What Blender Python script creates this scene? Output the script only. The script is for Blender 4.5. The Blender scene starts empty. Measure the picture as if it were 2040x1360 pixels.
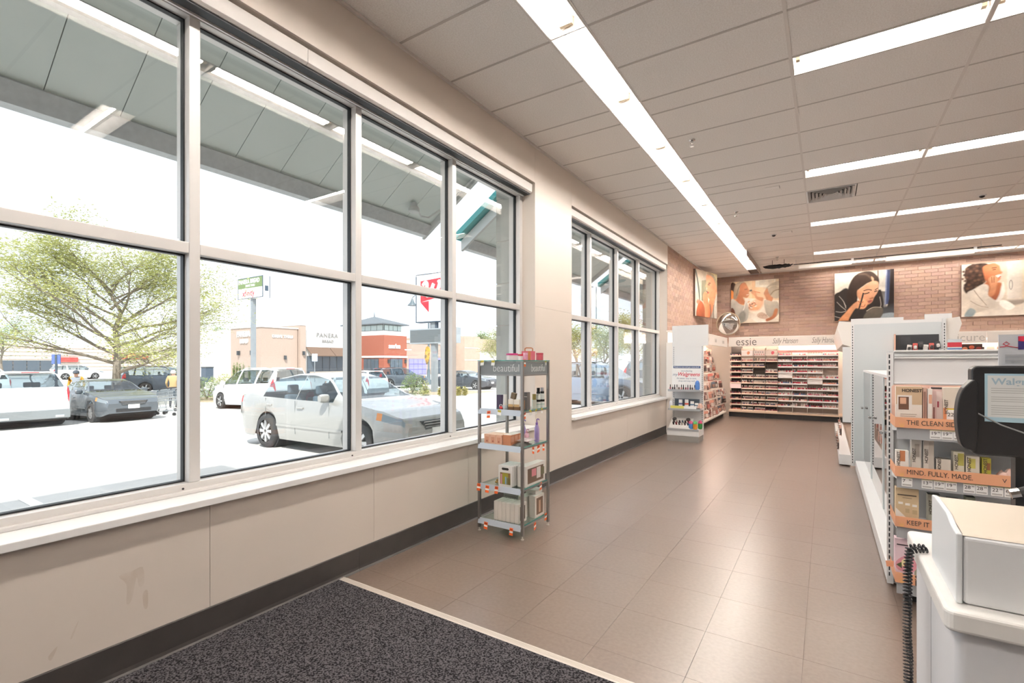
import bpy, math, random
import numpy as np
from mathutils import Vector, Matrix
random.seed(7); np.random.seed(7)
SC = bpy.context.scene
COL = SC.collection
PI = math.pi
# ------------------------------------------------------------------ camera
cam = bpy.data.cameras.new('camera')
cam.sensor_width = 36.0; cam.sensor_fit = 'HORIZONTAL'
cam.lens = 36.0 * 970.0 / 2040.0
cam.shift_y = 41.0 / 2040.0
cam.clip_start = 0.05; cam.clip_end = 600
CAM = bpy.data.objects.new('camera', cam); COL.objects.link(CAM)
CAM.location = (0, 0, 1.468)
CAM.rotation_euler = (PI / 2, 0, math.atan(625 / 970.0))
SC.camera = CAM
# ------------------------------------------------------------------ world sky
W = bpy.data.worlds.new('sky'); SC.world = W; W.use_nodes = True
nt = W.node_tree; nt.nodes.clear()
wo = nt.nodes.new('ShaderNodeOutputWorld'); bg = nt.nodes.new('ShaderNodeBackground')
tc = nt.nodes.new('ShaderNodeTexCoord'); mp = nt.nodes.new('ShaderNodeMapping')
mp.inputs['Scale'].default_value = (1.6, 1.6, 5.0)
nz = nt.nodes.new('ShaderNodeTexNoise'); nz.inputs['Scale'].default_value = 2.2
nz.inputs['Detail'].default_value = 7; nz.inputs['Roughness'].default_value = 0.6
cr = nt.nodes.new('ShaderNodeValToRGB')
cr.color_ramp.elements[0].position = 0.38; cr.color_ramp.elements[0].color = (0.70, 0.80, 0.93, 1)
cr.color_ramp.elements[1].position = 0.62; cr.color_ramp.elements[1].color = (0.90, 0.96, 1.04, 1)
nt.links.new(tc.outputs['Generated'], mp.inputs['Vector']); nt.links.new(mp.outputs['Vector'], nz.inputs['Vector'])
nt.links.new(nz.outputs['Fac'], cr.inputs['Fac']); nt.links.new(cr.outputs['Color'], bg.inputs['Color'])
bg.inputs['Strength'].default_value = 1.6
nt.links.new(bg.outputs['Background'], wo.inputs['Surface'])
# ------------------------------------------------------------------ sun (behind the building)
sun = bpy.data.lights.new('sun', 'SUN'); sun.energy = 6.0; sun.angle = math.radians(0.6); sun.color = (1.0, 0.97, 0.92)
SUN = bpy.data.objects.new('sun', sun); COL.objects.link(SUN)
SUN.rotation_euler = Vector((0.95, -0.9, 1.5)).to_track_quat('Z', 'Y').to_euler()
# ------------------------------------------------------------------ view
vs = SC.view_settings
SC.display_settings.display_device = 'sRGB'
vs.view_transform = 'Standard'; vs.look = 'None'; vs.gamma = 1.0; vs.use_curve_mapping = False
vs.exposure = 0.35
LAMP_W = 58.0          # emission of the fluorescent tubes
CANOPY_W = 46.0         # emission of the lamps inside the shelf canopies
# ================================================================== helpers
def lin(h):
    if isinstance(h, str):
        h = h.lstrip('#'); c = [int(h[i:i + 2], 16) / 255 for i in (0, 2, 4)]
        return tuple((x / 12.92 if x <= 0.04045 else ((x + 0.055) / 1.055) ** 2.4) for x in c)
    return tuple(h)
MATS = {}
def mat(name, col=(0.8, 0.8, 0.8), rough=0.5, metal=0.0, spec=0.5, emit=None, estr=1.0, noise=None, bump=None, coat=0.0, sheen=0):
    """noise=(scale, colour2, contrast, [stretch]) mixes a second colour; bump=(scale, strength, [stretch])"""
    if name in MATS: return MATS[name]
    m = bpy.data.materials.new(name); m.use_nodes = True
    n = m.node_tree.nodes; l = m.node_tree.links; b = n['Principled BSDF']
    c = lin(col); b.inputs['Base Color'].default_value = (*c, 1)
    b.inputs['Roughness'].default_value = rough; b.inputs['Metallic'].default_value = metal
    b.inputs['Specular IOR Level'].default_value = spec
    if coat: b.inputs['Coat Weight'].default_value = coat; b.inputs['Coat Roughness'].default_value = 0.06
    if emit is not None:
        b.inputs['Emission Color'].default_value = (*lin(emit), 1); b.inputs['Emission Strength'].default_value = estr
    if noise or bump:
        t = n.new('ShaderNodeTexCoord')
        def nzt(sc, st):
            q = n.new('ShaderNodeTexNoise'); q.inputs['Scale'].default_value = sc; q.inputs['Detail'].default_value = 4
            if st:
                k = n.new('ShaderNodeMapping'); k.inputs['Scale'].default_value = st
                l.new(t.outputs['Object'], k.inputs['Vector']); l.new(k.outputs['Vector'], q.inputs['Vector'])
            else: l.new(t.outputs['Object'], q.inputs['Vector'])
            return q
        if noise:
            q = nzt(noise[0], noise[3] if len(noise) > 3 else None)
            r = n.new('ShaderNodeValToRGB'); w = 0.5 / max(noise[2], 0.01)
            r.color_ramp.elements[0].position = max(0, 0.5 - w * 0.5); r.color_ramp.elements[1].position = min(1, 0.5 + w * 0.5)
            r.color_ramp.elements[0].color = (*c, 1); r.color_ramp.elements[1].color = (*lin(noise[1]), 1)
            l.new(q.outputs['Fac'], r.inputs['Fac']); l.new(r.outputs['Color'], b.inputs['Base Color'])
        if bump:
            q = nzt(bump[0], bump[2] if len(bump) > 2 else None)
            bp = n.new('ShaderNodeBump'); bp.inputs['Strength'].default_value = bump[1]; bp.inputs['Distance'].default_value = 0.01
            l.new(q.outputs['Fac'], bp.inputs['Height']); l.new(bp.outputs['Normal'], b.inputs['Normal'])
    MATS[name] = m; return m
def glass_mat(name, tint=(1, 1, 1), refl=1.0, rough=0.0, ior=1.5):
    if name in MATS: return MATS[name]
    m = bpy.data.materials.new(name); m.use_nodes = True; n = m.node_tree.nodes; l = m.node_tree.links; n.clear()
    o = n.new('ShaderNodeOutputMaterial'); mx = n.new('ShaderNodeMixShader'); tr = n.new('ShaderNodeBsdfTransparent')
    gl = n.new('ShaderNodeBsdfGlossy'); lw = n.new('ShaderNodeLayerWeight'); lw.inputs['Blend'].default_value = 0.5
    pw = n.new('ShaderNodeMath'); pw.operation = 'POWER'; pw.inputs[1].default_value = 5.0; l.new(lw.outputs['Facing'], pw.inputs[0])
    fr = n.new('ShaderNodeMath'); fr.operation = 'MULTIPLY_ADD'; fr.inputs[1].default_value = 0.955; fr.inputs[2].default_value = 0.045; l.new(pw.outputs[0], fr.inputs[0])
    tr.inputs['Color'].default_value = (*tint, 1); gl.inputs['Roughness'].default_value = rough
    ml = n.new('ShaderNodeMath'); ml.operation = 'MULTIPLY'; ml.inputs[1].default_value = refl; ml.use_clamp = True
    l.new(fr.outputs[0], ml.inputs[0]); l.new(ml.outputs[0], mx.inputs['Fac'])
    l.new(tr.outputs[0], mx.inputs[1]); l.new(gl.outputs[0], mx.inputs[2]); l.new(mx.outputs[0], o.inputs['Surface'])
    MATS[name] = m; return m
def attr_mat(name, rough=0.5, spec=0.3):
    if name in MATS: return MATS[name]
    m = bpy.data.materials.new(name); m.use_nodes = True; n = m.node_tree.nodes; l = m.node_tree.links
    a = n.new('ShaderNodeVertexColor'); a.layer_name = 'Col'; b = n['Principled BSDF']
    b.inputs['Roughness'].default_value = rough; b.inputs['Specular IOR Level'].default_value = spec
    l.new(a.outputs['Color'], b.inputs['Base Color']); MATS[name] = m; return m

class MB:
    """collects geometry; build() links it as ONE mesh object"""
    def __init__(s): s.v = []; s.f = []; s.m = []; s.k = 0; s.tags = []
    def mat(s, k): s.k = k; return s
    def add(s, vs, fs):
        o = len(s.v); s.v += [tuple(p) for p in vs]; s.f += [tuple(i + o for i in f) for f in fs]; s.m += [s.k] * len(fs); return s
    def box(s, x0, y0, z0, x1, y1, z1, M=None):
        vs = [(x, y, z) for x in (x0, x1) for y in (y0, y1) for z in (z0, z1)]
        if M is not None: vs = [M @ Vector(p) for p in vs]
        return s.add(vs, [(0, 1, 3, 2), (4, 6, 7, 5), (0, 4, 5, 1), (2, 3, 7, 6), (0, 2, 6, 4), (1, 5, 7, 3)])
    def quad(s, *p): return s.add(p, [tuple(range(len(p)))])
    def cyl(s, p0, p1, r0, r1=None, n=12, caps=True):
        r1 = r0 if r1 is None else r1
        return s.tube([p0, p1], [r0, r1], n, caps)
    def tube(s, pts, r, n=8, caps=True, closed=False):
        pts = [Vector(p) for p in pts]; N = len(pts); rs = r if isinstance(r, (list, tuple)) else [r] * N
        t0 = (pts[1] - pts[0]).normalized(); up = Vector((0, 0, 1)) if abs(t0.z) < 0.9 else Vector((1, 0, 0))
        nrm = t0.cross(up).normalized(); vs = []
        for i, p in enumerate(pts):
            if closed: t = pts[(i + 1) % N] - pts[i - 1]
            else: t = pts[min(i + 1, N - 1)] - pts[max(i - 1, 0)]
            t.normalize(); nrm = (nrm - t * nrm.dot(t)).normalized(); b = t.cross(nrm)
            vs += [p + (nrm * math.cos(a) + b * math.sin(a)) * rs[i] for a in (2 * PI * j / n for j in range(n))]
        fs = []
        for i in range(N if closed else N - 1):
            i2 = (i + 1) % N
            fs += [(i * n + j, i * n + (j + 1) % n, i2 * n + (j + 1) % n, i2 * n + j) for j in range(n)]
        if caps and not closed: fs += [tuple(range(n))[::-1], tuple((N - 1) * n + j for j in range(n))]
        return s.add(vs, fs)
    def lathe(s, prof, n=16, o=(0, 0, 0), M=None, caps=True):
        vs = []
        for r, z in prof: vs += [(r * math.cos(2 * PI * j / n), r * math.sin(2 * PI * j / n), z) for j in range(n)]
        fs = [(i * n + j, i * n + (j + 1) % n, (i + 1) * n + (j + 1) % n, (i + 1) * n + j) for i in range(len(prof) - 1) for j in range(n)]
        if caps: fs += [tuple(range(n))[::-1], tuple((len(prof) - 1) * n + j for j in range(n))]
        if M is not None: vs = [M @ Vector(p) for p in vs]
        return s.add([(p[0] + o[0], p[1] + o[1], p[2] + o[2]) for p in vs], fs)
    def prism(s, poly, a0, a1, axis='z', M=None):
        n = len(poly)
        def P(p, a):
            return (p[0], p[1], a) if axis == 'z' else ((a, p[0], p[1]) if axis == 'x' else (p[0], a, p[1]))
        vs = [P(p, a0) for p in poly] + [P(p, a1) for p in poly]
        if M is not None: vs = [M @ Vector(p) for p in vs]
        return s.add(vs, [tuple(range(n))[::-1], tuple(range(n, 2 * n))] + [(i, (i + 1) % n, n + (i + 1) % n, n + i) for i in range(n)])
    def loft(s, rings, caps=True, closed=True):
        n = len(rings[0]); vs = [p for r in rings for p in r]; fs = []
        for i in range(len(rings) - 1):
            for j in range(n if closed else n - 1):
                fs.append((i * n + j, i * n + (j + 1) % n, (i + 1) * n + (j + 1) % n, (i + 1) * n + j))
        if caps: fs += [tuple(range(n))[::-1], tuple((len(rings) - 1) * n + j for j in range(n))]
        return s.add(vs, fs)
    def ball(s, c, r, nu=12, nv=8, M=None):
        rx, ry, rz = r if isinstance(r, (tuple, list)) else (r, r, r)
        vs = [(0, 0, -rz)]; 
        for i in range(1, nv):
            a = -PI / 2 + PI * i / nv
            vs += [(rx * math.cos(a) * math.cos(2 * PI * j / nu), ry * math.cos(a) * math.sin(2 * PI * j / nu), rz * math.sin(a)) for j in range(nu)]
        vs.append((0, 0, rz)); fs = [(0, 1 + (j + 1) % nu, 1 + j) for j in range(nu)]
        for i in range(nv - 2): fs += [(1 + i * nu + j, 1 + i * nu + (j + 1) % nu, 1 + (i + 1) * nu + (j + 1) % nu, 1 + (i + 1) * nu + j) for j in range(nu)]
        L = len(vs) - 1; b = 1 + (nv - 2) * nu; fs += [(b + j, b + (j + 1) % nu, L) for j in range(nu)]
        if M is not None: vs = [M @ Vector(p) for p in vs]
        return s.add([(p[0] + c[0], p[1] + c[1], p[2] + c[2]) for p in vs], fs)
    def disc(s, c, r, n=16, axis='z'):
        ps = []
        for j in range(n):
            a = 2 * PI * j / n; q = (r * math.cos(a), r * math.sin(a))
            ps.append((c[0] + q[0], c[1] + q[1], c[2]) if axis == 'z' else ((c[0], c[1] + q[0], c[2] + q[1]) if axis == 'x' else (c[0] + q[0], c[1], c[2] + q[1])))
        return s.add(ps, [tuple(range(n))])
    def mesh(s, name, mats):
        me = bpy.data.meshes.new(name); me.from_pydata(s.v, [], s.f)
        for m in (mats if isinstance(mats, (list, tuple)) else [mats]): me.materials.append(m)
        if any(s.m): me.polygons.foreach_set('material_index', s.m)
        return me
    def build(s, name, mats, parent=None, smooth=False, bevel=0, seg=2, loc=None, angle=35):
        me = s.mesh(name, mats); o = bpy.data.objects.new(name, me); COL.objects.link(o)
        if parent is not None: o.parent = parent
        if loc is not None: o.location = loc
        if smooth:
            me.shade_smooth()
            try: me.set_sharp_from_angle(angle=math.radians(angle))
            except Exception: pass
        if bevel:
            b = o.modifiers.new('bevel', 'BEVEL'); b.width = bevel; b.segments = seg; b.limit_method = 'ANGLE'; b.angle_limit = math.radians(40)
        return o
def obj(name, me, parent=None, loc=(0, 0, 0), rot=(0, 0, 0), scale=None):
    o = bpy.data.objects.new(name, me); COL.objects.link(o); o.parent = parent; o.location = loc; o.rotation_euler = rot
    if scale: o.scale = scale
    return o
def tag(o, label=None, cat=None, group=None, kind=None):
    if label: o['label'] = label
    if cat: o['category'] = cat
    if group: o['group'] = group
    if kind: o['kind'] = kind
    return o
def thing(name, label, cat, loc=(0, 0, 0), rz=0, group=None):
    o = bpy.data.objects.new(name, None); COL.objects.link(o); o.location = loc; o.rotation_euler = (0, 0, rz)
    o.empty_display_size = 0.1
    return tag(o, label, cat, group)
def struct(o, label, cat): return tag(o, label, cat, None, 'structure')
def dup(root, loc=None, rz=None, label=None, group=None):
    def cp(o, par):
        c = o.copy(); COL.objects.link(c); c.parent = par
        for ch in [k for k in ALLCH.get(o.name, [])]: cp(ch, c)
        return c
    ALLCH = {}
    for o in COL.objects:
        if o.parent: ALLCH.setdefault(o.parent.name, []).append(o)
    r = cp(root, None)
    if loc is not None: r.location = loc
    if rz is not None: r.rotation_euler = (0, 0, rz)
    if label: r['label'] = label
    if group: r['group'] = group
    return r
def text(name, body, size, M, m, parent=None, align='LEFT', ext=0.0008, shear=0.0, bold=0.0, sx=1.0, space=1.0, label=None):
    """flat lettering as a mesh; local x = reading direction, y = up, z = out of the surface"""
    cu = bpy.data.curves.new(name, 'FONT'); cu.body = body; cu.size = size; cu.extrude = ext; cu.shear = shear
    cu.offset = bold; cu.align_x = align; cu.align_y = 'CENTER'; cu.space_character = space; cu.resolution_u = 3
    t = bpy.data.objects.new(name + '_tmp', cu); me = bpy.data.meshes.new_from_object(t)
    bpy.data.objects.remove(t); bpy.data.curves.remove(cu)
    me.name = name; me.materials.clear(); me.materials.append(m)
    me.transform(M @ Matrix.Diagonal((sx, 1, 1, 1)))
    o = bpy.data.objects.new(name, me); COL.objects.link(o)
    if parent is not None: o.parent = parent
    if label: o['label'] = label
    return o
def frame(o, x, y):
    """matrix from a surface origin o, reading direction x and up direction y"""
    x = Vector(x).normalized(); y = Vector(y).normalized(); z = x.cross(y)
    M = Matrix((x, y, z)).transposed().to_4x4(); M.translation = Vector(o); return M
FX = lambda o: frame(o, (1, 0, 0), (0, 0, 1))       # faces -y
FYP = lambda o: frame(o, (0, 1, 0), (0, 0, 1))      # faces +x
FYN = lambda o: frame(o, (0, -1, 0), (0, 0, 1))     # faces -x
def smooth_poly(pts, k=6, closed=True):
    """Catmull-Rom through 2-D points"""
    n = len(pts); out = []
    for i in range(n if closed else n - 1):
        p0, p1, p2, p3 = [np.array(pts[(i + d) % n if closed else min(max(i + d, 0), n - 1)], float) for d in (-1, 0, 1, 2)]
        for j in range(k):
            t = j / k
            out.append(tuple(0.5 * ((2 * p1) + (-p0 + p2) * t + (2 * p0 - 5 * p1 + 4 * p2 - p3) * t * t + (-p0 + 3 * p1 - 3 * p2 + p3) * t ** 3)))
    if not closed: out.append(tuple(pts[-1]))
    return out
def rrect(w, h, r, n=4, cx=0, cy=0):
    out = []
    for sx, sy, a0 in ((1, 1, 0), (-1, 1, 90), (-1, -1, 180), (1, -1, 270)):
        for i in range(n + 1):
            a = math.radians(a0 + 90 * i / n); out.append((cx + sx * (w / 2 - r) + r * math.cos(a), cy + sy * (h / 2 - r) + r * math.sin(a)))
    return out
# common materials
M_WALL = mat('wall_panel_offwhite', '#dad0c6', 0.45, noise=(1.2, '#d6cbc0', 0.6))
M_WHITE = mat('white_enamel', '#e6e6e6', 0.35)
M_WHITEW = mat('white_laminate', '#ebe7e3', 0.4)
M_CHROME = mat('chrome', '#d8d8d8', 0.12, 1.0)
M_STEEL = mat('brushed_steel', '#a09c98', 0.32, 1.0)
M_BLACK = mat('black_plastic', '#1b1c1f', 0.38)
M_DARK = mat('dark_rubber', '#34312f', 0.5, noise=(9, '#3e3a38', 0.8))
M_ALU = mat('window_aluminium', '#d9d6d3', 0.35, 0.15)
M_GASKET = mat('gasket', '#161a1e', 0.5)
M_GLASS = glass_mat('window_glass', (0.985, 0.995, 0.99), 1.7)
M_PAPER = mat('paper', '#f2f1ee', 0.7)
M_ORANGE = mat('orange_tag', '#f0692a', 0.6)
M_INK = mat('ink_dark', '#3a3532', 0.7)
# ================================================================== room shell
XW = -2.77; XO = -3.12; ZC = 3.917; YB = 15.0
WIN = [(-0.95, 4.78, [0.19, 1.315, 2.44, 3.555]), (5.73, 10.29, [6.72, 7.84, 8.94])]
ZS, ZH = 0.75, 3.50
# ---- left wall with two big openings
b = MB()
ys = [-4.0, -0.95, 4.78, 5.73, 10.29, YB + 0.2]
for i in range(5):
    if i in (1, 3):
        b.box(XO, ys[i], -0.3, XW - 0.012, ys[i + 1], 0.71); b.box(XO, ys[i], ZH, XW - 0.012, ys[i + 1], 4.4)
    else: b.box(XO, ys[i], -0.3, XW - 0.012, ys[i + 1], 4.4)
WL = struct(b.build('wall_left', M_WALL), 'off-white panelled store wall with two large window openings', 'wall')
def wpanel(y0, y1, z0, z1):
    g = 0.0012
    MB().box(XW - 0.012, y0 + g, z0 + g, XW, y1 - g, z1 - g).build('wall_panel', M_WALL, WL)
for y0, y1, _ in WIN:
    cuts = [y0] + _ + [y1]
    for a, c in zip(cuts[:-1], cuts[1:]): wpanel(a, c, 0.0, 0.71)
    wpanel(y0, y1, ZH, ZC)
for a, c in ((-4, -0.95), (4.78, 5.73), (10.29, YB)):
    wpanel(a, c, 0, 2.10)
    if a < 10: wpanel(a, c, 2.10, ZC)
# scuff marks on the wall below the sill (their own shapes)
M_SCUFF = mat('scuff', '#c9bbad', 0.6, noise=(14, '#d5cabf', 1.2))
def scuff(y, z, pts):
    P = smooth_poly(pts, 3); m = MB(); m.prism([(y + q[0], z + q[1]) for q in P], XW, XW + 0.0004, 'x'); m.build('scuff_mark', M_SCUFF, WL)
scuff(0.965, 0.42, [(-0.05, 0.05), (0.0, 0.055), (0.045, 0.06), (0.05, -0.02), (0.03, -0.03), (0.02, 0.02), (0, -0.08), (-0.02, -0.09), (-0.02, 0)])
scuff(1.02, 0.33, [(-0.01, 0.02), (0.01, 0.03), (0.01, -0.05), (-0.005, -0.05)])
scuff(0.75, 0.265, [(-0.008, 0.0), (0.012, 0.05), (0.02, 0.06), (0.0, 0.0)])
scuff(0.68, 0.22, [(-0.01, 0.0), (0.02, 0.03), (0.0, -0.02)])
# ---- other walls, closing the room
M_WALLB = mat('wall_paint', '#d2c9c0', 0.6)
struct(MB().box(9.0, -4.0, -0.3, 9.2, YB + 0.2, 4.4).build('wall_right', M_WALLB), 'plain off-white wall on the far right side of the store', 'wall')
struct(MB().box(XO, -4.2, -0.3, 9.2, -4.0, 4.4).build('wall_front', M_WALLB), 'plain off-white wall behind the entrance mat', 'wall')
WB = struct(MB().box(XO, YB + 0.012, -0.3, 9.2, YB + 0.2, 4.4).build('wall_back', mat('brick_mortar', '#c6ae9f', 0.8, noise=(30, '#bba293', 0.8))), 'tan brick wall at the back of the store above the displays', 'wall')
MB().box(XW, YB, 0, 9.0, YB + 0.012, 2.0).build('wall_panel', M_WALL, WB)
# ---- bricks
BM = [mat('brick_%s' % n, c, 0.75, noise=(16, c2, 0.7, (1, 1, 3)), bump=(60, 0.25)) for n, c, c2 in
      (('tan', '#ab8e7d', '#9e8170'), ('rose', '#a98c80', '#9a7d71'), ('pale', '#b59a8a', '#a78a7a'), ('dark', '#8c7469', '#998073'), ('brown', '#a08575', '#ab907f'))]
BH, BL, BG = 0.0849, 0.243, 0.007
def brick_mesh(L, m):
    w = L / 2 - BG / 2; hh = BH / 2 - BG / 2; q = MB(); e = 0.003
    q.box(-w, -0.001, -hh, w, 0.012, hh)
    return q.mesh('brick', m)
BRK = {(k, i): brick_mesh(L, BM[i]) for k, L in (('f', BL), ('h', BL / 2)) for i in range(5)}
def lay(parent, length, rot, place, limit, zmin):
    rest = MB(); cnt = 0; rows = int((ZC - zmin) / BH) + 1
    items = []
    for r in range(rows):
        z = ZC - BH * (r + 0.5) + 0.0; x = 0; off = (r % 2) * BL / 2
        if off: items.append((off / 2, z, 'h'))
        x = off
        while x + BL <= length + 0.02: items.append((x + BL / 2, z, 'f')); x += BL
        if length - x > BL * 0.4: items.append((x + BL / 4, z, 'h'))
    # nearest to the camera first
    items.sort(key=lambda t: (Vector(place(t[0], t[1])) - Vector((0, 0, 1.468))).length if t[2] == 'f' else 99)
    for x, z, k in items:
        i = random.choice((0, 0, 1, 1, 2, 2, 4, 4, 3)); p = place(x, z); d = random.uniform(-0.0015, 0.0015)
        if cnt < limit: obj('brick', BRK[(k, i)], parent, p, (0, 0, rot)); cnt += 1
        else:
            me = BRK[(k, i)]; R = Matrix.Translation(p) @ Matrix.Rotation(rot, 4, 'Z'); rest.k = i
            rest.add([R @ v.co for v in me.vertices], [tuple(f.vertices) for f in me.polygons])
    o = rest.build('brick_field', BM, parent); o['kind'] = 'stuff'
lay(WB, 8.9 - XW, 0, lambda x, z: (XW + x, YB, z), 300, 2.05)
MB().box(XW - 0.012, 10.29, 2.10, XW - 0.006, YB, ZC).build('mortar_bed', MATS['brick_mortar'], WL)
lay(WL, YB - 10.29, PI / 2, lambda x, z: (XW - 0.004, 10.29 + x, z), 300, 2.10)
# ---- baseboard
p = [(XW, 0), (XW + 0.02, 0), (XW + 0.009, 0.012), (XW + 0.006, 0.03), (XW + 0.006, 0.155), (XW + 0.003, 0.16), (XW, 0.16)]
BB = struct(MB().prism(p, -4.0, 0.2, 'y').build('baseboard_left', M_DARK), 'dark grey rubber cove base along the window wall', 'baseboard')
for a, c in ((0.2, 2.3), (2.3, 4.4), (4.4, 6.5), (6.5, 8.6), (8.6, 10.3), (10.3, 14.2)): MB().prism(p, a + 0.001, c - 0.0005, 'y').build('base_strip', M_DARK, BB)
# ---- floor
FL = struct(MB().box(XO, -4.2, -0.3, 9.2, YB + 0.2, -0.003).build('floor', mat('floor_joint', '#57483f', 0.6)), 'glossy brown resilient tile floor of the store aisle', 'floor')
def floor_mat(name, c, c2):
    m = mat(name, c, 0.34, coat=0.9, spec=0.35, noise=(46, c2, 0.85))
    n = m.node_tree.nodes; l = m.node_tree.links; B = n['Principled BSDF']; t = n.new('ShaderNodeTexCoord')
    gm = n.new('ShaderNodeNewGeometry')
    B.inputs['Coat Roughness'].default_value = 0.31; B.inputs['Coat IOR'].default_value = 1.5
    for nd in n:                                   # fine print of the tile in world space, so tiles differ
        if nd.type == 'TEX_NOISE' and nd.inputs['Vector'].links and nd.inputs['Vector'].links[0].from_socket.name == 'Object': l.new(gm.outputs['Position'], nd.inputs['Vector'])
    return m
FM = [floor_mat('floor_tile_%d' % i, c, c2) for i, (c, c2) in enumerate((('#77675c', '#65554b'), ('#76665b', '#64544a'), ('#78685d', '#66564c')))]
TS = 0.457; g = 0.0007
FT = [MB().box(g - TS / 2, g - TS / 2, -0.003, TS / 2 - g, TS / 2 - g, 0).mesh('floor_tile', m) for m in FM]
tl = [(-1.465 + TS * i, 3.26 + TS * j) for i in range(-3, 23) for j in range(-3, 26)]
tl = [(x + TS / 2, y + TS / 2) for x, y in tl if x + TS > XW and x < 8.9 and y + TS > 2.17 and y < YB]
tl.sort(key=lambda q: (q[0] + 1.0) ** 2 * (3 if q[0] > 0.6 else 1) + q[1] ** 2 * 0.5 + (400 if q[0] > 2 else 0))
rest = MB()
for n_, (x, y) in enumerate(tl):
    i = random.randrange(3); yl = max(y - TS / 2, 2.17); xl = max(x - TS / 2, XW)
    if n_ < 300 and yl == y - TS / 2 and xl == x - TS / 2: obj('floor_tile', FT[i], FL, (x, y, 0))
    elif n_ < 300: MB().box(xl + g, yl + g, -0.003, x + TS / 2 - g, y + TS / 2 - g, 0).build('floor_tile', FM[i], FL)
    else: rest.k = i; rest.box(xl + g, yl + g, -0.003, min(x + TS / 2, 9) - g, min(y + TS / 2, YB) - g, 0)
rest.build('floor_tile_field', FM, FL)['kind'] = 'stuff'
# ---- entrance mat and its metal edge
m = mat('mat_pile', '#5b585b', 0.95, spec=0.1, noise=(115, '#1c1a1d', 3.0, (1, 1, 1)), bump=(160, 1.0))
CP = MB().box(XW + 0.02, -3.9, -0.002, 3.2, 2.125, 0.006).build('entrance_mat', m)
tag(CP, 'dark charcoal looped-pile entrance mat along the window wall', 'mat')
ME = MB(); ME.prism([(2.118, 0), (2.178, 0), (2.170, 0.006), (2.160, 0.009), (2.13, 0.009), (2.118, 0.004)], XW + 0.02, 3.2, 'x')
for k in range(3): ME.box(XW + 0.02, 2.134 + k * 0.009, 0.009, 3.2, 2.138 + k * 0.009, 0.0103)
tag(ME.build('mat_edge_trim', mat('edge_trim', '#d2c9c0', 0.45, 0.2)), 'pale grooved metal trim strip between charcoal mat and brown tiles', 'trim')
# ---- ceiling
CE = struct(MB().box(XO, -4.2, 4.12, 9.2, YB + 0.2, 4.4).build('ceiling', mat('plenum', '#9a948e', 0.8)), 'suspended ceiling of white speckled acoustic tiles', 'ceiling')
mt = mat('acoustic_tile', '#f3f0ec', 0.85, spec=0.15, noise=(95, '#e2dcd6', 1.1), bump=(120, 0.35))
M_TEE = mat('ceiling_tee', '#dcd6d0', 0.5); M_CTEE = mat('cross_tee', '#bdb6b0', 0.6)
LX0, LX1 = -1.765, -1.465
LYS = [-2.82 + 1.22 * k for k in range(14)]
rows = [1.76 - 2.75, 1.76, 4.51, 7.26, 10.01, 12.76]
ybr = [-4.0, -3.9, -3.3, -2.7, -2.1, -1.55]
for r in rows:
    ybr += [r, r + 0.30, r + 0.91, r + 1.52, r + 2.13]
ybr = sorted(set(round(y, 3) for y in ybr if y < 14.7)) + [YB]
ybl = [-4, -3.4, -2.8, -2.2, -1.6, -1.0, -0.38, 0.24, 0.85, 1.46, 2.07, 2.68, 3.29, 3.90, 4.51, 4.82, 5.45, 6.08, 6.72, 7.0, 7.62, 8.25, 8.88, 9.5, 9.8, 10.42, 11.04, 11.66, 12.28, 12.6, 13.22, 13.84, 14.45, YB]
lamp_rows = [(r, r + 0.30) for r in rows] + [(14.38, 14.66)]
ybr = [y for y in ybr if not (14.2 < y < 14.9)]; ybr = sorted(ybr + [14.38, 14.66])
tees = [-0.24 + 1.22 * k for k in range(8)]
TM = {}
def ctile(x0, x1, y0, y1):
    key = (round(x1 - x0, 3), round(y1 - y0, 3))
    if key not in TM: TM[key] = MB().box(-key[0] / 2 + 0.002, -key[1] / 2 + 0.002, 0, key[0] / 2 - 0.002, key[1] / 2 - 0.002, 0.016).mesh('ceiling_tile', mt)
    obj('ceiling_tile', TM[key], CE, ((x0 + x1) / 2, (y0 + y1) / 2, ZC + random.uniform(0.0, 0.001)))
CT = {}
def ctee(x0, x1, y):
    key = round(x1 - x0, 3)
    if key not in CT: CT[key] = MB().box(0, -0.011, -0.001, key, 0.011, 0.0).box(0, -0.002, 0, key, 0.002, 0.03).mesh('cross_tee', M_CTEE)
    obj('cross_tee', CT[key], CE, (x0, y, ZC))
def fits(x0, x1, y0, y1):
    if x0 >= -0.3 and x1 <= 6.0:
        for a, c in lamp_rows:
            if abs(y0 - a) < 0.03 and abs(y1 - c) < 0.03: return False
    if -0.3 < x0 < 0 and 8.1 < y0 < 8.2: return False
    return True
for y0, y1 in zip(ybl[:-1], ybl[1:]): ctile(XW, LX0, y0, y1); ctee(XW, LX0, y1)
cols = [(LX1, tees[0])] + list(zip(tees[:-1], tees[1:])) + [(tees[-1], 9.0)]
for x0, x1 in cols:
    for y0, y1 in zip(ybr[:-1], ybr[1:]):
        if fits(x0, x1, y0, y1): ctile(x0, x1, y0, y1)
        elif y0 < 9 and 8.1 < y0 < 8.2: ctile(x0 + 0.61, x1, y0, y1)
        ctee(x0, x1, y1)
for x in tees:
    MB().box(x - 0.012, -4, ZC - 0.002, x + 0.012, YB, ZC - 0.001).box(x - 0.002, -4, ZC - 0.001, x + 0.002, YB, ZC + 0.03).build('main_tee', M_TEE, CE)
for x in (LX0, LX1):
    MB().box(x - 0.011, -4, ZC - 0.002, x + 0.011, YB, ZC - 0.001).build('main_tee', M_TEE, CE)
MB().box(XW, -4, ZC - 0.022, XW + 0.02, YB, ZC - 0.001).build('wall_angle', M_TEE, CE)
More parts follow.
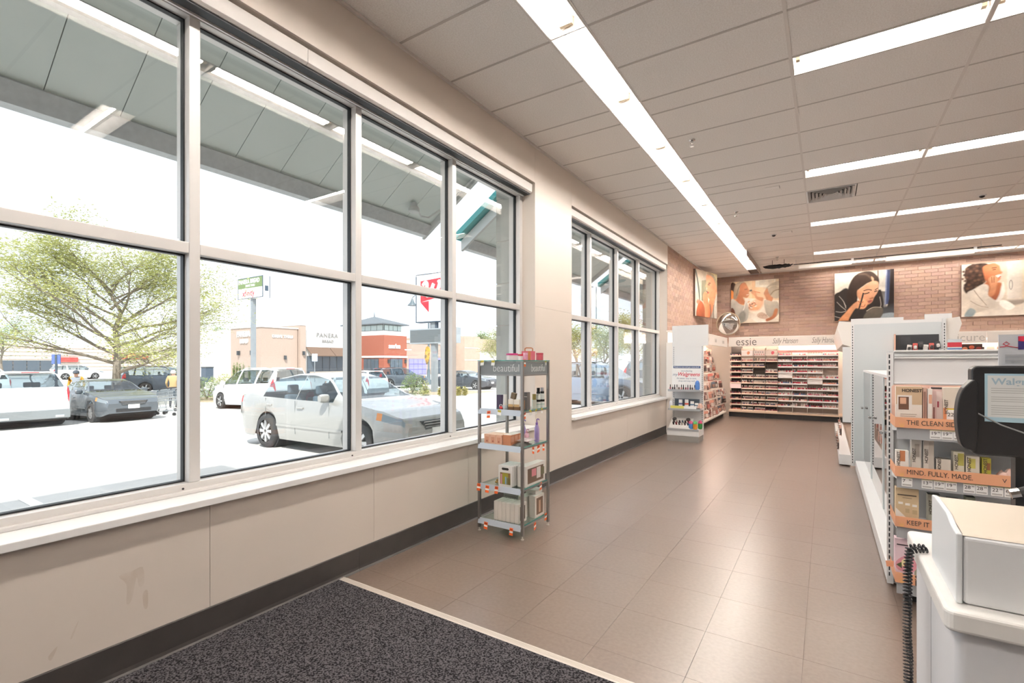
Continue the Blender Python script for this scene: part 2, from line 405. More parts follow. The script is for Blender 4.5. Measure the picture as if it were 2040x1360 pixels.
MB().box(XW, YB - 0.02, ZC - 0.022, 9, YB, ZC - 0.001).build('wall_angle', M_TEE, CE)
# ---- recessed fluorescent fixtures
M_HOUSE = mat('fixture_enamel', '#f2ece6', 0.4)
M_TUBE = mat('fluorescent_tube', '#ffffff', 0.3, emit=(1.0, 0.945, 0.89), estr=LAMP_W)
M_TIP = mat('tube_socket', '#b9a98f', 0.5)
def fixture(L, W, n):
    """local: length along x, opening at z=0"""
    t = bpy.data.objects.new('recessed_light', None); COL.objects.link(t); t.empty_display_size = 0.1
    d = 0.10; w = W / 2; tw = w - 0.05
    h = MB(); x0, x1 = -L / 2 + 0.003, L / 2 - 0.003
    h.quad((x0, -w, 0), (x1, -w, 0), (x1, -tw, d), (x0, -tw, d)); h.quad((x0, w, 0), (x0, tw, d), (x1, tw, d), (x1, w, 0))
    h.quad((x0, -tw, d), (x1, -tw, d), (x1, tw, d), (x0, tw, d))
    h.box(x0, -w, d + 0.004, x1, w, d + 0.03)
    for s in (-1, 1):
        h.box(min(s * x1, s * (x1 - 0.004)), -w, 0, max(s * x1, s * (x1 - 0.004)), w, d)
        h.box(x0, s * w - 0.004, -0.004, x1, s * w + 0.004, 0.0)
    h.build('housing', M_HOUSE, t)
    for k in range(n):
        y = (k - (n - 1) / 2) * 0.062
        MB().cyl((x0 + 0.05, y, 0.055), (x1 - 0.05, y, 0.055), 0.017, n=10).build('tube', M_TUBE, t, smooth=True)
    for s in (-1, 1):
        q = MB(); q.box(min(s * (x1 - 0.05), s * (x1 - 0.02)), -0.05 if n > 1 else -0.02, 0.035, max(s * (x1 - 0.05), s * (x1 - 0.02)), 0.05 if n > 1 else 0.02, d).build('socket', M_TIP, t)
    return t
F0 = fixture(1.22, 0.29, 2); used = False
ordw = ['first', 'second', 'third', 'fourth', 'fifth', 'sixth', 'seventh', 'eighth', 'ninth', 'tenth', 'eleventh', 'twelfth', 'thirteenth', 'fourteenth', 'fifteenth', 'sixteenth']
vis = 0
for k, y in enumerate(LYS):
    if y < -0.5: lab = 'twin-tube light of the window-side strip, %s behind the camera' % ('furthest' if y < -2 else 'just')
    else:
        lab = 'twin-tube light, %s of the ceiling strip along the windows' % ordw[vis]; vis += 1
    o = F0 if not used else dup(F0); used = True
    o.location = ((LX0 + LX1) / 2, y + 0.61, ZC); o.rotation_euler = (0, 0, PI / 2)
    tag(o, lab, 'ceiling light', 'strip of ceiling lights along the window wall')
G0 = fixture(1.20, 0.28, 1); used = False
rn = ['row behind the camera', 'row above the camera', 'nearest cross row', 'row before the air vent', 'row beyond the air vent', 'row second from the brick wall', 'row against the brick wall']
for r, (a, c) in enumerate(lamp_rows):
    for k in range(5):
        o = G0 if not used else dup(G0); used = True
        o.location = (tees[k] + 0.61, (a + c) / 2, ZC); o.rotation_euler = (0, 0, 0)
        tag(o, 'white ceiling light in the %s, %s from the left' % (rn[r], ordw[k]), 'ceiling light', 'cross rows of ceiling lights')
# ---- windows
def window(idx, y0, y1, mul, label):
    w = struct(thing('window_%d' % idx, label, 'window'), label, 'window'); w.location = (0, 0, 0)
    xi, xg, xo = -2.935, -3.005, -3.085; mw = 0.028
    MB().box(XO + 0.02, y0 + 0.003, 0.712, XW + 0.045, y1 - 0.003 if idx == 1 else y1 - 0.003, ZS).build('window_sill', mat('sill_white', '#f0efee', 0.22), w, bevel=0.004)
    MB().box(xo, y0 + 0.003, ZS + 0.001, xi, y1 - 0.003, ZS + 0.055).box(xi, y0 + 0.003, ZS + 0.001, xi + 0.03, y1 - 0.003, ZS + 0.02).build('bottom_rail', M_ALU, w, bevel=0.002)
    MB().box(xo, y0 + 0.003, ZH - 0.13, xi, y1 - 0.003, ZH - 0.004).build('head_rail', M_ALU, w, bevel=0.002)
    edges = [y0 + 0.03] + mul + [y1 - 0.03]
    for i, y in enumerate(edges):
        MB().box(xo, y - mw, ZS + 0.056, xi, y + mw, ZH - 0.131).build('mullion' if 0 < i < len(edges) - 1 else 'jamb', M_ALU, w, bevel=0.003)
    zt0, zt1 = 2.065, 2.125
    for i, (a, c) in enumerate(zip(edges[:-1], edges[1:])):
        a += mw; c -= mw
        MB().box(xo + 0.01, a + 0.001, zt0, xi - 0.001, c - 0.001, zt1).build('transom_bar', M_ALU, w, bevel=0.003)
        for z0, z1 in ((ZS + 0.056, zt0), (zt1, ZH - 0.131)):
            MB().box(xg - 0.004, a + 0.002, z0 + 0.002, xg + 0.004, c - 0.002, z1 - 0.002).build('pane', M_GLASS, w)
            gk = MB(); e = 0.008; gx0, gx1 = xg - 0.016, xg + 0.016
            gk.box(gx0, a, z0, gx1, a + e, z1); gk.box(gx0, c - e, z0, gx1, c, z1); gk.box(gx0, a + e, z0, gx1, c - e, z0 + e); gk.box(gx0, a + e, z1 - e, gx1, c - e, z1)
            gk.build('gasket', M_GASKET, w)
    for y in mul:
        MB().cyl((xi - 0.001, y - 0.06, ZS + 0.03), (xi + 0.003, y - 0.06, ZS + 0.03), 0.006, n=8).build('screw', M_DARK, w)
    return w
window(1, WIN[0][0], WIN[0][1], WIN[0][2], 'wide aluminium-framed storefront window nearest the camera, two rows of panes')
window(2, WIN[1][0], WIN[1][1], WIN[1][2], 'second aluminium-framed storefront window beyond the pier')
def blind(y0, y1, label):
    t = thing('roller_blind', label, 'blind', (-2.86, (y0 + y1) / 2, 3.38)); L = (y1 - y0) / 2 - 0.006
    pr_ = [(-0.062, 0.1), (-0.062, 0.018), (-0.045, 0.0), (0.045, 0.0), (0.062, 0.014), (0.066, 0.1)]
    nseg = 2 if y1 - y0 > 5 else 1
    for k in range(nseg):
        a = -L + 2 * L * k / nseg; c = -L + 2 * L * (k + 1) / nseg
        MB().prism(pr_, a + 0.0008, c - 0.0008, 'y').build('cassette', mat('blind_cassette', '#cdc8c3', 0.4), t, bevel=0.002)
    MB().box(-0.052, -L + 0.01, -0.018, -0.040, L - 0.01, -0.001).build('bottom_bar', mat('blind_bar', '#e8e8e8', 0.4), t)
    MB().box(-0.030, -L + 0.01, -0.012, 0.035, L - 0.01, -0.001).build('slot', M_GASKET, t)
blind(-0.93, 4.77, 'rolled-up roller blind in a grey cassette above the nearest window')
blind(5.75, 10.28, 'rolled-up roller blind in a grey cassette above the second window')
# ---- ceiling vent, sprinklers, small devices
t = thing('air_vent', 'square louvred air supply vent in the white ceiling', 'air vent', (0.06, 8.475, ZC - 0.004))
MB().box(-0.30, -0.29, 0, 0.30, -0.27, 0.008).box(-0.30, 0.27, 0, 0.30, 0.29, 0.008).box(-0.30, -0.27, 0, -0.28, 0.27, 0.008).box(0.28, -0.27, 0, 0.30, 0.27, 0.008).build('frame', M_WHITE, t)
MB().box(-0.29, -0.28, 0.06, 0.29, 0.28, 0.064).build('duct_back', mat('duct_dark', '#2d2b2a', 0.7), t)
for k in range(6):
    s = 0.275 - 0.045 * k; s2 = s - 0.03; z0, z1 = -0.012, 0.03; q = MB()
    A = [(-s, -s), (s, -s), (s, s), (-s, s)]; B = [(-s2, -s2), (s2, -s2), (s2, s2), (-s2, s2)]
    for i in range(4):
        j = (i + 1) % 4; q.quad((*A[i], z0), (*A[j], z0), (*B[j], z1), (*B[i], z1))
    q.build('louver', mat('vent_louver', '#d6d2ce', 0.5), t)
def sprinkler(x, y, lab):
    t = thing('fire_sprinkler', lab, 'sprinkler', (x, y, ZC - 0.001), group='ceiling sprinklers')
    MB().lathe([(0.036, 0), (0.034, -0.006), (0.016, -0.012), (0.016, -0.002)], 14).build('escutcheon', M_CHROME, t, smooth=True)
    q = MB().cyl((0, 0, -0.01), (0, 0, -0.035), 0.008, n=8)
    for s in (-1, 1): q.tube([(s * 0.008, 0, -0.03), (s * 0.018, 0, -0.045), (s * 0.006, 0, -0.065)], 0.003, 5)
    q.build('body', M_CHROME, t, smooth=True)
    q = MB(); q.lathe([(0.006, -0.065), (0.022, -0.068), (0.022, -0.071), (0.004, -0.072)], 12).build('deflector', M_CHROME, t)
sprinkler(-1.24, 5.59, 'chrome fire sprinkler in the ceiling nearest the camera')
sprinkler(-1.23, 8.66, 'chrome fire sprinkler in the ceiling further down the aisle')
sprinkler(-0.95, 12.9, 'small chrome fire sprinkler in the ceiling near the brick wall')
sprinkler(3.4, 10.9, 'chrome fire sprinkler in the ceiling over the right-hand shelving')
def cdome(x, y, lab):
    t = thing('ceiling_sensor', lab, 'sensor', (x, y, ZC - 0.001), group='ceiling sensors')
    MB().lathe([(0.05, 0), (0.05, -0.008), (0.045, -0.012), (0.03, -0.012)], 16).build('rim', M_WHITE, t, smooth=True)
    MB().lathe([(0.034, -0.011), (0.033, -0.02), (0.022, -0.032), (0.006, -0.038)], 14).build('dome', M_BLACK, t, smooth=True)
cdome(-0.84, 10.6, 'small dark ceiling sensor beside the light strip near the back')
cdome(1.93, 9.75, 'small dark ceiling sensor on the right beyond the air vent')
for x, y, l in ((-0.63, 7.73, 'thin rectangular sign holder flush on the ceiling before the air vent'), (-0.62, 10.5, 'thin rectangular sign holder on the ceiling near the dark sensor'), (1.95, 10.5, 'thin rectangular sign holder on the ceiling at the right')):
    t = thing('ceiling_sign_clip', l, 'sign clip', (x, y, ZC - 0.002))
    MB().box(-0.09, -0.05, -0.004, 0.09, 0.05, 0).build('plate', M_WHITEW, t); MB().box(0.085, -0.05, -0.012, 0.092, 0.05, -0.003).build('hook', M_STEEL, t)
# ================================================================== sight lines (to take sizes off the photograph at a known depth)
_F, _TH, _H, _HV = 970.0, math.atan(625 / 970.0), 1.468, 721.0
_S, _C = math.sin(_TH), math.cos(_TH)
def ray(u, v): a = (u - 1020) / _F; return Vector((-_S + a * _C, _C + a * _S, (_HV - v) / _F))
def atx(u, v, X): d = ray(u, v); d = d * (X / d.x); return Vector((X, d.y, _H + d.z))
def aty(u, v, Y): d = ray(u, v); d = d * (Y / d.y); return Vector((d.x, Y, _H + d.z))
def atd(u, v, D): d = ray(u, v) * D; return Vector((d.x, d.y, _H + d.z))
# ================================================================== product builders
def pm(c, r=0.45): return mat('pack_' + c.strip('#'), c, r)
def carton(name, label, cat, x0, x1, y0, y1, z0, z1, c, parts=(), group=None, bevel=0.0015, rz=0):
    """box-shaped pack; parts = (part name, side, a0, a1, b0, b1, colour) in fractions of the side"""
    w, d, h = x1 - x0, y1 - y0, z1 - z0
    o = MB().box(-w / 2, -d / 2, 0, w / 2, d / 2, h).build(name, pm(c), None, bevel=bevel, loc=((x0 + x1) / 2, (y0 + y1) / 2, z0))
    o.rotation_euler = (0, 0, rz); tag(o, label, cat, group)
    for ki, (pn, sd, a0, a1, b0, b1, col) in enumerate(parts):
        q = MB(); e = 0.0006 + 0.0003 * ki
        if sd == 'f': q.box(-w / 2 + a0 * w, -d / 2 - e, b0 * h, -w / 2 + a1 * w, -d / 2, b1 * h)
        elif sd == 'r': q.box(w / 2, -d / 2 + a0 * d, b0 * h, w / 2 + e, -d / 2 + a1 * d, b1 * h)
        elif sd == 'l': q.box(-w / 2 - e, -d / 2 + a0 * d, b0 * h, -w / 2, -d / 2 + a1 * d, b1 * h)
        else: q.box(-w / 2 + a0 * w, -d / 2 + b0 * d, h, -w / 2 + a1 * w, -d / 2 + b1 * d, h + e)
        q.build(pn, pm(col) if isinstance(col, str) else col, o)
    return o
def bottle(name, label, cat, loc, segs, group=None, n=14, sq=1.0):
    """segs = list of (part name, profile [(r,z)...], colour or material)"""
    t = thing(name, label, cat, loc, group=group)
    for pn, prof, col in segs:
        MB().lathe(prof, n).build(pn, pm(col, 0.25) if isinstance(col, str) else col, t, smooth=True)
    return t
M_CLEAR = glass_mat('clear_plastic', (0.96, 0.96, 0.96), 1.6, 0.05)
M_SHELFGLASS = glass_mat('shelf_glass', (0.80, 0.93, 0.90), 1.2)
M_GLEDGE = mat('glass_edge', '#2f8a80', 0.2)
M_POST = mat('rack_post', '#94918e', 0.38, 0.85)
M_CHAN = mat('price_channel', '#b9c2cd', 0.35)
M_GREY = mat('grey_panel', '#7d8284', 0.45)
# ================================================================== the beautiful rack
RX0, RX1, RY0, RY1 = -2.545, -2.105, 3.425, 3.865
RK = thing('display_rack', 'freestanding steel and glass shelf rack lettered beautiful, by the window', 'display rack', ((RX0 + RX1) / 2, (RY0 + RY1) / 2, 0))
hw = 0.22; pw = 0.0115
for sx in (-1, 1):
    for sy in (-1, 1):
        q = MB().box(sx * hw - pw, sy * hw - pw, 0.03, sx * hw + pw, sy * hw + pw, 1.475).build('post', M_POST, RK, bevel=0.002)
        MB().lathe([(0.006, 0.005), (0.006, 0.03)], 8, (sx * hw, sy * hw, 0)).lathe([(0.013, 0), (0.013, 0.006), (0.006, 0.008)], 10, (sx * hw, sy * hw, 0)).build('foot', mat('foot_nylon', '#c9c4be', 0.5), q)
def glass_shelf(z, nm):
    MB().box(-hw + 0.004, -hw + 0.004, z, hw - 0.004, hw - 0.004, z + 0.006).build('shelf', M_SHELFGLASS, RK)
    MB().box(-hw + 0.012, -hw + 0.003, z, hw - 0.012, -hw + 0.004, z + 0.006).box(hw - 0.004, -hw + 0.012, z, hw - 0.003, hw - 0.012, z + 0.006).build('shelf_edge', M_GLEDGE, RK)
MB().box(-hw - 0.012, -hw - 0.012, 1.477, hw + 0.012, hw + 0.012, 1.484).build('top_shelf', M_SHELFGLASS, RK)
MB().box(-hw - 0.012, -hw - 0.0128, 1.477, hw + 0.012, -hw - 0.012, 1.484).box(hw + 0.012, -hw - 0.012, 1.477, hw + 0.0128, hw + 0.012, 1.484).build('shelf_edge', M_GLEDGE, RK)
SHZ = [1.055, 0.755, 0.405, 0.105]
for z in SHZ:
    glass_shelf(z, 'shelf')
    q = MB(); q.prism([(-hw - 0.006, z + 0.012), (-hw - 0.003, z + 0.012), (-hw - 0.022, z - 0.034), (-hw - 0.025, z - 0.034)], -hw + 0.004 - 0.006, hw - 0.006, 'x').build('price_channel', M_CHAN, RK)
    for sx in (-1, 1):
        MB().box(sx * hw - 0.006, -hw, z - 0.012, sx * hw + 0.006, hw, z - 0.001).build('side_rail', M_POST, RK)
MB().box(-hw, hw - 0.006, 0.08, hw, hw + 0.006, 0.1).build('side_rail', M_POST, RK)
for s in ('f', 'r'):
    for z0, z1 in ((1.352, 1.362), (1.468, 1.476)):
        q = MB()
        if s == 'f': q.box(-hw + pw, -hw - 0.006, z0, hw - pw, -hw + 0.006, z1)
        else: q.box(hw - 0.006, -hw + pw, z0, hw + 0.006, hw - pw, z1)
        q.build('rail', M_POST, RK)
    q = MB()
    if s == 'f': q.box(-hw + pw + 0.002, -hw - 0.003, 1.363, hw - pw - 0.002, -hw + 0.003, 1.467)
    else: q.box(hw - 0.003, -hw + pw + 0.002, 1.363, hw + 0.003, hw - pw - 0.002, 1.467)
    q = q.build('header_panel', M_GREY, RK)
    text('lettering', 'beautiful', 0.092, (FX((-0.075, -hw - 0.0036, 1.415)) if s == 'f' else FYP((hw + 0.0036, -0.085, 1.415))), mat('letter_silver', '#d8dcdd', 0.4), q, sx=0.86 if s == 'f' else 0.8, bold=-0.0012)
M_YCLIP = mat('yellow_clip', '#b8a83c', 0.5)
def ptag(x, z, orange=1, side='f', h=0.07):
    if side == 'f': F_ = frame((x, -hw - 0.027, z), (1, random.uniform(-0.1, 0.1), random.uniform(-0.15, 0.15)), (0, 0.15, 1))
    else: F_ = frame((hw + 0.004, x, z), (random.uniform(-0.15, 0.15), 1, random.uniform(-0.3, 0.3)), (0, 0, 1))
    w = 0.018
    o = MB().box(-w, -h, 0, w, 0, 0.0008, F_).build('price_tag', M_ORANGE if orange else M_PAPER, RK)
    if orange: MB().box(-w, -h * 0.66, 0.0009, w, -h * 0.42, 0.0014, F_).build('barcode_strip', M_PAPER, o); MB().box(-w * 0.7, -h * 0.3, 0.0009, w * 0.7, -h * 0.14, 0.0014, F_).build('print', mat('tag_print', '#a33a12', 0.6), o)
    else: MB().box(-w * 0.9, -0.01, 0.0008, w * 0.9, 0.008, 0.003, F_).build('clip', M_YCLIP, o)
for x, z, o_, s in ((-0.17, 1.474, 0, 'f'), (-0.055, 1.474, 0, 'f'), (-0.10, 1.05, 1, 'f'), (0.01, 1.055, 0, 'f'), (-0.205, 0.415, 1, 'f'), (-0.115, 0.41, 1, 'f'), (-0.02, 0.415, 1, 'f'), (-0.13, 0.095, 1, 'f'), (0.13, 0.09, 1, 'f'),
                    (-0.19, 1.49, 1, 'r'), (0.17, 1.476, 0, 'r'), (-0.195, 1.055, 1, 'r'), (-0.10, 1.055, 0, 'r'), (0.0, 1.055, 0, 'r'), (0.1, 1.055, 0, 'r'), (-0.05, 0.745, 1, 'r'), (0.04, 0.745, 1, 'r'), (0.13, 0.745, 1, 'r'), (0.08, 0.41, 1, 'r'), (-0.02, 0.09, 1, 'r'), (0.17, 0.12, 1, 'r')):
    ptag(x, z, o_, s, 0.06 if o_ else 0.035)
ZT = 1.4845
def jar(label, u, y, zb, r, h, body, lid, cat='jar'):
    p = aty(u, 700, y); 
    return bottle('cosmetic_jar', label, cat, (p.x, y, zb), [('body', [(r * 0.96, 0), (r, 0.004), (r, h * 0.72)], body), ('lid', [(r * 1.03, h * 0.72), (r * 1.03, h * 0.98), (r * 0.98, h)], lid)])
jar('wide white jar with magenta lid on top of the steel rack', 1020, 3.70, ZT, 0.052, 0.062, '#ecdfe0', '#c0447c')
jar('small white jar with red lid on top of the steel rack', 1037, 3.60, ZT, 0.024, 0.052, '#efe6e4', '#c03040')
jar('pale pink jar left of the pink carton on the steel rack', 1047, 3.52, ZT, 0.02, 0.062, '#d99bb2', '#e3b1c4')
jar('rose red jar at the right end on top of the rack', 1075, 3.80, ZT, 0.032, 0.066, '#c4606c', '#b5525e')
o = carton('gift_carton', 'pink carton with a wooden handle strap on top of the rack', 'carton', -2.22, -2.13, 3.60, 3.68, ZT, ZT + 0.078, '#c66270', [('strap', 'f', 0.72, 1.0, 0, 1, '#b4713c')])
MB().tube([(-0.035, 0, 0.078), (-0.036, 0, 0.1), (-0.02, 0, 0.108), (0.03, 0, 0.106), (0.042, 0, 0.1), (0.042, 0, 0.078)], 0.005, 6).build('handle', pm('#b4713c'), o, smooth=True)
Z1 = SHZ[0] + 0.0065
carton('perfume_carton', 'dark purple slim carton on the upper shelf of the rack', 'carton', *(lambda a, b_: (a.x, b_.x))(aty(992, 0, 3.60), aty(1001, 0, 3.60)), 3.58, 3.62, Z1, Z1 + 0.115, '#4a3c58')
p = aty(1006, 0, 3.56)
t = thing('lotion_tube', 'white tapered lotion tube next to the purple carton', 'lotion tube', (p.x, 3.56, Z1))
MB().loft([[(0.018 * math.cos(a) * (1 - 0.0 * k), (0.018 * (1 - 0.85 * k)) * math.sin(a), 0.028 + 0.095 * k) for a in (2 * PI * i / 14 for i in range(14))] for k in (0, 0.3, 0.6, 0.9, 1.0)]).build('tube_body', pm('#e6e2dc', 0.3), t, smooth=True)
MB().lathe([(0.016, 0), (0.017, 0.003), (0.017, 0.028)], 14).build('cap', pm('#d9dfe4', 0.3), t, smooth=True)
t = thing('red_trinket', 'small red cosmetic sphere with a clear ring on the rack', 'cosmetic', (aty(998, 0, 3.47).x, 3.47, Z1))
MB().ball((0, 0, 0.014), (0.017, 0.012, 0.014)).build('sphere', pm('#d23b3b', 0.3), t, smooth=True); MB().tube([(0.016 * math.cos(a), 0, 0.026 + 0.016 * math.sin(a)) for a in (2 * PI * i / 14 for i in range(14))], 0.003, 6, closed=True).build('ring', pm('#e0dcdc'), t, smooth=True)
for i, (u0, u1) in enumerate(((1015, 1025), (1026, 1037))):
    carton('skincare_carton', ('brown ombre carton, left of the pair on the upper rack shelf', 'brown ombre carton, right of the pair on the upper rack shelf')[i], 'carton', aty(u0, 0, 3.50).x, aty(u1, 0, 3.50).x, 3.48, 3.53, Z1, Z1 + 0.088, '#efe6da',
           [('ombre_band', 'f', 0, 1, 0.30, 0.55, '#c4a06c'), ('ombre_band', 'f', 0, 1, 0, 0.30, '#6e4c2c'), ('ombre_band', 'r', 0, 1, 0, 0.35, '#6e4c2c')], 'ombre cartons on the rack')
o = carton('tilted_carton', 'olive brown carton leaning on top of the ombre cartons', 'carton', -2.268, -2.226, 3.49, 3.52, Z1 + 0.093, Z1 + 0.145, '#6b5940'); o.rotation_euler = (0, 0.25, 0)
bottle('lotion_bottle', 'small white bottle with green cap behind the ombre cartons', 'bottle', (-2.215, 3.60, Z1), [('body', [(0.016, 0), (0.017, 0.1), (0.012, 0.108)], '#dfe6dc'), ('cap', [(0.013, 0.108), (0.013, 0.145)], '#4c8a52')])
carton('tall_carton', 'tall dark grey carton beside the rack post', 'carton', -2.165, -2.122, 3.53, 3.58, Z1, Z1 + 0.15, '#5b5856', [('seam_band', 'f', 0, 1, 0.74, 0.77, '#d0c8c0'), ('front_panel', 'f', 0.05, 0.5, 0.05, 0.55, '#9a6f4e')])
t = bottle('perfume_bottle', 'square clear perfume bottle with olive gold cap', 'perfume bottle', (-2.165, 3.72, Z1), [('body', [(0.024, 0), (0.026, 0.07), (0.022, 0.075)], '#cfd0c4'), ('cap', [(0.02, 0.075), (0.02, 0.125)], '#a39454')], n=4)
for i, y in enumerate((3.76, 3.81)):
    bottle('pump_bottle', ('white foam bottle with all-black pump on the upper rack shelf', 'white foam bottle with silver and black pump at the rack edge')[i], 'bottle', (-2.145 + 0.012 * i, y, Z1), [('body', [(0.02, 0), (0.021, 0.005), (0.021, 0.118), (0.014, 0.127)], '#dfe3de'), ('band', [(0.0213, 0.03), (0.0213, 0.035)], '#8fb8a4'), ('logo_patch', [(0.0213, 0.055), (0.0213, 0.075)], '#23211f'), ('collar', [(0.017, 0.127), (0.017, 0.145)], '#1c1c1e'), ('pump', [(0.011, 0.145), (0.014, 0.15), (0.014, 0.178)], ('#222224', '#c9ccd2')[i])], 'foam pump bottles on the rack')
Z2 = SHZ[1] + 0.0065
for i in range(3):
    a, c = -2.505 + i * 0.062, -2.505 + (i + 1) * 0.062 - 0.002
    carton('peach_carton', ('peach beauty carton, leftmost of the three in front on the rack', 'peach beauty carton, middle of the three in front on the rack', 'peach beauty carton, rightmost of the three in front on the rack')[i], 'carton', a, c, 3.44, 3.58, Z2, Z2 + 0.082, '#e2b498', [('label_print', 'f', 0.2, 0.8, 0.15, 0.75, '#cf9678'), ('dot', 'f', 0.42, 0.58, 0.2, 0.38, '#a04a3a')], 'peach cartons in front')
for i in range(3):
    carton('copper_carton', ('copper peach carton nearest the front in the stepped pile', 'copper peach carton in the middle of the stepped pile', 'copper peach carton furthest back in the stepped pile')[i], 'carton', -2.316, -2.235, 3.45 + 0.06 * i, 3.507 + 0.06 * i, Z2, Z2 + 0.088, '#cd8a64', [('label_print', 'r', 0.1, 0.9, 0.3, 0.85, '#d9a184'), ('lid_white', 't', 0.0, 1, 0.0, 1, '#efe4dc')], 'copper cartons in a pile')
M_LILAC = glass_mat('lilac_gel', (0.60, 0.50, 0.86), 1.2)
def pump(label, x, y, z, h, col, mbody, s=1.0):
    t = thing('pump_bottle', label, 'bottle', (x, y, z)); r = 0.022 * s
    MB().lathe([(r * 0.9, 0), (r, 0.006), (r, h * 0.55), (r * 0.7, h * 0.68), (r * 0.4, h * 0.73)], 14).build('body', mbody, t, smooth=True)
    MB().lathe([(r * 0.5, h * 0.73), (r * 0.5, h * 0.82), (r * 0.2, h * 0.84), (r * 0.2, h * 0.95)], 10).build('collar', pm(col, 0.3), t, smooth=True)
    MB().tube([(0, 0, h * 0.96), (r * 0.9, -r * 0.5, h), (r * 1.5, -r * 0.8, h * 0.96)], 0.005 * s, 6).build('nozzle', pm(col, 0.3), t, smooth=True)
M_LIL = pm('#b39fd6', 0.2)
pump('lilac pump bottle behind the peach cartons on the rack', -2.30, 3.76, Z2, 0.185, '#7456a8', M_LIL)
pump('lilac pump bottle near the right-hand posts of the rack', -2.16, 3.76, Z2, 0.205, '#8a66b4', M_LIL)
pump('pink cosmetic bottle between the two lilac pumps', -2.205, 3.66, Z2, 0.12, '#d99ab0', pm('#e3b4c4', 0.25))
M_FOIL = mat('foil_bag', '#4b4542', 0.2, 0.5, noise=(25, '#a09a94', 1.2))
def bag(label, x0, x1, y0, y1, z, h, m, seed):
    rnd = random.Random(seed); n = 9; vs = []; fs = []
    for j in range(n):
        for i in range(n):
            u, v = i / (n - 1), j / (n - 1); e = math.sin(PI * u) ** 0.5 * math.sin(PI * v) ** 0.5
            vs.append((x0 + (x1 - x0) * u - (x0 + x1) / 2, y0 + (y1 - y0) * v - (y0 + y1) / 2, h * e * rnd.uniform(0.55, 1.0) + 0.002))
    b0 = [(p[0], p[1], 0) for p in vs]
    fs = [(j * n + i, j * n + i + 1, (j + 1) * n + i + 1, (j + 1) * n + i) for j in range(n - 1) for i in range(n - 1)]
    q = MB().add(vs, fs); q.add(b0, [f[::-1] for f in fs])
    for k in range(n - 1):
        for a, b_ in ((k, k + 1), (n * (n - 1) + k + 1, n * (n - 1) + k), (n * (k + 1), n * k), (n * k + n - 1, n * (k + 1) + n - 1)): q.add([vs[a], vs[b_], b0[b_], b0[a]], [(0, 1, 2, 3)])
    return tag(q.build('foil_bag', m, None, loc=((x0 + x1) / 2, (y0 + y1) / 2, z), smooth=True), label, 'bag')
bag('dark crinkled foil bag lying across the middle rack shelf', -2.232, -2.125, 3.45, 3.62, Z2 + 0.001, 0.028, M_FOIL, 3)
bag('silver and white plastic bag lying on the dark foil bag', -2.225, -2.12, 3.52, 3.68, Z2 + 0.034, 0.02, mat('clear_bag', '#b9b2ae', 0.15, 0.3, noise=(18, '#e8d8dc', 1.0)), 5)
Z3 = SHZ[2] + 0.0065
t = thing('brush_case', 'white carry-handle case with coloured window on the lower rack shelf', 'case', (-2.285, 3.54, Z3))
for k in range(5):
    q = MB(); pts = rrect(0.14, 0.182, 0.012, 3, 0, 0.091); q.prism(pts, -0.10 + 0.035 * k, -0.068 + 0.035 * k, 'y').build('case_slab', pm('#eceae6'), t)
MB().prism(rrect(0.07, 0.02, 0.0099, 4, 0, 0.15), -0.1008, -0.1, 'y').build('handle_slot', pm('#35302c'), t)
q = MB().box(-0.052, -0.101, 0.02, 0.052, -0.1, 0.118).build('window', pm('#8e6f48'), t)
for k, (c, a, b_, z_) in enumerate((('#cf97a4', -0.045, -0.03, 0.105), ('#a8a03f', -0.028, 0.0, 0.115), ('#a8a03f', 0.0, 0.03, 0.115), ('#7fb0dc', 0.0, 0.012, 0.085), ('#7fb0dc', 0.02, 0.03, 0.08), ('#746b3c', 0.022, 0.052, 0.078))): MB().box(a, -0.1016 - 0.0003 * k, 0.022, b_, -0.101, z_).build('brush_print', pm(c), q)
t = thing('clear_pouch', 'crumpled clear pouch with gold items left of the white case', 'pouch', (-2.41, 3.55, Z3))
MB().loft([[((0.025 - 0.018 * k) * math.cos(a) + 0.03 * k, (0.05 - 0.04 * k) * math.sin(a), 0.15 * k) for a in (2 * PI * i / 10 for i in range(10))] for k in (0, 0.25, 0.5, 0.75, 1)]).build('pouch_body', mat('pouch_film', '#a59c92', 0.15, 0.3, noise=(22, '#e6e2dc', 1.2)), t, smooth=True)
for k in range(3): MB().ball((-0.005 + 0.012 * k, -0.055, 0.012 + 0.018 * (k % 2)), 0.011, 8, 6).build('gold_item', mat('gold', '#c2a468', 0.3, 0.8), t, smooth=True)
carton('window_box', 'large white gift box with clear window on the lower rack shelf', 'box', -2.20, -2.12, 3.50, 3.84, Z3, Z3 + 0.175, '#e6e2dc', [('window', 'r', 0.1, 0.9, 0.12, 0.85, '#6b5544'), ('pink_pad', 'r', 0.3, 0.52, 0.42, 0.78, '#d98a92'), ('white_pad', 'r', 0.55, 0.75, 0.25, 0.8, '#d8d2ce'), ('green_card', 'r', 0.76, 0.94, 0.35, 0.72, '#6e6a4c')])
Z4 = SHZ[3] + 0.0065
for k in range(6):
    carton('slim_box', '%s of the slim white upright boxes on the bottom rack shelf' % ('leftmost', 'second from the left', 'third from the left', 'fourth from the left', 'fifth from the left', 'rightmost')[k], 'box', -2.405 + 0.042 * k, -2.405 + 0.042 * k + 0.040, 3.44, 3.58, Z4, Z4 + 0.165, '#e7e2da', [('window', 'r', 0.2, 0.8, 0.15, 0.85, '#6e6357')] if k == 5 else [], 'slim white boxes', bevel=0.007)
carton('grey_box', 'grey printed flat box standing behind the slim white boxes', 'box', -2.45, -2.30, 3.66, 3.70, Z4, Z4 + 0.20, '#a9a8a5', [('print', 'f', 0.1, 0.9, 0.5 + 0.12 * k, 0.56 + 0.12 * k, '#8d8c89') for k in range(4)])
